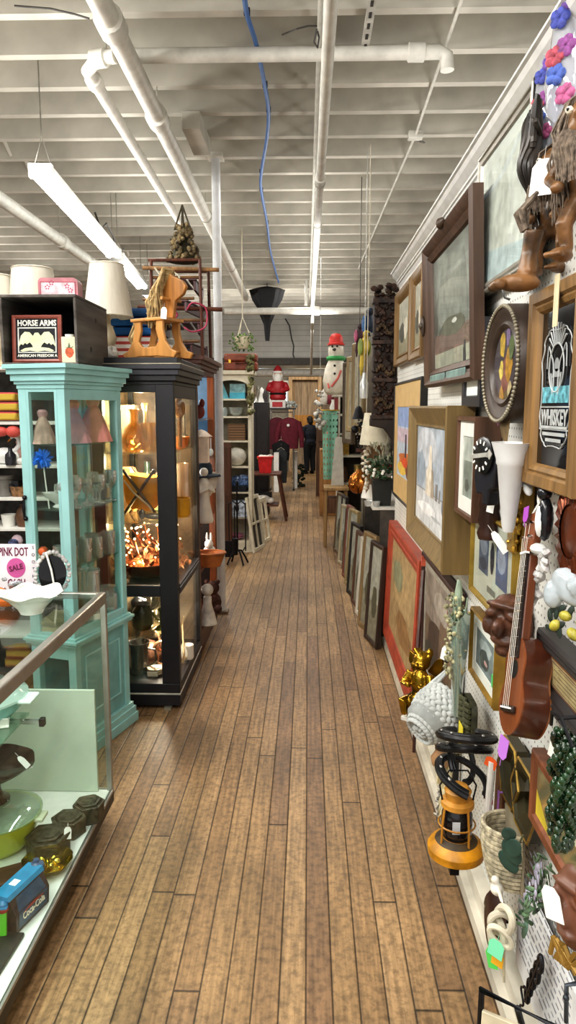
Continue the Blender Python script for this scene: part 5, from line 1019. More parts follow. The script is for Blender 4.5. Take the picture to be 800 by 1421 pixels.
# three-photo gold frame
y0, y1, z0, z1 = wallq(.55, (649, 738), (710, 776), (690, 872), (638, 827))
t, w, h = picture('photo_frame', 'gold frame with two square photos and an oval between them left of the ukulele', 'picture frame', .575, y0, y1, 1.06, 1.36, [(0, 0), (.006, -.005), (.014, .0), (.02, .008)], mat('a98d42', .35, .6, .15),
    [('5a6a86', R4(.14, .3, .40, .85)), ('8d97ab', blob(.27, .65, .1, .12)), ('3f4a62', blob(.27, .42, .1, .08)), ('5f7096', R4(.60, .3, .86, .85)), ('a6b0c8', blob(.72, .62, .1, .16)), ('3d3f4a', blob(.5, .57, .05, .2, 16, 0)), ('7c7a72', R4(.40, .12, .60, .2))], bg='d9d8cc', depth=.03, glz=True)
price_tag(t, (w/2-.06, -.006, h-.07), (0, -.7, 0), w=.025, l=.07)
# small gold frame below
y0, y1, z0, z1 = wallq(.565, (648, 848), (677, 880), (683, 976), (649, 945)); y0 -= .03
t, w, h = picture('gold_framed_picture', 'narrow gold framed misty grey print with a green sticker, under the three photo frame', 'picture frame', .575, y0, y1, z0, z1+.02, [(0, 0), (.006, -.005), (.012, .0), (.018, .008)], mat('a8843c', .35, .6, .15), [('7d8a8a', R4(0, 0, 1, 1)), ('a5afae', blob(.5, .65, .35, .2)), ('4d5452', blob(.5, .35, .25, .25)), ('c4a09a', blob(.55, .3, .1, .06)), ('58605a', blob(.35, .25, .08, .18))], bg='8a9796', mount=(.035, mat('d8dad2', .7, var=.03)), depth=.03)
MB().bb((w/2-.05, -.001, .06), (w/2-.02, .001, .10)).build('green_sticker', mat('4fbf6a', .6, var=.04), t, smooth=0, loc=(0, .003, 0))
# certificate
y1_ = W(751, 915, X=.575).y; y0_ = y1_-.38; za = W(751, 868, X=.575).z; zb_ = W(751, 965, X=.575).z
picture('certificate_frame', 'old parchment certificate in a ridged black frame below the ceramic plaque', 'picture frame', .565, y0_, y1_, zb_, za, [(0, 0), (.008, -.006), (.014, 0), (.02, -.004), (.028, .002), (.034, -.002), (.044, .006), (.05, .012)], mat('231f1f', .35),
    [('d2bd8e', R4(.04, .05, .96, .95))]+[('7a6544', R4(.25-.1*(k % 2), .78-.13*k, .75+.1*(k % 2), .81-.13*k)) for k in range(6)]+[('7d5a48', R4(.04, .05, .96, .09)), ('7d5a48', R4(.04, .88, .96, .92))], bg='8b5a3c', depth=.04, glz=True)
# red frame on the baseboard
t, w, h = picture('red_framed_picture', 'large coral red frame with a faded brown map leaning on the baseboard', 'picture frame', .54, 3.60, 4.95, .12, .93, [(0, 0), (.01, -.006), (.03, -.002), (.05, .006), (.06, .0), (.085, .012), (.095, .012), (.10, .02)], mat('a2452f', .5, var=.15, scale=8),
    [('a8906a', R4(.02, .02, .98, .98)), ('b39a72', blob(.5, .6, .35, .25)), ('94724a', blob(.6, .25, .3, .15)), ('8d9074', blob(.3, .7, .2, .15)), ('7d6a4c', R4(.2, .4, .8, .405)), ('7d6a4c', R4(.1, .6, .7, .605))], bg='a08862', tilt=-.035, depth=.05)
# dark leaning picture
t, w, h = picture('dark_framed_picture', 'dark maroon framed woodland print standing right of the coral red frame', 'picture frame', .575, 2.72, 3.56, .36, .99, [(0, 0), (.006, -.004), (.03, .004), (.034, .012)], mat('3b2522', .4), [('6a5a4a', R4(0, 0, 1, .6)), ('8d8278', R4(0, .55, 1, 1)), ('4a3a30', blob(.4, .4, .3, .2)), ('75604e', blob(.7, .5, .2, .3)), ('a39a90', blob(.6, .8, .3, .12)), ('3c3a30', blob(.2, .2, .2, .12))], bg='5a4c40', depth=.035, mount=(.03, mat('9a958a', .7)))
MB().bb((-w/2-.02, .0, h-.07), (-w/2, .02, h-.02)).build('red_sticker', mat('d0644c', .6), t, smooth=0, loc=(.04, -.008, 0))
MB().bb((.385, .012, -.2), (.414, .035, h-.02)).build('stretcher_edge', BLACK, t, smooth=0)
# ================================================================= RIGHT WALL: hanging things
def RP(px, py, X=.55): return W(px, py, X=X)
def RT(name, label, cat, px, py, X=.55, rz=RW, **k): return thing(name, label, cat, RP(px, py, X), rz, **k)
def R1(name, label, cat, px, py, X, mb, m, rz=RW, tilt=0, roll=0, **k): return tag(mb.build(name, m, None, RP(px, py, X), (tilt, roll, rz), smooth=.9, **k), label, cat)
# carved wooden trolls with hemp hair (base at the wall; local -y faces the aisle)
CARV = mat('7d5a38', .38, 0, .4, 12, .25); HEMP = mat('7a6d60', .85, var=.3, scale=60)
def troll(name, label, px, py, X, s, hair=True, tagged=False, rz=RW):
    t = RT(name, label, 'carving', px, py, X, rz+.75); t.scale = (s, s, s); b = MB()
    b.ell((0, .02, .30), (.085, .075, .09)).ell((0, -.045, .27), (.05, .04, .045)).ell((0, -.075, .30), (.018, .025, .022)).ell((0, .03, .13), (.075, .06, .12))
    for q in (-1, 1):
        b.ell((q*.08, .02, .31), (.02, .02, .035)).tube([(q*.07, .0, .2), (q*.12, -.02, .13), (q*.06, -.08, .09)], [.028, .022, .018], 8).ell((q*.055, -.085, .085), (.025, .022, .02))
        b.tube([(q*.045, .02, .06), (q*.06, -.02, -.02), (q*.055, .0, -.1)], [.036, .03, .022], 8).ell((q*.055, -.035, -.118), (.032, .058, .024))
        for k in range(4): b.ell((q*.055-.024+.016*k, -.088, -.122), (.0095, .018, .012))
    b.build('carved_body', CARV, t, remesh=.0065); b = MB()
    for q in (-1, 1): b.ell((q*.033, -.072, .315), .013, n=10)
    b.build('eyes', mat('e8e2d2', .2, var=.02), t); b = MB()
    for q in (-1, 1): b.ell((q*.033, -.083, .315), .0055, n=8)
    b.build('pupils', BLACK, t)
    if hair:
        b = MB()
        for k in range(190):
            a = rnd(-2.5, 2.5); u = rnd(.75, 1.1); sx_, cy_ = math.sin(a), math.cos(a); wv = rnd(-.02, .02); e_ = rnd(.05, .2)
            b.tube([(sx_*.03, .02+cy_*.03, .395), (sx_*.085*u, .025+cy_*.07*u, .36), (sx_*.115*u+wv, .03+cy_*.085*u, .28), (sx_*.12*u-wv, .03+cy_*.09*u, .19), (sx_*.11*u+wv, .03+cy_*.085*u, .19-e_)], [.003, .005, .0055, .005, .002], 4)
        for k in range(70): x0 = rnd(-.055, .055); b.tube([(x0, -.07, .26), (x0*1.3, -.09+rnd(-.01, .01), .2), (x0*1.2+rnd(-.015, .015), -.085, .12+rnd(-.03, .05))], [.004, .0055, .002], 4)
        b.build('hemp_hair', HEMP, t)
    if tagged: price_tag(t, (.01, -.13, .16), (0, .1, 0), 'f1f1ef', .10, .14)
    return t
troll('carved_troll', 'carved wooden troll with grey hemp hair and a big white tag by the crown moulding', 766, 335, .60, .58, True, True)
troll('carved_troll', 'golden brown carved troll with bulging eyes cut by the right edge', 812, 300, .595, .66, True)
b = MB(); b.tube([(0, -.03, .13), (-.01, -.035, .08), (-.005, -.04, .03)], [.024, .02, .026], 10).ell((-.005, -.06, .01), (.03, .055, .022))
for k in range(4): b.ell((-.028+.016*k, -.112, .004), (.01, .018, .013))
R1('foot_carving', 'loose carved wooden foot with rope wrapping hanging under the tagged troll', 'carving', 756, 398, .56, b, CARV, remesh=.005)
b = MB()
for k in range(30): b.tube([(rnd(-.02, .02), -.03, .13), (rnd(-.03, .03), -.06+rnd(-.01, .01), .09), (rnd(-.02, .02), -.05, .05)], .005, 5)
R1('rope_bundle', 'knotted pale rope coil above the carved foot', 'rope', 757, 350, .56, b, HEMP)
# dark carved roots behind, flowered bags
b = MB()
for k in range(11):
    a = .6*k; b.tube(smooth_path([(.015*math.cos(a), -.02, -.09), (.035*math.cos(a), -.03+.02*math.sin(a), -.03), (.02*math.cos(a+1), -.025+.02*math.sin(a+1), .03), (.05*math.cos(a+.5), -.03, .06+.006*k), (.03*math.cos(a+1.5), -.03, .10-.01*k)], 4), .008, 6)
R1('carved_root', 'dark twisted carved root ornament left of the trolls', 'carving', 752, 215, .58, b, mat('2f2823', .4, var=.4))
FLB = glass('e6e9f2', .5, .3)
def flowerbag(label, px, py, X, s):
    t = RT('flower_packet', label, 'packet', px, py, X, RW+.85); t.scale = (s, s, s); b = MB()
    b.lathe([(.02, -.20), (.045, -.17), (.055, -.08), (.05, .02), (.04, .1), (.02, .17), (.008, .19), (.02, .21)], n=20, sy=.45, wob=lambda r, z, q, i: (r*(1+.12*math.sin(3*q+20*z)), z)); b.build('clear_wrap', FLB, t, smooth=.9)
    for i, (c, x, z) in enumerate((('3f4a9a', -.01, .08), ('8a4a8a', .012, .0), ('4a63b0', -.015, -.07), ('b05a86', .015, -.13), ('6a4a9a', .02, .12), ('a84a5a', -.02, -.02))):
        f = MB()
        for k in range(5): a = 2*PI*k/5; f.ell((x+.016*math.cos(a), -.029, z+.016*math.sin(a)), (.016, .006, .016), n=8)
        f.build('silk_flower', mat(c, .7, var=.25, scale=60), t)
flowerbag('larger clear packet of blue and purple silk flowers at the top right corner', 786, 70, .58, .78); flowerbag('smaller clear packet of red and blue silk flowers beside the black frame edge', 758, 138, .59, .62)
pp = RT('china_plate', 'white china plate with purple flowers behind the carved trolls', 'plate', 742, 352, .60)
MB().lathe([(.05, 0), (.07, .004), (.105, .014), (.107, .018), (.068, .009), (0, .006)], n=40, rot=(PI/2, 0, 0)).build('plate_body', mat('dcdedb', .15, var=.04), pp, smooth=.9)
b = MB()
for k in range(8): a = k*.8; b.ell((.05*math.cos(a), -.013, .05*math.sin(a)), (.016, .002, .016), n=8)
b.build('flower_print', mat('7a5a9a', .4, var=.3, scale=40), pp)
b = MB(); b.tube([(0, .04, .03), (0, -.02, .03), (0, -.035, .01), (0, -.03, -.01), (0, -.015, -.015)], .0035, 6)
R1('peg_hook', 'empty bent wire hook above the oval frame', 'hook', 716, 408, .585, b, mat('6a6a68', .4, .6))
# clock
ck = RT('wall_clock', 'black wall clock shaped like an animal with white numeral marks and a silver pointer', 'clock', 674, 632, .52, RW+.3); ck.scale = (.66, .8, .70)
b = MB(); b.lathe([(.075, 0), (.078, .01), (.06, .02), (0, .02)], n=32, rot=(PI/2, 0, 0)); b.build('dial', mat('17171a', .3), ck, smooth=.6)
b = MB()
DIAL = [c for c in ck.children if c.name.startswith('dial')][0]
for k in range(12): a = 2*PI*k/12; b.box((.058*math.sin(a), -.0215, .058*math.cos(a)), (.008, .002, .017), (0, a, 0))
b.build('numeral_marks', PAPER, DIAL, smooth=0)
MB().box((0, -.026, .0), (.15, .003, .018), (0, -.12, 0)).box((.085, -.026, .010), (.03, .003, .03), (0, .7, 0)).build('pointer', mat('c9c9c4', .3, .5), ck, smooth=0)
b = MB(); b.prism([(-.08, -.02), (-.095, -.10), (-.07, -.17), (-.02, -.165), (-.015, -.21), (.03, -.21), (.035, -.15), (.075, -.13), (.085, -.03), (.09, .05), (.07, .02), (-.06, .02), (-.085, .06)], .0, .05); b.build('clock_body', mat('20212a', .35), ck, bev=.012)
# white tapered vase
b = MB(); b.lathe([(.018, -.235), (.024, -.22), (.048, -.06), (.053, -.055), (.053, -.045), (.072, 0), (.067, 0), (.045, -.05), (0, -.2)], n=28, sy=.7)
vs = R1('wall_vase', 'plain white tapered wall vase beneath the oval frame', 'vase', 711, 614, .53, b, mat('cfcfcf', .5, var=.04))
# ornate gold carving behind
go = RT('gilded_carving', 'ornate gilded wooden carving standing behind the white wall vase', 'carving', 716, 765, .58)
MB().bb((-.055, .0, 0), (.055, .03, .24)).build('back_board', mat('8a6d2c', .4, .4), go, bev=.004); b = MB()
for k in range(60): b.ell((rnd(-.05, .05), rnd(-.02, .0), rnd(.01, .24)), (rnd(.006, .014), .008, rnd(.006, .014)), n=6)
b.build('gilt_scrolls', mat('b08c3a', .3, .7, .3, 40), go); MB().bb((-.02, -.02, .0), (.035, -.005, .06)).build('gold_block', GOLD, go, bev=.003)
price_tag(go, (.045, -.03, .17), (0, .1, 0), 'e6dba0', .05, .065)
# small dark totem
tt = RT('tiki_carving', 'small dark brown carved tiki with a white tag beside the gilded carving', 'carving', 678, 748, .56, RW+.7); b = MB()
b.lathe([(.03, 0), (.036, .02), (.028, .04), (.037, .06), (.03, .09), (.036, .11), (.03, .14), (.034, .16), (.02, .18), (0, .182)], n=18); b.build('carved_body', mat('3a241d', .3, var=.2), tt, smooth=.9); price_tag(tt, (.03, -.04, .09), (0, .15, 0), w=.025, l=.06)
# ukulele: axis from bridge end to headstock
A = RP(704, 1020, .475); B_ = RP(737, 722, .56); ax = (B_-A); L_ = ax.length
uk = thing('ukulele', 'brown mahogany ukulele hanging by its headstock with a purple tag', 'ukulele', A)
zax = ax.normalized(); yv = Vector((1, .12, 0)); yv = (yv-zax*yv.dot(zax)).normalized(); xv = yv.cross(zax)
uk.rotation_euler = Matrix(((xv.x, yv.x, zax.x), (xv.y, yv.y, zax.y), (xv.z, yv.z, zax.z))).to_euler()
k_ = L_/.60
def uko(n=40):
    o = []
    for i in range(n):
        a = 2*PI*i/n; z = .135-.135*math.cos(a); f = z/.27; r = .098*math.sin(PI*min(1, f*1.0))**.5*(1-.36*math.exp(-((f-.56)/.16)**2))*(1-.18*f)
        o.append((math.copysign(r, math.sin(a)) if abs(math.sin(a)) > 1e-6 else 0, z))
    return [(x*k_, z*k_) for x, z in o]
o_ = uko(); MAH = mat('4f2a1b', .3, 0, .18, 9, stretch=(3, 3, .3), coat=.3)
MB().prism(o_, .004, .066).build('body_sides', MAH, uk, smooth=.5); MB().prism([(x*1.012, z) for x, z in o_], .0, .004).build('soundboard', wood('7d4626', .3, .15, coat=.4), uk, smooth=.5)
MB().prism([(x*1.012, z) for x, z in o_], .066, .070).build('back_plate', wood('8d5a34', .3, coat=.3), uk, smooth=.5)
MB().flat([(.026*k_*math.cos(-2*PI*i/24), .178*k_+.026*k_*math.sin(-2*PI*i/24)) for i in range(24)][::-1], -.0004).build('sound_hole', BLACK, uk, smooth=0)
MB().box((0, -.005, .07*k_), (.075, .009, .016)).build('bridge', mat('2a1c18', .4), uk, bev=.002); MB().box((0, -.011, .072*k_), (.06, .003, .004)).build('saddle', PAPER, uk)
MB().prism([(-.021, .255*k_), (.021, .255*k_), (.017, .50*k_), (-.017, .50*k_)], .0, .024).build('neck', wood('6b3c24', .35), uk, bev=.004, smooth=0)
MB().prism([(-.022, .21*k_), (.022, .21*k_), (.0175, .50*k_), (-.0175, .50*k_)], -.006, -.0005).build('fretboard', mat('1f1614', .4), uk, smooth=0)
b = MB()
for i in range(13): z = (.21+.29*(1-2**(-i/12))*1.75)*k_; z < .5*k_ and b.box((0, -.0068, z), (.038, .002, .0018))
b.build('frets', CHROME, uk); MB().box((0, -.006, .503*k_), (.036, .01, .005)).build('nut', PAPER, uk)
MB().prism([(-.018, .505*k_), (.018, .505*k_), (.03, .54*k_), (.027, .62*k_), (-.027, .62*k_), (-.03, .54*k_)], .0, .02).build('headstock', wood('7d482c', .35), uk, bev=.002, smooth=0); HEAD = [c for c in uk.children if c.name.startswith('headstock')][0]
for s in (-1, 1):
    for z in (.55, .59):
        MB().cyl((s*.018, -.010, z*k_), (s*.018, .018, z*k_), .004, n=8).box((s*.018, .024, z*k_), (.012, .012, .008)).build('tuning_peg', CHROME, HEAD)
b = MB()
for i in range(4): x = -.0135+.009*i; b.tube([(x*1.2, -.0115, .072*k_), (x, -.009, .503*k_), (x*1.4, -.008, (.55+.04*(i % 2))*k_)], .0007, 4)
b.build('strings', mat('d9d6cc', .4), uk)
price_tag(uk, (-.01, -.01, .64*k_), (0, PI, 0), 'a04ab0', .03, .04); price_tag(uk, (.02, -.012, -.005), (0, PI+.2, 0), 'b070c8', .055, .05)
MB().tube([(.0, .004, .62*k_), (.015, .03, .70*k_), (.02, .06, .72*k_)], .003, 6).build('hanging_cord', PAPER, uk)
# leather mask
mk = RT('leather_mask', 'brown leather face mask with folded wrinkles behind the ukulele neck', 'mask', 702, 866, .55, RW+.7); b = MB()
b.ell((0, .02, 0), (.075, .04, .085)).ell((0, -.03, -.005), (.018, .03, .028)).ell((0, -.01, -.045), (.04, .025, .016)).ell((.032, -.012, .03), (.028, .02, .014), (0, .3, 0)).ell((-.032, -.012, .03), (.028, .02, .014), (0, -.3, 0)).ell((0, -.012, .055), (.06, .02, .012)).ell((.05, -.005, -.01), (.02, .022, .03)).ell((-.05, -.005, -.01), (.02, .022, .03)).ell((.0, .0, -.075), (.03, .025, .02))
b.build('face', mat('5a3a2b', .38, var=.3, scale=30, bump=.3), mk, remesh=.0055); MB().cyl((0, .04, .05), (0, .066, .05), .006).build('hanging_peg', IRON, mk)
# copper plate, shell plaque, lemon plaque
cp_ = RT('copper_platter', 'large fluted copper platter hung at the right edge', 'plate', 800, 738, .585)
MB().lathe([(.06, .012), (.10, .002), (.135, -.012), (.14, -.01), (.10, .008), (.06, .016)], n=72, rot=(PI/2, 0, 0), wob=lambda r, z, q, i: (r*(1+.02*math.cos(24*q)*(r > .09)), z+.005*math.cos(24*q)*(r > .09))).lathe([(0, .006), (.06, .012)], n=72, rot=(PI/2, 0, 0)).build('fluted_plate', mat('8a4a30', .3, .7, .25, 20), cp_, smooth=.5)
sp_ = RT('ruffled_shell', 'white ruffled shell garland trailing below the copper platter', 'ornament', 757, 800, .58); b = MB()
for k in range(30): u = k/29; b.ell((.045-.11*u+rnd(-.015, .015), -.015, .07-.16*u+rnd(-.02, .02)), (.02, .01, .012), (rnd(-1, 1), rnd(-1, 1), rnd(-1, 1)), n=8)
b.build('shell_frills', mat('c9c8c6', .35, var=.2, scale=40), sp_)
dk = RT('lemon_plaque', 'white ceramic goose plaque with yellow lemons and dark leaves', 'plaque', 792, 828, .575, RW+.4); dk.scale = (.85, .85, .85); b = MB()
b.ell((0, 0, .025), (.07, .03, .045), (0, .35, 0)).ell((-.05, -.01, -.005), (.03, .025, .04)).tube([(.03, -.01, .03), (.07, -.015, .06), (.09, -.015, .02)], [.03, .022, .015], 8); b.build('goose_body', mat('b4bec4', .15, var=.12, coat=.5), dk, remesh=.006); b = MB()
for x, z in ((.0, -.05), (-.035, -.085), (.03, -.09), (.06, -.055)): b.ell((x, -.012, z), (.02, .014, .014), (0, rnd(-1, 1), 0))
b.build('lemons', mat('a9a040', .4, var=.25, scale=40), dk); b = MB()
for k in range(12): b.ell((rnd(-.07, .07), -.008, rnd(-.1, -.03)), (.02, .005, .009), (0, rnd(-2, 2), 0), n=8)
b.build('leaves', mat('2f3a34', .5, var=.3), dk)
pen = RT('penguin_ornament', 'black and white glass penguin hanging between the purple tag and copper platter', 'ornament', 757, 720, .57); b = MB()
b.ell((0, 0, 0), (.022, .02, .055)).ell((0, -.004, .062), .018); b.build('body', mat('22242a', .2), pen, smooth=.9); MB().ell((0, -.012, -.005), (.015, .012, .04)).build('belly', mat('e0e2e2', .2), pen); MB().ell((-.005, -.01, -.075), (.03, .02, .014)).build('feet', mat('dfe2e0', .3), pen)
# bouquet in plastic
bq_ = RT('wrapped_bouquet', 'pale dried flower bouquet wrapped in green plastic', 'bouquet', 634, 992, .52, roll=-.06); b = MB()
b.open = 1; b.lathe([(.025, 0), (.032, .12), (.05, .24), (.066, .36), (.064, .36), (.03, .12), (.022, 0)], n=18, sy=.6, wob=lambda r, z, q, i: (r*(1+.1*math.sin(4*q+15*z)), z+.02*math.sin(3*q)*(z > .35))); b.build('plastic_wrap', glass('dcece2', .5, .16), bq_, smooth=.9); b = MB()
for k in range(150): q_ = rnd(.14, .42); b.ell((rnd(-.055, .055)*min(1, q_/.3), rnd(-.045, .02), q_), rnd(.004, .009), n=6)
b.build('dried_flowers', mat('b0ab88', .8, var=.45, scale=50), bq_, smooth=0); b = MB()
for k in range(14): x = rnd(-.02, .02); b.tube([(x*.5, 0, .01), (x, rnd(-.01, .01), .2), (x*2.2, rnd(-.02, .02), .42)], .003, 5)
for k in range(3): b.lathe([(.006, .36), (.011, .43), (.004, .47), (0, .475)], c=(rnd(-.03, .02), 0, 0), n=8)
b.build('stems', mat('9fb09a', .7, var=.25), bq_); price_tag(bq_, (-.015, -.045, .19), (0, .2, 0), w=.03, l=.05)
# gilded cherub
ch = RT('gilded_cherub', 'shiny gilded cherub figure at the foot of the coral red frame', 'figurine', 584, 985, .50, RW+.9); b = MB(); s = 1.15
b.ell((0, 0, .225), (.04, .042, .045)).ell((0, -.01, .13), (.045, .04, .065)).ell((0, -.02, .05), (.05, .05, .05)).ell((0, -.045, .215), (.012, .012, .012)).ell((.022, -.035, .212), .013).ell((-.022, -.035, .212), .013)
for k in range(16): a = rnd(0, 6.28); b.ell((.035*math.cos(a), .01+.02*math.sin(a), .25+rnd(-.015, .018)), .014, n=8)
for q in (-1, 1):
    b.tube([(q*.045, -.01, .17), (q*.065, -.04, .12), (q*.02, -.07, .13)], [.022, .018, .013], 8).tube([(q*.03, -.02, .05), (q*.05, -.07, .05), (q*.045, -.06, -.01)], [.03, .025, .016], 8)
b.build('figure', mat('a8842a', .22, .9, .35, 14), ch, remesh=.005); b = MB()
for q in (-1, 1): b.prism([(q*.01, .17), (q*.06, .15), (q*.085, .2), (q*.08, .25), (q*.05, .23)][::q], .03, .042)
b.build('wings', mat('8f6d24', .3, .85, .2), ch, bev=.004); MB().lathe([(.06, -.03), (.062, -.012), (.05, 0), (0, 0)], n=20).build('base', mat('6b5220', .35, .7), ch); MB().bb((-.07, -.05, -.05), (.07, .05, -.0305)).build('wall_bracket', mat('dcd9d0', .6), ch, bev=.003)
# knitted basket
kb = RT('knitted_basket', 'light grey chunky knitted basket hanging by two handles', 'basket', 606, 992, .47); KN = mat('b9bcba', .9, var=.1)
KR = (-1.05, -.15, .5)
b = MB(); b.open = 1
b.lathe([(.005, -.095), (.05, -.09), (.085, -.06), (.092, -.01), (.09, .04), (.08, .07), (.076, .07), (.08, .03), (.06, -.05), (.005, -.07)], n=30); b.build('lining', mat('9a9d9b', .95), kb, (0, 0, 0), KR, smooth=.9)
b = MB()
for r_i in range(11):
    z = -.088+.0155*r_i; f = (z+.088)/.165; R0 = .097*math.sin(min(1, .30+f*.95)*PI*.5)**.8*(1-.12*max(0, f-.6)/.4)
    n = 22
    for k in range(n):
        a = 2*PI*(k+.5*(r_i % 2))/n; b.ell((R0*math.cos(a), R0*math.sin(a), z), (.0165, .009, .0105), (0, .5 if r_i % 2 else -.5, a+PI/2), n=6)
for k in range(10): a = 2*PI*k/10; b.ell((.018*math.cos(a), .018*math.sin(a), -.093), (.014, .009, .008), (0, 0, a), n=6)
b.build('knit_stitches', KN, kb, (0, 0, 0), KR, smooth=.9)
for s_ in (-1, 1): MB().tube([(s_*.03-.02, -.05, .06), (s_*.02-.035, -.01, .10), (-.05+.006*s_, .05, .155), (s_*.02-.03, .07, .10), (s_*.03, .08, .06)], .0075, 7).build('handle', KN, kb)
# olive woven basket with yellow label
ob_ = RT('woven_tray', 'dark olive woven tray with a yellow label hanging behind the knitted basket', 'tray', 648, 1000, .54); b = MB()
b.prism(rrect(.14, .16, .03), .0, .02); b.build('tray_back', mat('3a3a26', .6, var=.3, scale=40), ob_, loc=(0, 0, -.08)); b = MB()
for k in range(8): b.tube([(-.065, -.006, -.065+.019*k), (-.03, -.016, -.062+.019*k), (.0, -.006, -.06+.019*k), (.03, -.016, -.058+.019*k), (.065, -.006, -.055+.019*k)], .008, 6)
b.build('weave', mat('4a4a30', .6, var=.3, scale=50), ob_); MB().bb((.0, -.026, -.075), (.055, -.023, .0)).build('yellow_label', mat('d8c83a', .6, var=.05), ob_, smooth=0)
# horseshoes
HS = mat('2c2c2e', .4, .6, .2, 40, .1)
def shoe(label, px, py, X, rot, s=1):
    t = thing('horseshoe', label, 'horseshoe', RP(px, py, X), 0); t.rotation_euler = rot; t.scale = (s, s, s); pts = [(.065*math.cos(a)*(1-.12*max(0, -math.sin(a))), .0, .08*math.sin(a)) for a in [-1.05+k*(PI+2.1)/26 for k in range(27)]]
    b = MB()
    for off in (-.006, .006): b.tube([(x*(1+off*8), y+off*.4, z*(1+off*8)) for x, y, z in pts], .0095, 8)
    b.build('iron_bar', HS, t); b = MB()
    for i in (4, 7, 10, 16, 19, 22): x, y, z = pts[i]; b.ell((x, -.009, z), (.005, .004, .007), n=6)
    b.build('nail_holes', mat('8a8782', .4, .6), t)
shoe('uppermost iron horseshoe lying flat under the yellow labelled tray', 648, 1020, .46, (-1.25, .0, PI-.2), 1.15)
shoe('iron horseshoe tilted just under the uppermost one', 645, 1038, .47, (-1.15, .1, PI-.3), 1.1)
shoe('iron horseshoe hanging sideways with nails showing above the lantern', 642, 1056, .48, (-.9, .9, .2), .9); shoe('lowest iron horseshoe directly above the yellow lantern', 644, 1078, .47, (-1.3, .2, .4), 1.1)
# rope and gourds
R1('rope_coil', 'cream cotton rope coil hanging beneath the knitted basket', 'rope', 616, 1075, .50, MB().tube([(.05*math.cos(k*.5)+.004*k*.1, .015*math.sin(k), .09*math.sin(k*.5)-.002*k) for k in range(44)], .009, 7).cyl((0, 0, .085), (0, .125, .09), .004), mat('d6cba6', .9, var=.15))
R1('dried_gourd', 'small brown dried gourd tangled in the cream rope', 'gourd', 612, 1046, .48, MB().lathe([(0, -.05), (.03, -.04), (.035, -.015), (.02, .01), (.022, .03), (.01, .05), (0, .055)], n=16), mat('a07c5a', .5, var=.2))
b = MB()
for k in range(26): (k or b.cyl((0, 0, .07), (0, .105, .075), .004)); b.tube([(rnd(-.03, .03), rnd(-.02, .02), .08-.16*k/26), (rnd(-.035, .035), rnd(-.025, .02), .075-.16*k/26), (rnd(-.03, .03), rnd(-.02, .02), .07-.16*k/26)], .005, 5)
R1('wire_whisk_bundle', 'grey wire chain bundle hanging left of the yellow lantern', 'chain', 614, 1120, .52, b, mat('a5a29a', .4, .6, .2))
# yellow lantern
ly = RP(633, 1180, .45); la = thing('railroad_lantern', 'yellow painted railroad lantern with a dark globe hanging low on the wall', 'lantern', ly); YP = mat('cf8f1e', .45, var=.25, scale=14); la.scale = (.9, .9, .95)
MB().lathe([(.07, -.012), (.092, -.008), (.094, .016), (.085, .03), (.055, .046), (.05, .05), (0, .05)], n=32).build('base', YP, la, smooth=.6); MB().lathe([(.058, .044), (.07, .038), (.05, .052)], n=32).build('base_grime', mat('4a3a20', .6, var=.3), la)
MB().lathe([(.045, .05), (.052, .075), (.05, .13), (.042, .15), (0, .15)], n=24).build('globe', mat('17161b', .1, var=.1, coat=.5), la, smooth=.9)
MB().lathe([(.048, .15), (.054, .155), (.054, .17), (.04, .178), (.042, .2), (.045, .205), (.032, .22), (.01, .225), (0, .225)], n=28).build('hood', mat('c98f3a', .45, var=.2), la, smooth=.6)
for k in range(4): a = .5+k*PI/2; MB().tube([(.062*math.cos(a), .062*math.sin(a), .04), (.06*math.cos(a), .06*math.sin(a), .1), (.053*math.cos(a), .053*math.sin(a), .155)], .004, 6).build('guard_wire', mat('b07a2a', .4), la)
MB().tube([(.06*math.cos(2*PI*k/24), .06*math.sin(2*PI*k/24), .095) for k in range(24)], .003, 5, closed=True).build('guard_ring', mat('b07a2a', .4), la)
MB().tube([(.05, 0, .17), (.06, 0, .22), (.03, 0, .27), (-.03, 0, .27), (-.06, 0, .22), (-.05, 0, .17)], .003, 6).build('bail_handle', IRON, la); MB().box((0, .02, -.05), (.03, .03, .08)).build('mount_peg', IRON, la)
MB().bb((-.025, -.0535, .085), (.0, -.0515, .125)).build('label_mark', mat('c9ccd0', .5), la, smooth=0)
# candy cane, grey shorts, misc
cc = RT('candy_cane', 'white plastic stick with red bands and an orange tag', 'ornament', 676, 1140, .53, roll=.18); MB().tube([(0, 0, 0), (.0, 0, .05), (.015, -.005, .12), (.01, -.005, .22)], .0105, 10).build('stick', mat('e8e6e2', .3), cc)
for z in (-.005, .07): MB().tube([(.002, 0, z), (.004, -.001, z+.012)], .0118, 10).build('red_band', mat('c0392c', .4), cc)
price_tag(cc, (.012, -.012, .2), (0, .2, 0), 'e8642a', .035, .035)
tag(MB().prism([(-.05, 0), (-.02, 0), (0, .14), (.02, 0), (.05, 0), (.04, .22), (-.04, .22)], 0, .012).build('leather_sheath', mat('5a3420', .5, var=.3), None, RP(690, 1150, .6075), (0, 0, RW), bev=.004), 'brown leather sheath hanging behind the white stick', 'sheath')
R1('purple_ribbon', 'thin purple ribbon dangling beside the leather sheath', 'ribbon', 691, 1120, .55, MB().bb((-.007, 0, -.07), (.007, .002, .05)).cyl((0, 0, .045), (0, .075, .05), .003), mat('9a6ab0', .6))
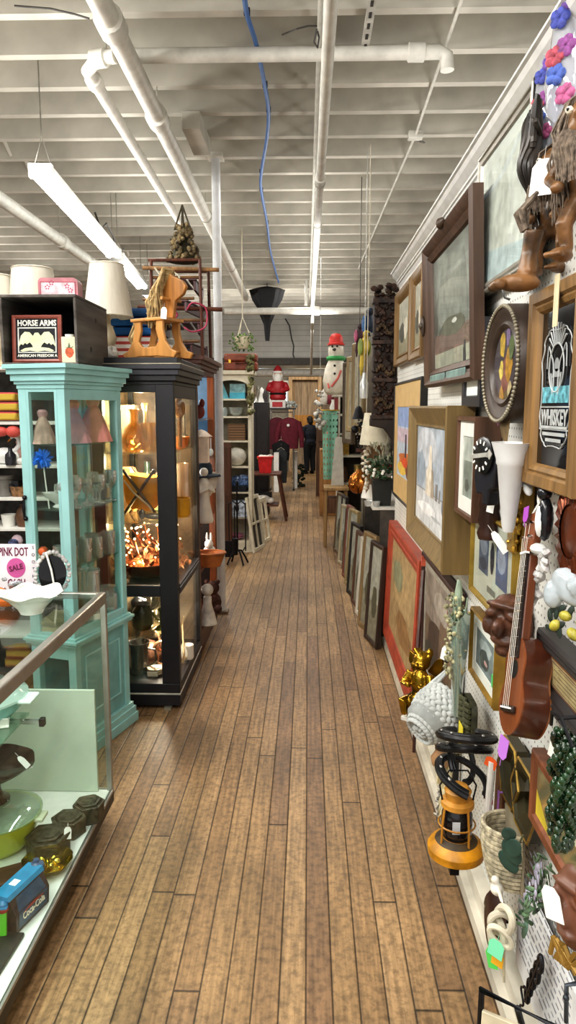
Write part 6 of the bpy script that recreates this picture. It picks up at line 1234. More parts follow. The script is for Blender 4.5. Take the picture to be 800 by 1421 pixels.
# hexagonal mirrors
def hexmir(label, px, py, s):
    t = RT('hexagonal_mirror', label, 'mirror', px, py, .565); b = MB(); pr = [(0, .035), (0, 0), (.012, -.004), (.02, .004), (.045, .02)]; vs = []; fs = []
    for d, y in pr: vs += [((s-d)*math.cos(2*PI*k/6), y, (s-d)*1.0*math.sin(2*PI*k/6)) for k in range(6)]
    for i in range(len(pr)-1):
        for k in range(6): l = (k+1) % 6; fs.append((i*6+k, i*6+l, (i+1)*6+l, (i+1)*6+k))
    b.add(vs, fs); b.build('hex_frame', mat('3b3420', .35, .3), t, smooth=0); MB().tube([(s*math.cos(2*PI*k/6), 0, s*math.sin(2*PI*k/6)) for k in range(6)], .004, 5, closed=True).build('gilt_edge', GOLD, t)
    MB().flat([((s-.044)*math.cos(-2*PI*k/6), (s-.044)*math.sin(-2*PI*k/6)) for k in range(6)][::-1], .02).build('mirror_glass', mat('cfd2cf', .05, 1, .03), t, smooth=0)
hexmir('black and gold hexagonal mirror under the ukulele body', 706, 1072, .10); hexmir('lower black and gold hexagonal mirror beside the wood framed mirror', 726, 1110, .105)
# wood framed mirror at right edge
y1_ = W(740, 1090, X=.565).y; za = W(740, 1033, X=.565).z; zb_ = W(742, 1142, X=.565).z
picture('wood_framed_mirror', 'small mirror in a reddish wood frame behind the green bead garland', 'mirror', .56, y1_-.34, y1_, zb_, za, [(0, 0), (.004, -.004), (.022, -.002), (.028, .006)], wood('7d4a30', .4), [('c9b43a', [(0, 0), (.4, 0), (0, .5)]), ('d9d6bc', R4(.5, .6, 1, 1))], bg=mat('bdb88f', .12, .7, .1), depth=.03)
R1('paper_tag', 'white paper tag stuck on the wood framed mirror', 'tag', 764, 1052, .55, MB().prism([(-.02, 0), (.03, .01), (.0, .05)], 0, .001), PAPER)
# green bead garland
bd = RT('bead_garland', 'thick bunch of shiny dark green glass bead strands at the right edge', 'garland', 790, 1090, .52); b = MB()
for st_ in range(15):
    ox, oy, ph = rnd(-.05, .05), rnd(-.035, .02), rnd(0, 6)
    for k in range(22):
        z = .095-.21*k/22+rnd(-.003, .003); b.ell((ox+.012*math.sin(k*.5+ph)-.0*k, oy+.012*math.cos(k*.6+ph), z), (.0072, .0072, .0095), n=6)
b.build('glass_beads', mat('16391c', .12, var=.35, coat=.6), bd, smooth=.9)
MB().tube([(-.06, -.02, .10), (-.03, -.03, .14), (.02, -.03, .15), (.06, -.02, .11)], .004, 6).cyl((0, -.03, .14), (0, .10, .15), .004).build('wire_loop', IRON, bd)
# rope basket with eucalyptus
wb = RT('rope_wall_basket', 'half round basket coiled from white rope with a green leaf sprig', 'basket', 697, 1182, .535, roll=-.12); b = MB()
for k in range(13):
    z = -.075+.0125*k; r = .052+.032*min(1, (k+1)/9)**.6; pts = [(r*math.cos(a), .03-r*.95*math.sin(a), z) for a in [PI*j/18 for j in range(19)]]; b.tube(pts, .0075, 6)
b.build('coiled_rope', mat('b3a990', .9, var=.3, scale=60, bump=.3), wb, smooth=.9); MB().zprism([(.05*math.cos(a), .03-.05*math.sin(a)) for a in [PI*j/12 for j in range(13)]], -.082, -.075).build('basket_floor', mat('8a7f68', .9), wb, smooth=0)
MB().bb((-.084, .03, -.08), (.084, .036, .1)).build('back', mat('9a8f78', .9), wb)
eu = RT('eucalyptus_sprig', 'artificial eucalyptus sprig with dark round leaves beside the rope basket', 'plant', 722, 1190, .53); eu.scale = (.78, .78, .78); b = MB()
for x, z, r, ro in ((.02, .045, .034, .4), (-.015, .01, .044, -.5), (-.03, -.035, .04, -.9), (.0, .08, .028, .9)): b.ell((x, -.02+rnd(-.02, .01), z), (r*.75, .003, r), (0, ro, .85), n=14)
b.build('round_leaves', mat('2f4a40', .5, var=.2), eu); MB().tube([(.02, 0, .09), (0, -.012, .02), (-.035, -.012, -.06)], .003, 6).build('stem', mat('5a5a40', .7), eu)
gs = RT('greenery_swag', 'trailing swag of small green and lilac leaves over the lettered board', 'plant', 752, 1232, .545); b = MB()
for k in range(60): u = k/59; b.ell((.05-.11*u+rnd(-.025, .025), rnd(-.03, .0), .09-.22*u+rnd(-.02, .02)), (.006, .003, .014), (rnd(-1, 1), rnd(-1.5, 1.5), 0), n=6)
b.build('small_leaves', mat('5f7a5c', .6, var=.45, scale=40), gs); b = MB()
for k in range(24): u = rnd(0, 1); b.ell((.05-.11*u+rnd(-.02, .02), -.02, .09-.2*u), (.008, .003, .012), (0, rnd(-1, 1), 0), n=6)
b.build('lilac_leaves', mat('a9a6b8', .6, var=.3), gs); MB().ell((-.055, -.015, -.15), (.014, .003, .04), (0, .5, 0)).build('tip_leaf', mat('6a8a7a', .6), gs)
# chain link, brown dish, bunny ears
bdh = RT('wooden_dish', 'dark brown oval wooden dish behind the white chain', 'dish', 688, 1278, .53); MB().lathe([(.0, .012), (.05, .01), (.07, -.012), (.076, -.01), (.055, .018), (0, .02)], n=32, rot=(PI/2, 0, 0), sx=1, sy=1.35).build('dish_body', mat('3a221c', .4, var=.2), bdh, smooth=.9); MB().cyl((0, 0, 0), (0, .09, 0), .006).build('hanging_peg', IRON, bdh)
cl = RT('decorative_chain', 'whitewashed chunky wooden chain with mint, yellow and green tags', 'ornament', 700, 1290, .48); cl.scale = (.85, .85, .85); CW = mat('cfc8b4', .7, var=.15)
def link(c, rot, s=1):
    M_ = Euler(rot).to_matrix(); pts = [Vector(c)+M_ @ Vector((.03*s*math.cos(a), 0, .045*s*math.sin(a))) for a in [2*PI*k/24 for k in range(24)]]; return MB().tube(pts, .0105*s, 8, closed=True).build('chain_link', CW, cl)
link((.0, 0, .03), (0, .5, .4)); link((-.025, .0, -.0), (.3, -.5, 1.5)); link((-.03, -.01, -.04), (0, .2, .3), 1.1); link((.01, -.012, -.015), (.2, -.9, .9), .8)
price_tag(cl, (.02, -.03, -.07), (0, .15, 0), '7fe0b4', .045, .055, label='mint green price tag'); price_tag(cl, (.012, -.02, -.105), (0, .1, 0), 'e0a82a', .035, .045, label='yellow price tag'); price_tag(cl, (-.018, -.02, -.14), (0, -.25, 0), '5fd060', .03, .06, label='bright green price tag')
b = MB(); 
for k in range(7): b.tube([(-.02-.004*k, .01, -.02), (-.03, .012, -.08), (-.028+.003*k, .01, -.14-.006*k)], .0035, 5)
b.build('cord_tassel', mat('b9ae94', .9), cl)
wr = RT('ceramic_bird', 'small white ceramic bird below the rope basket', 'figurine', 690, 1233, .50); b = MB(); b.ell((0, 0, 0), (.022, .018, .018)).ell((.0, -.005, .025), .012).ell((.035, 0, .004), (.03, .006, .007), (0, .15, 0)); b.build('bird_body', mat('e2ddd0', .3), wr, remesh=.004)
R1('wire_sponge', 'crumpled tan mesh pouch beside the ceramic bird', 'pouch', 682, 1258, .53, MB().ell((0, 0, 0), (.03, .02, .04)), mat('8d8468', .8, var=.5, scale=80, bump=.6))
# white lettered board
y1_ = W(716, 1330, X=.585).y; bdz1 = W(730, 1228, X=.585).z
lb_ = thing('lettered_board', 'white board covered with small handwritten lines low on the wall', 'board', (.585, y1_-.21, .17), RW, tilt=0)
MB().bb((-.21, 0, 0), (.21, .012, bdz1-.17)).build('panel', mat('e3e4e6', .6, var=.04), lb_, smooth=0); b = MB()
for r in range(16):
    x = .185
    while x > -.17: l = rnd(.012, .035); b.bb((x-l, -.0008, .06+.0225*r), (x, 0, .0635+.0225*r+rnd(0, .003))); x -= l+rnd(.008, .014)
b.build('writing_lines', mat('8d8f98', .6), lb_, smooth=0)
ws = RT('iron_scroll', 'black wrought iron scroll ornament hanging on the lettered board', 'ornament', 742, 1372, .56); b = MB()
for i, (c, r) in enumerate((((.03, .07), .025), ((.005, .03), .022), ((-.015, -.01), .02), ((-.03, -.045), .018), ((.05, .11), .02))): b.tube([(c[0]+r*.55*math.cos(a), -.006, c[1]+r*math.sin(a)) for a in [2*PI*k/16 for k in range(17)]], .0055, 6)
b.tube([(.055, -.006, .13), (.02, -.008, .05), (-.04, -.006, -.07)], .005, 6); b.build('scroll', IRON, ws)
R1('iron_scroll', 'small dark iron hook scroll at the lower left of the lettered board', 'ornament', 727, 1390, .555, MB().tube([(.012*math.cos(k*.6), -.004, -.05+.005*k) for k in range(22)], .003, 5), IRON)
R1('pen_hook', 'thin dark iron hook with a knob at the right of the lettered board', 'hook', 788, 1390, .565, MB().tube([(0, 0, -.05), (0, -.004, .04), (0, .02, .045)], .005, 6).ell((.012, -.008, .02), .007), mat('3a4048', .4, .5))
# wooden face carving
wf = RT('face_carving', 'brown carved wooden face with a white tag above the lettered board', 'carving', 795, 1262, .565, RW+.5); b = MB()
b.ell((0, .01, 0), (.06, .03, .10)).ell((0, -.022, -.005), (.012, .018, .03)).ell((0, -.016, -.05), (.025, .014, .01)).ell((.025, -.016, .03), (.018, .01, .012)).ell((-.025, -.016, .03), (.018, .01, .012)).ell((0, -.012, .055), (.05, .012, .01))
b.build('face', mat('7a5240', .4, var=.2), wf, remesh=.005); b = MB()
for k in range(12): b.tube([(rnd(-.04, .04), -.01, -.085), (rnd(-.045, .045), -.01, -.13)], .006, 5)
b.build('gold_beard', mat('9a7a3a', .5, .4), wf); price_tag(wf, (-.0, -.05, -.01), (0, -.3, 0), w=.05, l=.07)
# easel frame at the bottom edge, and pale board
y_ = RP(730, 1410, .52); ef = thing('metal_easel', 'black metal easel frame resting at the bottom right on the floor', 'easel', (y_.x-.02, y_.y, 0), -.5)
zt_ = max(.14, y_.z+.03); MB().tube([(-.09, .02, .0), (-.085, .0, zt_), (.12, .0, zt_-.02), (.13, .02, 0)], .009, 8).build('front_frame', IRON, ef); MB().tube([(0, 0, zt_-.01), (.03, .14, 0)], .008, 8).build('rear_leg', IRON, ef)
MB().box((.0, -.02, zt_*.45), (.16, .012, zt_*.8), (-.12, 0, 0)).build('pale_board', mat('c9bfa6', .6), ef, bev=.002)
# purple tag hook etc. between oval and vase
R1('white_bow', 'crumpled white plastic bow under the bar mirror', 'ornament', 727, 668, .57, MB().ell((0, 0, 0), (.03, .012, .012), (0, .4, 0)).ell((.04, 0, -.015), (.025, .012, .01), (0, .7, 0)), mat('dfe0df', .4))
R1('ring_handle', 'small white ring pull hanging below the bar mirror', 'ornament', 752, 692, .565, MB().tube([(.02*math.cos(a), 0, .02*math.sin(a)) for a in [2*PI*k/18 for k in range(18)]], .0045, 6, closed=True), mat('d9d6cc', .4))
# long strip beside the red frame: walking stick leaning
a_, b2 = W(578, 930, X=.50), W(588, 792, X=.56)
sk = thing('walking_stick', 'long dark walking stick leaning in the gap right of the coral red frame', 'stick', a_); MB().tube([(0, 0, -a_.z+.11), (0, 0, 0), b2-a_], [.008, .009, .012], 8).build('shaft', wood('4a2a22', .4), sk)
# ================================================================= RIGHT, BEYOND THE PARTITION
def FT(name, label, cat, px, y, z, rz=0, **k): return thing(name, label, cat, (W(px, 640, Y=y).x, y, z), rz, **k)
def F1(name, label, cat, px, y, z, mb, m, rz=0, **k): return tag(mb.build(name, m, None, (W(px, 640, Y=y).x, y, z), (0, 0, rz), smooth=.9, **k), label, cat)
# carved dark panel
CD = mat('3e2b22', .5, 0, .45, 26, .4)
cv = FT('carved_pillar', 'tall dark heavily carved wooden pillar panel at the end of the partition', 'carving', 532, 5.22, 1.62); b = MB()
MB().bb((-.085, -.03, 0), (.085, .06, .86)).build('core', mat('33241d', .6, var=.3), cv, bev=.006); random.seed(21)
for k in range(170):
    z = rnd(.0, .86); x = rnd(-.08, .08); b.ell((x, -.035, z), (rnd(.010, .024), rnd(.012, .022), rnd(.010, .026)), (0, rnd(-1, 1), 0), n=6)
for z in (.0, .26, .52, .8): b.bb((-.095, -.055, z), (.095, .06, z+.025))
b.build('relief', CD, cv, smooth=.8); b = MB()
for k in range(12): b.ell((rnd(-.09, .07), -.03+rnd(-.02, .02), .87+rnd(0, .05)), (.025, .022, .02), n=8)
b.build('carved_crown', CD, cv); MB().prism([(-.10, 0), (.10, 0), (.10, -.26), (.075, -.24), (.05, -.14), (.0, -.07), (-.10, -.05)], -.04, .05).build('bracket', mat('2f211b', .5, var=.3), cv, bev=.006)
b = MB()
for z in (.07, .30, .58):
    for k in range(10): b.ell((-.06+.013*k, -.055, z+.03*math.sin(k*.7)+.04), (.012, .012, .018), n=6)
b.build('gilt_leaves', mat('5a4832', .5, .2, .4, 30), cv)
# pale rack with things
RK = mat('cfcec8', .6, var=.08); RKD = mat('4d4741', .6, var=.2); rk = thing('display_rack', 'low white display rack along the wall beyond the coral frame', 'rack', (.66, 5.95, 0))
for y in (-.72, .70): MB().bb((-.13, y-.012, 0), (.09, y+.012, .96)).build('end_panel', RKD, rk, smooth=0)
MB().bb((-.19, -.75, .9605), (.10, .73, .985)).build('top_board', RK, rk, bev=.004); MB().bb((.06, -.70, .05), (.075, .68, .95)).build('back_board', mat('2d2a28', .8), rk, smooth=0)
RTOP = .9855
pl = thing('potted_plant', 'frosted green plant with white blossoms in a dark square pot on the rack', 'plant', (W(530, 690, Y=5.32).x, 5.32, RTOP))
MB().prism([(-.06, 0), (.06, 0), (.075, .19), (-.075, .19)], -.06, .06).build('pot', mat('22231f', .6), pl, bev=.004); random.seed(5); b = MB(); c = MB(); d = MB()
for k in range(150):
    a = rnd(0, 6.28); r = rnd(.01, .13); z = .2+rnd(0, .16); b.ell((r*math.cos(a), r*math.sin(a), z), (.022, .012, .004), (rnd(-1, 1), rnd(-1, 1), rnd(0, 6)), n=6)
for k in range(60):
    a = rnd(0, 6.28); r = rnd(.0, .10); z = .30+rnd(0, .16); c.ell((r*math.cos(a), r*math.sin(a), z), (.006, .006, .022), (rnd(-.6, .6), rnd(-.6, .6), 0), n=6)
for k in range(16): a = rnd(0, 6.28); d.ell((.12*math.cos(a), .12*math.sin(a)-.02, .2+rnd(0, .12)), (.012, .01, .012), n=6)
b.build('green_leaves', mat('3f5a3c', .6, var=.4, scale=30), pl); c.build('frosted_sprigs', mat('a9a892', .7, var=.3), pl); d.build('white_blossoms', WHITE, pl)
F1('copper_pot', 'shiny ribbed copper pumpkin pot on the white rack', 'pot', 499, 6.05, RTOP, MB().lathe([(.04, 0), (.075, .03), (.085, .09), (.07, .15), (.03, .18), (.02, .2), (0, .2)], n=40, wob=lambda r, z, q, i: (r*(1+.07*math.cos(10*q)), z)), mat('c07a3a', .2, .9, .2))
F1('white_cone', 'white cone ornament right of the copper pot', 'ornament', 514, 5.75, RTOP, MB().lathe([(.07, 0), (.03, .16), (.02, .2), (0, .2)], n=18), WHITE)
F1('white_candle_cup', 'row of clear glass tealight cups at the near end of the rack', 'candle holder', 523, 5.26, RTOP, MB().lathe([(.02, 0), (.03, .04), (.026, .04), (0, .01)], n=12, c=(-.06, -.02, 0)).lathe([(.02, 0), (.03, .04), (.026, .04), (0, .01)], n=12, c=(.0, -.045, 0)), glass('eef2f2', .4, .3))
F1('dark_vase', 'dark bottle vase behind the copper pot on the rack', 'vase', 506, 6.45, RTOP, MB().lathe([(.04, 0), (.05, .08), (.02, .18), (.02, .26), (0, .26)], n=16), mat('2b2724', .3))
F1('brass_jug', 'dull brass jug at the far end of the white rack', 'jug', 497, 6.55, RTOP, MB().lathe([(.04, 0), (.055, .07), (.03, .15), (.035, .2), (0, .2)], n=16), mat('8d7a4a', .35, .8))
# framed pictures standing on edge against the rack, seen edge-on
FC = ['3b2c24', '8a7350', 'd3d0c6', '5d3c2c', '25211f', '9c8a63', '7d4a3c', '4a3b2e', 'b3a78c', '2f2a2a', '6b5640', '8d8678', '3a2a22', '5a4a38']
FN = ['black-brown', 'light oak', 'white', 'reddish brown', 'black', 'dull gold', 'brick red', 'dark walnut', 'pale gold', 'charcoal', 'brown', 'grey', 'chocolate', 'olive brown']
WHERE = ['nearest leaning frame of the rack row, %s, beside the coral red frame', 'second %s frame from the near end of the leaning row', 'third %s frame from the near end of the leaning row', 'fourth %s frame of the leaning row, under the copper pot', 'fifth %s frame along the leaning row', 'sixth %s frame along the leaning row', 'seventh %s frame along the leaning row', 'eighth %s frame of the row, below the far rack end', 'ninth %s frame of the row past the rack', 'tenth %s frame of the row past the rack', 'eleventh %s frame at the far part of the leaning row', 'last and farthest %s frame of the leaning row']
random.seed(11)
for k in range(11):
    y = 4.93+.33*k; hh = rnd(.62, .88); ww = rnd(.26, .31); x = .445-.010*k+rnd(-.012, .012)
    t, w_, h_ = picture('leaning_picture', WHERE[k if k < 10 else 11] % FN[k], 'picture frame', x, y, y+ww, .03, .03+hh, [(0, 0), (.008, -.005), (.03, 0), (.035, .01)], wood(FC[k], .45), [('8d8a78', R4(0, 0, 1, .4)), ('a5a79c', R4(0, .4, 1, 1)), ('5c5a48', blob(.5, .4, .25, .2))], depth=.03, tilt=-.06, yaw=rnd(.08, .3), group='pictures leaning along the rack', bg='b5b0a0')
    t.location.z = .002
    if k == 1: price_tag(t, (w_/2-.03, -.012, hh-.16), (0, 0, 0), w=.05, l=.07)
# hanging things above rack
F1('fluted_lampshade', 'cream fluted hanging lampshade under the carved dark panel', 'lampshade', 519, 5.55, 1.42, MB().lathe([(.11, 0), (.075, .24), (.07, .24), (.105, 0)], n=30, wob=lambda r, z, q, i: (r*(1+.025*math.cos(15*q)), z)), mat('dcd6c2', .8, var=.06))
F1('wall_mirror_strip', 'brown framed narrow board standing on the rack behind the plant', 'picture frame', 521, 5.7, RTOP, MB().ring(.14, .42, [(0, .02), (0, 0), (.025, 0), (.025, .01)]).bb((-.06, .008, .02), (.06, .012, .4)), wood('8a6a48'))
st_ = F1('red_white_box', 'small red and white box on the rack right of the brown board', 'box', 536, 5.5, RTOP, MB().bb((-.04, -.03, 0), (.04, .03, .30)), node_lines('e4dcd4', 'b0423a', 2, .15, .28, .6, name='red_bands'))
b = MB(); random.seed(3)
for k in range(22): b.ell((rnd(-.02, .02), rnd(-.015, .015), -.024*k), (rnd(.012, .024), .012, rnd(.012, .02)), (rnd(-1, 1), 0, 0), n=6)
b.cyl((0, 0, 0), (0, 0, 2.02), .003); F1('shell_string', 'hanging string of white seashells left of the plant', 'ornament', 508, 5.6, 1.58, b, mat('ddd6c4', .5, var=.15))
def bird(label, px, py, y, c1, c2, s=1):
    p = W(px, py, Y=y); t = thing('bird_ornament', label, 'ornament', p, .5); t.scale = (s, s, s)
    MB().ell((0, 0, 0), (.035, .045, .08)).ell((0, -.02, .09), .034).tube([(0, .02, -.05), (0, .05, -.16), (0, .05, -.24)], [.025, .02, .008], 8).build('body', mat(c1, .5, var=.2), t, remesh=.008)
    MB().ell((.04, .01, -.01), (.012, .035, .07)).ell((-.04, .01, -.01), (.012, .035, .07)).build('wings', mat(c2, .5, var=.2), t); MB().cyl((0, -.05, .09), (0, -.075, .07), .014, .003).build('beak', BLACK, t)
    MB().tube([(0, 0, .11), (0, 0, (3.6-p.z)/s)], .002, 4).build('cord', CORD, t)
bird('blue and black parrot ornament hanging left of the carved panel', 512, 448, 6.2, '25324a', '3f6a9a'); bird('yellow green parrot ornament hanging below the blue parrot', 507, 480, 6.0, 'c9b04a', '8a9a4a'); bird('dark pink winged bird ornament left of the blue parrot', 499, 465, 6.6, '4a2a34', 'b05a7a', .8)
F1('iron_bell', 'black iron bell cluster hanging beside the carved panel bracket', 'bell', 497, 6.35, 1.60, MB().lathe([(.06, 0), (.05, .02), (.03, .09), (.015, .11), (0, .115)], n=18).ell((.03, .0, -.05), .03).ell((-.03, 0, -.09), .035).cyl((0, 0, .11), (0, 0, 2.0), .003), IRON)
F1('milk_bottle', 'white and silver hanging bottle below the parrots', 'bottle', 504, 5.75, 1.77, MB().lathe([(.03, 0), (.035, .02), (.035, .12), (.015, .16), (.015, .2), (0, .2)], n=16).cyl((0, 0, .2), (0, 0, 1.83), .002), mat('d3d6d6', .25, .3))
# tall pale strips (edge-on frames) and shelf
for i, (px, y, zb, zt, c, lb) in enumerate(((498, 6.9, 1.50, 2.32, '8d7a58', 'tall pale gold frame edge hanging left of the parrots'), (490, 7.3, 1.45, 2.22, 'a3906a', 'tall cream gold frame edge second from the parrots'), (484, 7.9, 1.3, 2.2, '5d5040', 'tall dull brown frame edge nearest the snowman'))):
    x = W(px, 560, Y=y).x; t, w_, h_ = picture('tall_picture', lb, 'picture frame', x, y, y+.35, zb, zt, [(0, 0), (.01, -.01), (.05, 0), (.055, .01)], wood(c, .45), [('a09a88', R4(0, 0, 1, 1))], depth=.04, yaw=.25)
fb = thing('partition_screen', 'narrow brownish slatted partition panel carrying the tall frames', 'panel', (.66, 7.68, 0)); MB().bb((0, -.9, 0), (.03, .9, 2.35)).build('panel', mat('776c5a', .7, var=.25), fb, smooth=0)
for yy in (-.9, .88): MB().bb((-.02, yy, 0), (.05, yy+.03, 2.36)).build('post', mat('cfc9ba', .6), fb, smooth=0)
# shelf with snowman
sx0 = W(456, 560, Y=9.4).x
sh_ = thing('shelf_unit', 'cream painted shelf unit carrying the snowman at the right of the aisle', 'shelf', (.55, 9.4, 0))
ST = 1.86
for s in (-1, 1): MB().bb((s*.16-.012, -.25, 0), (s*.16+.012, .25, ST-.026)).build('side_panel', mat('d6d0c0', .6), sh_, smooth=0)
for z in (.3, .75, 1.1, 1.38, 1.62, ST): MB().bb((-.148 if z < ST else -.24, -.25, z-.025), (.148 if z < ST else .2, .25, z)).build('shelf', mat('d6d0c0', .6), sh_, smooth=0)
MB().bb((-.148, .235, .02), (.148, .248, ST-.03)).build('back_panel', mat('6a5f52', .7), sh_, smooth=0)
sn_ = thing('snowman_figure', 'plastic light up snowman with a red hat and green scarf on the shelf top', 'snowman', (W(466, 540, Y=9.4).x, 9.36, ST+.001)); b = MB(); b.lathe([(.11, 0), (.15, .05), (.165, .18), (.14, .32), (.10, .42), (.09, .46), (.1, .52), (.095, .6), (.05, .66), (0, .67)], n=26); b.build('body', mat('d6cfc0', .4, var=.08), sn_, smooth=.9)
MB().lathe([(.11, .62), (.11, .64), (.09, .65), (.085, .72), (.05, .76), (0, .77)], n=20).build('red_hat', mat('d43a32', .5), sn_, smooth=.9); MB().tube([(.095*math.cos(2*PI*k/20), .095*math.sin(2*PI*k/20), .455) for k in range(20)], .03, 8, closed=True).build('green_scarf', mat('3f9a56', .6), sn_)
MB().cyl((-.02, -.09, .56), (-.05, -.17, .55), .02, .004).build('nose', mat('2a2224', .5), sn_); b = MB()
for x in (-.05, .01): b.ell((x, -.09, .6), .014, n=8)
for z in (.36, .26): b.ell((-.02, -.15+.02*(z > .3), z), .016, n=8)
b.build('coal_buttons', BLACK, sn_); MB().tube([(.06, -.13, .3), (.02, -.16, .2), (-.06, -.165, .1)], .014, 8).tube([(-.1, -.12, .14), (-.09, -.14, .08)], .012, 8).build('candy_stripes', mat('c9655c', .5), sn_)
for i, (nm, lb, px, z, mb, m) in enumerate((('red_book', 'red spined books on the upper shelf below the snowman', 470, 1.621, MB().bb((-.06, -.1, 0), (.0, .1, .2)), mat('8a3a3a', .6)), ('white_jug', 'white jug below the snowman shelf top', 463, 1.621, MB().lathe([(.04, 0), (.055, .08), (.03, .15), (.035, .18), (0, .18)], n=16), WHITE), ('black_box', 'black box on the upper snowman shelf', 466, 1.381, MB().bb((-.1, -.1, 0), (.1, .1, .2)), BLACK), ('gold_picture', 'small gold framed card in the snowman shelf unit', 477, 1.101, MB().ring(.14, .2, [(0, .02), (0, 0), (.02, 0), (.02, .01)]).bb((-.06, .01, .01), (.06, .013, .19)), GOLD), ('brown_crock', 'brown crock on the lower snowman shelf', 474, .751, MB().lathe([(.07, 0), (.09, .1), (.06, .2), (0, .2)], n=16), mat('6a4a34', .4)))):
    F1(nm, lb, 'ornament' if i else 'books', px, 9.26, z, mb, m)
# bauble strings, green lace, white board, stool
b = MB(); random.seed(8)
for k in range(28): b.ell((rnd(-.055, .055), rnd(-.05, .05), rnd(-.38, .1)), rnd(.018, .036), n=8)
b.cyl((0, 0, .08), (0, 0, 1.82), .003); F1('bauble_bunch', 'bunch of white and silver baubles hanging left of the snowman', 'ornament', 444, 9.0, 1.80, b, mat('cfccc4', .3, .2, .3, 20))
lace = thing('lace_curtain', 'mint green lace curtain hanging down beside the snowman shelf', 'curtain', (W(458, 610, Y=9.1).x, 9.1, .80)); b = MB()
def wav(x): return .02*math.sin(40*x)
vs = []; nx, nz = 15, 34
for j in range(nz):
    for i in range(nx): x = -.10+.2*i/(nx-1); z = .86*j/(nz-1); vs.append((x*(1-.25*(1-j/(nz-1))), wav(x), z))
fs = [(j*nx+i, j*nx+i+1, (j+1)*nx+i+1, (j+1)*nx+i) for j in range(nz-1) for i in range(nx-1) if not ((i % 3 == 1) and (j % 3 == 1))]
b.add(vs, fs); b.build('lace_cloth', mat('8fc4ae', .8, var=.15), lace, solid=.004, smooth=0); MB().cyl((-.13, 0, .865), (.12, 0, .865), .008).build('rod', BRASS, lace)
wbp = F1('white_board', 'white tapered wooden board leaning beside the green lace', 'board', 470, 8.95, .74, MB().prism([(-.09, 0), (.07, 0), (.05, .6), (-.04, .6)], 0, .02), mat('cfcbc0', .6, var=.08)); 
tb = thing('plant_stand', 'small tan wooden table with crates under the white board', 'table', (W(467, 690, Y=8.8).x, 8.9, 0)); TAN = wood('b08d5e', .5)
MB().bb((-.15, -.2, .70), (.15, .2, .735)).build('table_top', TAN, tb, bev=.004)
for sx in (-1, 1):
    for sy in (-1, 1): MB().tube([(sx*.12, sy*.16, .70), (sx*.135, sy*.18, 0)], .018, 6).build('leg', TAN, tb)
MB().bb((-.12, -.17, .42), (.12, .15, .60)).build('drawer_box', wood('6b4a34', .5), tb, bev=.004)
for i, (px, y, z0_, w_, h_, c, lb) in enumerate(((447, 11.5, 0, .16, 1.05, 'a5794a', 'tan wooden chest of shelves past the green lace'), (444, 14, 0, .25, 1.5, '5a3f2c', 'dark brown tall cabinet at the right near the doorway'), (452, 12.8, 0, .2, 1.75, '7d6a54', 'grey brown shelf unit behind the bauble bunch'))):
    t = FT('storage_cabinet', lb, 'cabinet', px+4, y, z0_); MB().bb((-w_/2, -.2, 0), (w_/2+.2, .2, h_)).build('carcass', wood(c, .5), t, bev=.006)
    for k in range(3): MB().bb((-w_/2+.02, -.215, .06+k*h_/3), (w_/2+.18, -.2005, h_/3*(k+1)-.04)).build('drawer', wood(c, .4, .15), t, bev=.003); MB().ell((.09, -.225, (.06+k*h_/3+h_/3*(k+1)-.04)/2), .012, n=8).build('knob', BRASS, t.children[-1])
random.seed(17)
for i, (px, y, z, c, lb) in enumerate(((447, 12.8, 1.752, 'c9c4b8', 'white lidded pot on the grey brown shelf unit'), (452, 11.5, 1.052, 'b5502e', 'orange jar on the tan chest of shelves'), (449, 14, 1.502, 'd8d4cc', 'pale vase on the dark brown tall cabinet'), (455, 12.8, 1.752, '7a2f3a', 'maroon jar on the grey brown shelf unit'))):
    F1('storage_jar', lb, 'jar', px+3, y, z, MB().lathe([(.05, 0), (.08, .08), (.06, .2), (.03, .26), (0, .28)], n=16), mat(c, .4))
for i, (y, z, c, lb) in enumerate(((5.5, 1.9, '6b5230', 'brown framed picture high on the far wall behind the carved panel'), (10.8, 1.5, '8a7038', 'gilded picture on the far wall past the snowman'))):
    picture('far_picture', lb, 'picture frame', .92, y, y+.6, z-.3, z+.3, goldp, wood(c, .4), SCN, depth=.03)
# bead necklaces hung on the screen, and dark frames behind them
random.seed(31); nb = None
for k in range(9):
    b = MB(); L_ = rnd(.28, .5)
    for j in range(26): a = 2*PI*j/26; b.ell((.03*math.sin(a), rnd(-.004, .004), -L_/2+L_/2*math.cos(a)), .011, n=6)
    c = ('2a2422', '5a3a30', '3f4a4a', '7a6a4a', '30261f', '8a8478', '43302a', '1f2428', '6a4a3a')[k]
    WH = ('nearest the aisle', 'second from the aisle', 'third from the aisle', 'fourth from the aisle', 'fifth from the aisle', 'low on the screen end', 'second in the low row', 'third in the low row', 'last in the low row')[k]
    CN = ('near black', 'brown', 'slate', 'tan', 'dark brown', 'grey', 'umber', 'charcoal', 'rust brown')[k]
    o = b.build('bead_necklace', mat(c, .35, var=.3), None, (.655-.042*(k % 5), 6.735-.008*k, 1.62 if k < 5 else 1.28), smooth=.9); tag(o, CN+' bead necklace hung on the brownish screen, '+WH, 'necklace', 'bead necklaces on the screen')
hr = thing('necklace_rail', 'dark wooden peg rail holding the bead necklaces', 'rail', (.58, 6.74, 1.63)); MB().bb((-.13, 0, 0), (.12, .04, .03)).bb((-.13, 0, -.34), (.12, .04, -.31)).build('rail_board', OAKD, hr, smooth=0)
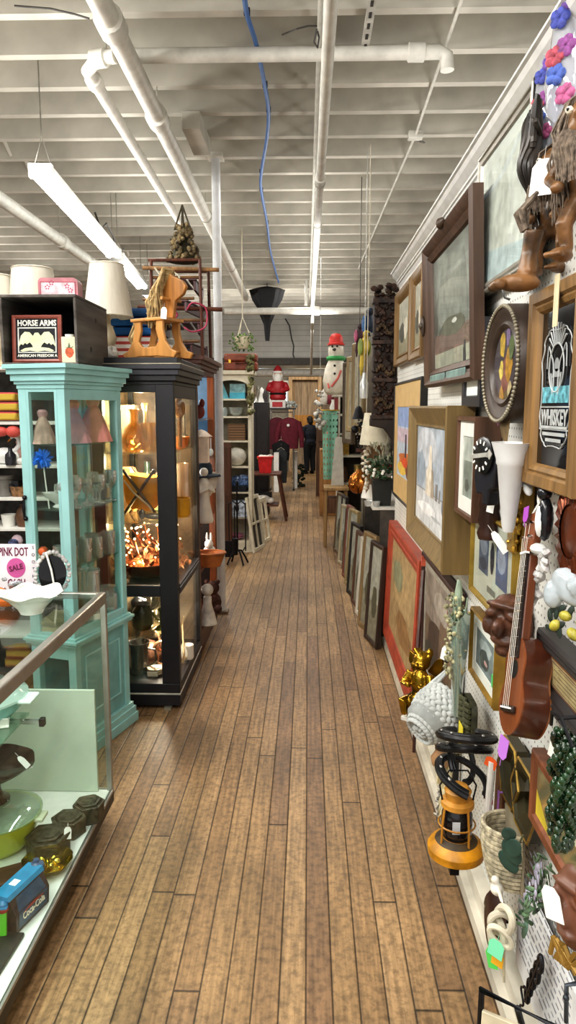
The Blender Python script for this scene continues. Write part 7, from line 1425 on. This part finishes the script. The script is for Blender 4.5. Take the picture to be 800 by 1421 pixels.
# ================================================================= LEFT, BEYOND THE POST
CRM2 = mat('ddd5c0', .55, var=.06)
bs = thing('bookcase', 'cream painted tall bookcase full of blue and white china', 'bookcase', (-.88, 8.55, 0)); BW = .205; BT = 2.12
for s in (-1, 1): MB().bb((s*BW-.02, -.18, 0), (s*BW+.02, .18, BT-.05)).build('side_panel', CRM2, bs, bev=.003)
MB().bb((-BW-.05, -.21, BT-.0495), (BW+.05, .2, BT)).build('top_moulding', CRM2, bs, bev=.008)
MB().prism([(-BW+.02, BT-.05), (BW-.02, BT-.05), (BW-.02, BT-.16)]+[((BW-.03)*math.cos(PI*k/12), BT-.17+.06*math.sin(PI*k/12)) for k in range(13)]+[(-BW+.02, BT-.16)], -.18, -.165).build('arched_apron', CRM2, bs, smooth=0)
MB().bb((-BW+.02, .165, 0), (BW-.02, .18, BT-.05)).build('back_panel', mat('c9c2ae', .7), bs, smooth=0)
BSZ = [.14, .42, .72, 1.02, 1.32, 1.60, 1.80]
for z in BSZ: MB().bb((-BW+.0205, -.17, z-.02), (BW-.0205, .164, z)).build('shelf', CRM2, bs, smooth=0)
MB().bb((-BW+.0205, -.178, .0), (BW-.0205, -.165, .12)).build('kick_board', CRM2, bs, smooth=0)
def Bk(name, label, cat, x, z, mb, m, y=8.46, rz=0): return tag(mb.build(name, m, None, (-.88+x, y, z+.0008), (0, 0, rz), smooth=.9), label, cat)
SKY = mat('4fb0c8', .5, var=.1)
Bk('blue_box', 'turquoise blue box on the top shelf of the cream bookcase', 'box', .06, 1.80, MB().bb((-.09, -.05, 0), (.09, .05, .07)), SKY)
Bk('landscape_card', 'small blue and green landscape picture on the turquoise box', 'picture', .06, 1.871, MB().bb((-.09, 0, 0), (.09, .008, .10)).flat([(-.07, .02), (.0, .07), (.08, .02)], -.001), mat('a5cfd0', .5, var=.3, scale=12))
Bk('blue_pyramid', 'pale blue pyramid ornament at the left of the turquoise box', 'ornament', -.11, 1.80, MB().lathe([(.07, 0), (.0, .18)], n=4), mat('7fc4d0', .4))
Bk('glass_bowl', 'clear glass bowl on the second shelf of the cream bookcase', 'bowl', .04, 1.60, MB().lathe([(.03, 0), (.07, .03), (.09, .10), (.085, .10), (.06, .03), (0, .02)], n=22), glass('e4eeee', .35, .25))
Bk('glass_creamer', 'small glass creamer left of the clear bowl in the bookcase', 'jug', -.1, 1.60, MB().lathe([(.03, 0), (.045, .05), (.03, .10), (.027, .10), (0, .02)], n=16), glass('e4eeee', .35, .3))
Bk('wicker_basket', 'brown wicker drawer basket in the middle of the cream bookcase', 'basket', .05, 1.32, MB().bb((-.10, -.08, 0), (.10, .08, .19)), node_lines('8a6a4c', '55402e', 2, .03, .2, .8, name='wicker_rows'))
Bk('white_pillow', 'white quilted pillow on the shelf below the wicker basket', 'pillow', .04, 1.02, MB().ell((0, 0, .11), (.12, .08, .11)), mat('dcd8cc', .8))
Bk('dark_cloth', 'navy folded cloth stack under the white pillow', 'cloth', .02, .9301, MB().bb((-.14, -.08, -.21), (.14, .08, -.1405)), mat('1f2430', .8, var=.3))
for k, (x, s) in enumerate(((-.08, 1), (.03, .9), (.11, 1.05))):
    Bk('china_plate', ('blue and white china plate standing at the left of the bookcase', 'blue and white china plate in the middle of the bookcase', 'blue and white china plate standing at the right of the bookcase')[k], 'plate', x, .82, MB().lathe([(0, .004), (.05*s, 0), (.09*s, -.015), (.092*s, -.012), (.05*s, .008)], n=24, rot=(PI/2, 0, 0), c=(0, 0, 0)), mat('6a86b5', .2, var=.5, scale=40), y=8.47)
Bk('quilt_stack', 'white and blue patterned quilt folded on the lower bookcase shelf', 'quilt', .02, .42, MB().bb((-.15, -.1, 0), (.15, .1, .10)).bb((-.145, -.1, .102), (.145, .1, .19)), mat('c4cfe6', .8, var=.35, scale=30))
Bk('pink_dishes', 'pink glass dishes on the lowest bookcase shelf', 'dishes', .02, .14, MB().lathe([(.04, 0), (.10, .03), (.1, .035), (.05, .02), (.10, .06), (.1, .065), (0, .03)], n=20), mat('c98aa6', .3, var=.2))
# dark plank in front
tag(MB().bb((-.055, -.012, 0), (.055, .012, 1.30)).bb((-.045, -.018, .05), (.045, -.012, .6)).bb((-.045, -.018, .68), (.045, -.012, 1.25)).build('wooden_shutter', wood('5a3826', .5), None, (W(315, 650, Y=8.3).x, 8.30, .0), bev=.003), 'narrow dark brown panelled wooden shutter standing in front of the bookcase', 'shutter')
# suitcase, planter, garland
sc2 = thing('suitcase', 'reddish brown leather suitcase on top of the cream bookcase', 'suitcase', (W(335, 500, Y=8.5).x, 8.5, BT+.001)); LE2 = mat('8a4430', .45, var=.15)
MB().bb((-.19, -.12, 0), (.19, .12, .10)).build('case_base', LE2, sc2, bev=.02); MB().bb((-.19, -.12, .103), (.19, .12, .19)).build('lid', mat('94503a', .45, var=.15), sc2, bev=.02); MB().tube([(-.06, -.125, .10), (-.05, -.16, .075), (.05, -.16, .075), (.06, -.125, .10)], .008, 6).build('handle', mat('4a241c', .5), sc2)
LID = [c for c in sc2.children if c.name.startswith('lid')][0]
for x in (-.12, .12): MB().bb((x-.015, -.128, .085), (x+.015, -.1205, .12)).build('latch', BRASS, LID, bev=.002)
hp = thing('hanging_planter', 'white hanging basket with trailing green plant above the suitcase', 'plant', W(337, 484, Y=8.1)); b = MB(); b.lathe([(.05, 0), (.085, .06), (.09, .13), (.085, .13), (0, .03)], n=18); b.build('basket', mat('cfc4ac', .8), hp); random.seed(9); b = MB()
for k in range(120): a = rnd(0, 6.28); r = rnd(.03, .15); b.ell((r*math.cos(a), r*math.sin(a), rnd(-.02, .16)), (.022, .012, .004), (rnd(-1, 1), rnd(-1, 1), rnd(0, 6)), n=6)
b.build('leaves', mat('6f8f4a', .6, var=.35, scale=30), hp); b = MB()
for k in range(3): a = 2*PI*k/3; b.tube([(.09*math.cos(a), .09*math.sin(a), .13), (0, 0, .34)], .005, 5)
b.tube([(0, 0, .34), (0, 0, 3.6-hp.location.z)], .007, 5); b.build('cord', mat('d9d2bc', .8), hp)
b = MB(); random.seed(4)
for k in range(60): b.ell((.24+rnd(-.03, .03), rnd(-.2, -.1), rnd(-.5, .16)), (.025, .02, .03), (rnd(-1, 1), 0, 0), n=6)
tag(b.build('berry_garland', mat('7d7a52', .7, var=.5, scale=20), None, (-.90, 8.5, BT)), 'dusty berry garland hanging down the right side of the bookcase', 'garland')
# fireplace tools
p = W(330, 783, Z=0); ft_ = thing('fireplace_tools', 'black iron fireplace tool set standing on the floor by the post', 'fireplace tools', (p.x, p.y, 0))
for k in range(4): a = .6+k*PI/2; MB().tube([(0, 0, .16), (.05*math.cos(a), .05*math.sin(a), .15), (.10*math.cos(a), .10*math.sin(a), .07), (.13*math.cos(a), .13*math.sin(a), .008)], .010, 7).build('leg', IRON, ft_)
MB().tube([(0, 0, .14), (0, 0, .86)], .010, 8).build('pole', IRON, ft_); MB().ell((0, 0, .89), (.018, .018, .03)).build('finial', IRON, ft_)
b = MB()
for x in (-.09, .09): b.tube([(0, 0, .66), (x*.5, 0, .70), (x, 0, .66)], .007, 6)
b.ell((0, 0, .62), (.022, .022, .04)); b.build('tool_rack', IRON, ft_)
MB().tube([(-.09, 0, .68), (-.09, 0, .24)], .007, 6).bb((-.145, -.008, .08), (-.05, .008, .26)).build('shovel', IRON, ft_, bev=.004); MB().tube([(.09, 0, .68), (.09, 0, .15)], .007, 6).tube([(.09, 0, .2), (.06, 0, .15)], .006, 6).build('poker', IRON, ft_)
MB().tube([(-.02, -.07, .66), (-.02, -.07, .3)], .007, 6).lathe([(.03, .12), (.035, .3), (.01, .31)], c=(-.02, -.07, 0), n=12).build('brush', IRON, ft_)
# leaning window frames
for i, (px, py, sc, lb) in enumerate(((352, 763, 1, 'white window frame leaning in front of the dark table, nearest of the pair'), (362, 752, .85, 'smaller white window frame leaning behind the nearest one'))):
    p = W(px+4, py, Z=0); t = thing('window_frame', lb, 'window frame', (p.x+.05, p.y, .003), 1.32, tilt=-.14); w_, h_ = .42*sc, .66*sc
    MB().ring(w_, h_, [(0, .03), (0, 0), (.04, 0), (.04, .03)]).build('sash', CRM2, t, smooth=0); MB().bb((-.012, .005, .04), (.012, .025, h_-.04)).bb((-w_/2+.04, .005, h_/2-.012), (w_/2-.04, .025, h_/2+.012)).build('mullion', CRM2, t, smooth=0)
    if i == 0: MB().bb((-w_/2+.04, .026, .04), (w_/2-.04, .03, h_-.04)).build('dark_pane', mat('2b2825', .4), t, smooth=0)
# dark table with red basket
p = W(372, 720, Z=0); td = thing('side_table', 'dark wooden side table carrying the red basket', 'table', (p.x-.05, p.y, 0)); TZ = .72
MB().bb((-.26, -.25, TZ-.03), (.26, .25, TZ)).build('table_top', OAKD, td, bev=.006)
for sx in (-1, 1):
    for sy in (-1, 1): MB().tube([(sx*.22, sy*.2, TZ-.03), (sx*.24+(sx > 0)*.10, sy*.22, 0)], .02, 6).build('leg', OAKD, td)
MB().bb((-.22, -.2, .22), (.22, .2, .245)).build('lower_shelf', OAKD, td, bev=.004)
tp_ = td.location
rbk = thing('plastic_basket', 'bright red plastic basket on the dark side table', 'basket', (tp_.x+.02, tp_.y-.05, TZ+.001)); MB().lathe([(.12, 0), (.15, .22), (.155, .24), (.145, .24), (.11, .01), (0, .01)], n=4, rot=(0, 0, PI/4)).build('basket_body', mat('d02c30', .4), rbk, smooth=0)
MB().tube([(.115*sx_, .115*sy_, .24) for sx_, sy_ in ((-1, -1), (1, -1), (1, 1), (-1, 1))], .012, 6, closed=True).build('rim', mat('d8383a', .4), rbk)
b = MB(); random.seed(2)
for k in range(14): b.ell((rnd(-.08, .08), rnd(-.08, .08), .22+rnd(0, .04)), (.04, .03, .02), n=8)
tag(b.build('paper_bundle', mat('dcd4cc', .8, var=.2), None, (tp_.x+.02, tp_.y-.05, TZ+.002)), 'pale paper goods heaped in the red basket', 'paper')
tag(MB().ell((0, 0, .07), (.12, .05, .07)).ell((.12, 0, .05), (.06, .05, .05)).build('roller_skate', mat('d6d0c8', .5, var=.2), None, (tp_.x-.02, tp_.y-.1, .246)), 'white skate shoe on the lower shelf of the dark side table', 'shoe')
tag(MB().bb((-.13, -.1, 0), (.13, .1, .16)).build('black_crate', BLACK, None, (tp_.x-.02, tp_.y+.06, .246)), 'black crate at the back of the dark side table shelf', 'crate')
# dark cabinet and clothes behind
dc = FT('tall_cabinet', 'black tall cupboard behind the red basket', 'cupboard', 362, 11.6, 0); MB().bb((-.24, -.2, 0), (.14, .2, 1.78)).build('carcass', BLACK, dc, bev=.006)
MB().bb((-.23, -.215, .04), (-.052, -.2005, 1.74)).build('door', mat('262326', .35), dc, bev=.004); MB().bb((-.048, -.215, .04), (.13, -.2005, 1.74)).build('door', mat('262326', .35), dc, bev=.004); MB().ell((-.03, -.225, .9), .014, n=8).build('knob', BRASS, dc.children[-1])
for i, (px, lb, mb, m) in enumerate(((356, 'silver trophy cup on the black cupboard', MB().lathe([(.05, 0), (.02, .05), (.015, .1), (.05, .18), (.06, .26), (0, .24)], n=16), SILVER), (364, 'snowy white figurine on the black cupboard', MB().lathe([(.06, 0), (.03, .15), (.035, .2), (0, .24)], n=14), WHITE), (369, 'small dark lantern on the black cupboard', MB().bb((-.04, -.04, 0), (.04, .04, .14)).lathe([(.05, .14), (0, .22)], n=4), mat('3a3436', .4)))):
    F1(('trophy_cup', 'figurine', 'lantern')[i], lb, ('trophy', 'figurine', 'lantern')[i], px, 11.6, 1.781, mb, m)
rx = W(392, 640, Y=15).x; rk2 = thing('garment_rack', 'black garment rack with a top tray under the Santa figure', 'rack', (rx, 15.0, 0))
for s in (-1, 1): MB().cyl((s*.24, 0, 0), (s*.24, 0, 1.66), .015).build('upright', CHROME, rk2); MB().cyl((s*.24, -.25, .02), (s*.24, .25, .02), .015).build('foot_bar', IRON, rk2)
MB().cyl((-.26, 0, 1.60), (.26, 0, 1.60), .014).build('rail', CHROME, rk2); MB().bb((-.28, -.2, 1.6605), (.28, .2, 1.69)).build('top_tray', mat('2a2a2c', .5), rk2)
def garment(name, label, x, z1_, L_, m, wd=.2, sleeves=True, y=14.98, cat='clothing'):
    t = thing(name, label, cat, (rx+x, y, z1_)); b = MB(); b.lathe([(wd*.9, -L_), (wd, -L_*.6), (wd*.95, -.25), (wd*1.05, -.08), (wd*.4, -.01), (0, 0)], n=18, sy=.35); b.build('body', m, t, smooth=.9)
    if sleeves:
        for s in (-1, 1): MB().tube([(s*wd*.9, 0, -.09), (s*wd*1.25, 0, -.35), (s*wd*1.3, -.02, -.62)], [.06, .055, .045], 10).build('sleeve', m, t)
    MB().tube([(-wd*.6, 0, -.02), (0, 0, .03), (wd*.6, 0, -.02)], .006, 6).tube([(0, 0, .03), (0, 0, .06), (.01, 0, .1)], .003, 5).build('hanger', CORD, t); return t
garment('sweater', 'maroon sweater hanging at the left of the garment rack', -.11, 1.50, .66, mat('5a1f2c', .9, var=.1), .19); garment('sweater', 'maroon cardigan with a white badge hanging at the right of the garment rack', .15, 1.50, .64, mat('6a2432', .9, var=.1), .2, y=14.9)
garment('trousers', 'dark grey trousers hanging low on the garment rack', -.02, .86, .70, mat('35383a', .9), .13, False, 14.8); garment('black_skirt', 'black skirt hanging between the maroon sweaters and grey trousers', -.02, 1.02, .4, mat('17171a', .9), .18, False, 14.86)
tag(MB().ell((0, 0, 0), (.03, .006, .03)).build('badge_print', WHITE, None, (rx+.13, 14.80, 1.34)), 'round white badge pinned on the maroon cardigan', 'badge')
tag(MB().bb((-.05, -.1, 0), (.05, .1, .8)).build('white_post', WHITE, None, (W(384, 640, Y=14.6).x, 14.6, 0)), 'white wooden post low beside the grey trousers', 'post'); tag(MB().bb((-.05, -.1, 0), (.05, .1, .78)).build('white_post', WHITE, None, (W(411, 640, Y=15.2).x-.02, 15.3, 0)), 'white wooden post at the right of the garment rack', 'post')
# santa
sa = thing('santa_figure', 'plastic Santa figure with a white beard standing on the garment rack tray', 'Santa figure', (W(386, 540, Y=15).x, 14.98, 1.85)); RED = mat('a8242c', .5, var=.1)
MB().lathe([(.14, 0), (.17, .04), (.16, .12), (.17, .25), (.15, .36), (.08, .43), (0, .45)], n=22).tube([(-.14, 0, .34), (-.20, -.06, .22), (-.09, -.14, .18)], [.06, .055, .045], 10).tube([(.14, 0, .34), (.20, -.06, .22), (.09, -.14, .18)], [.06, .055, .045], 10).build('coat', RED, sa, remesh=.014)
MB().ell((0, -.02, .50), (.09, .09, .10)).build('head', mat('d9b49c', .5), sa); MB().ell((0, -.08, .43), (.09, .06, .11)).ell((-.08, -.03, .48), (.03, .05, .06)).ell((.08, -.03, .48), (.03, .05, .06)).build('beard', WHITE, sa)
MB().lathe([(.10, .55), (.09, .60), (.05, .68), (0, .71)], n=16).build('hat', RED, sa, smooth=.9); MB().lathe([(.105, .54), (.115, .56), (.105, .585)], n=18).build('hat_trim', WHITE, sa); MB().lathe([(.165, .11), (.178, .13), (.165, .15)], n=20).build('belt', BLACK, sa)
tag(MB().bb((-.16, -.14, 0), (.16, .14, .157)).build('santa_box', mat('d8d4cf', .6, var=.1), None, (sa.location.x, 14.98, 1.692)), 'white box with a red panel supporting the Santa figure', 'box')
tag(MB().bb((-.11, -.004, .02), (.10, 0, .12)).build('red_card', mat('b02c34', .5), None, (sa.location.x, 14.836, 1.692)), 'red card propped on the white Santa box', 'card')
b = MB(); random.seed(6)
for k in range(18): b.ell((rnd(-.12, .12), rnd(-.06, .06), rnd(.02, .12)), rnd(.03, .05), n=8)
tag(b.build('tinsel_heap', mat('c9ccc6', .6, var=.4, scale=30), None, (rx+.17, 14.93, 1.691)), 'heap of white and dark tinsel right of the Santa figure', 'ornament')
b = MB()
for k in range(50): b.ell((rnd(-.12, .12), rnd(-.1, .1), rnd(0, .5)), (.04, .03, .03), n=6)
tag(b.build('dark_wreath', mat('2f3a2c', .8, var=.4), None, (rx+.34, 15.6, .0)), 'dark artificial greenery standing right of the garment rack', 'plant')
# black folded umbrella hanging
kx = W(371, 400, Y=11.5); um = thing('hanging_umbrella', 'black half open umbrella hanging upside down from the ceiling', 'umbrella', (kx.x, 11.5, 0)); za, zb_ = W(371, 397, Y=11.5).z, W(371, 473, Y=11.5).z; um.location.z = zb_; Hh = za-zb_
b = MB(); b.open = 1; b.lathe([(.03, 0), (.05, Hh*.3), (.10, Hh*.45), (.13, Hh*.58), (.21, Hh*.74), (.255, Hh*.93), (.15, Hh*.97), (0, Hh)], n=24, sy=.6, wob=lambda r, z, q, i: (r*(1+.1*math.cos(6*q)), z)); b.build('canopy', mat('17171b', .6, var=.2), um, smooth=.5)
MB().cyl((0, 0, Hh), (0, 0, 3.6-zb_), .006).build('cord', mat('3a4a6a', .6), um)
# ================================================================= PERSON at the far end
pp_ = W(430, 657.5, Z=0); pe = thing('person', 'person in dark jacket and trousers standing near the far doorway, back turned', 'person', (pp_.x, pp_.y, 0), PI+.5); S_ = 1.46/1.72
pe.scale = (S_, S_, S_); b = MB()
NV = mat('1d2333', .85, var=.15); SK = mat('b98a6c', .6)
for s in (-1, 1):
    b.tube([(s*.09, 0, .92), (s*.10, -.01, .52), (s*.105, .03, .1)], [.10, .07, .05], 12).ell((s*.11, -.06, .045), (.045, .12, .045))
    b.tube([(s*.19, .0, 1.42), (s*.25, .0, 1.16), (s*.22, -.13, .96)], [.058, .048, .036], 10).ell((s*.215, -.16, .935), (.03, .045, .05))
    for k in range(4): b.tube([(s*.215-.024+.016*k, -.19, .93), (s*.215-.024+.016*k, -.205, .89), (s*.215-.024+.016*k, -.19, .86+.004*abs(k-1.5))], [.010, .009, .008], 6)
    b.tube([(s*.19, -.17, .945), (s*.175, -.2, .92), (s*.175, -.205, .89)], [.011, .010, .008], 6)
b.ell((0, .01, 1.0), (.17, .12, .16)).ell((0, .0, 1.25), (.18, .12, .25)).ell((0, .0, 1.42), (.19, .09, .07)).tube([(0, 0, 1.44), (0, -.015, 1.54)], [.06, .055], 10).ell((0, -.03, 1.62), (.078, .098, .115)).ell((0, -.13, 1.61), (.014, .02, .02)).ell((.08, -.02, 1.62), (.012, .02, .03)).ell((-.08, -.02, 1.62), (.012, .02, .03))
b.build('body', SK, pe, remesh=.012); b = MB()
b.ell((0, .01, 1.22), (.20, .14, .30)).ell((0, .0, 1.42), (.21, .105, .085)).ell((0, .01, .98), (.19, .14, .17))
for s in (-1, 1): b.tube([(s*.19, .0, 1.43), (s*.26, .0, 1.16), (s*.225, -.13, .98)], [.075, .064, .052], 12)
b.build('jacket', NV, pe, remesh=.014); b = MB()
for s in (-1, 1): b.tube([(s*.09, .0, .95), (s*.10, -.01, .52), (s*.105, .03, .09)], [.125, .092, .075], 14)
b.ell((0, .01, .9), (.18, .13, .12)); b.build('trousers', mat('181a20', .9), pe, remesh=.014)
for s in (-1, 1): MB().ell((s*.108, -.05, .05), (.055, .135, .052)).build('shoe', mat('222226', .5), pe)
MB().ell((0, .0, 1.65), (.092, .105, .11)).ell((0, .05, 1.58), (.085, .06, .10)).build('hair', mat('1c1816', .7, var=.2), pe)
MB().ell((.03, -.122, 1.635), .010, n=8).ell((-.03, -.122, 1.635), .010, n=8).build('eyes', mat('e4e0d8', .3), pe); MB().box((0, -.122, 1.57), (.045, .008, .01)).build('mouth', mat('8a4a44', .5), pe)
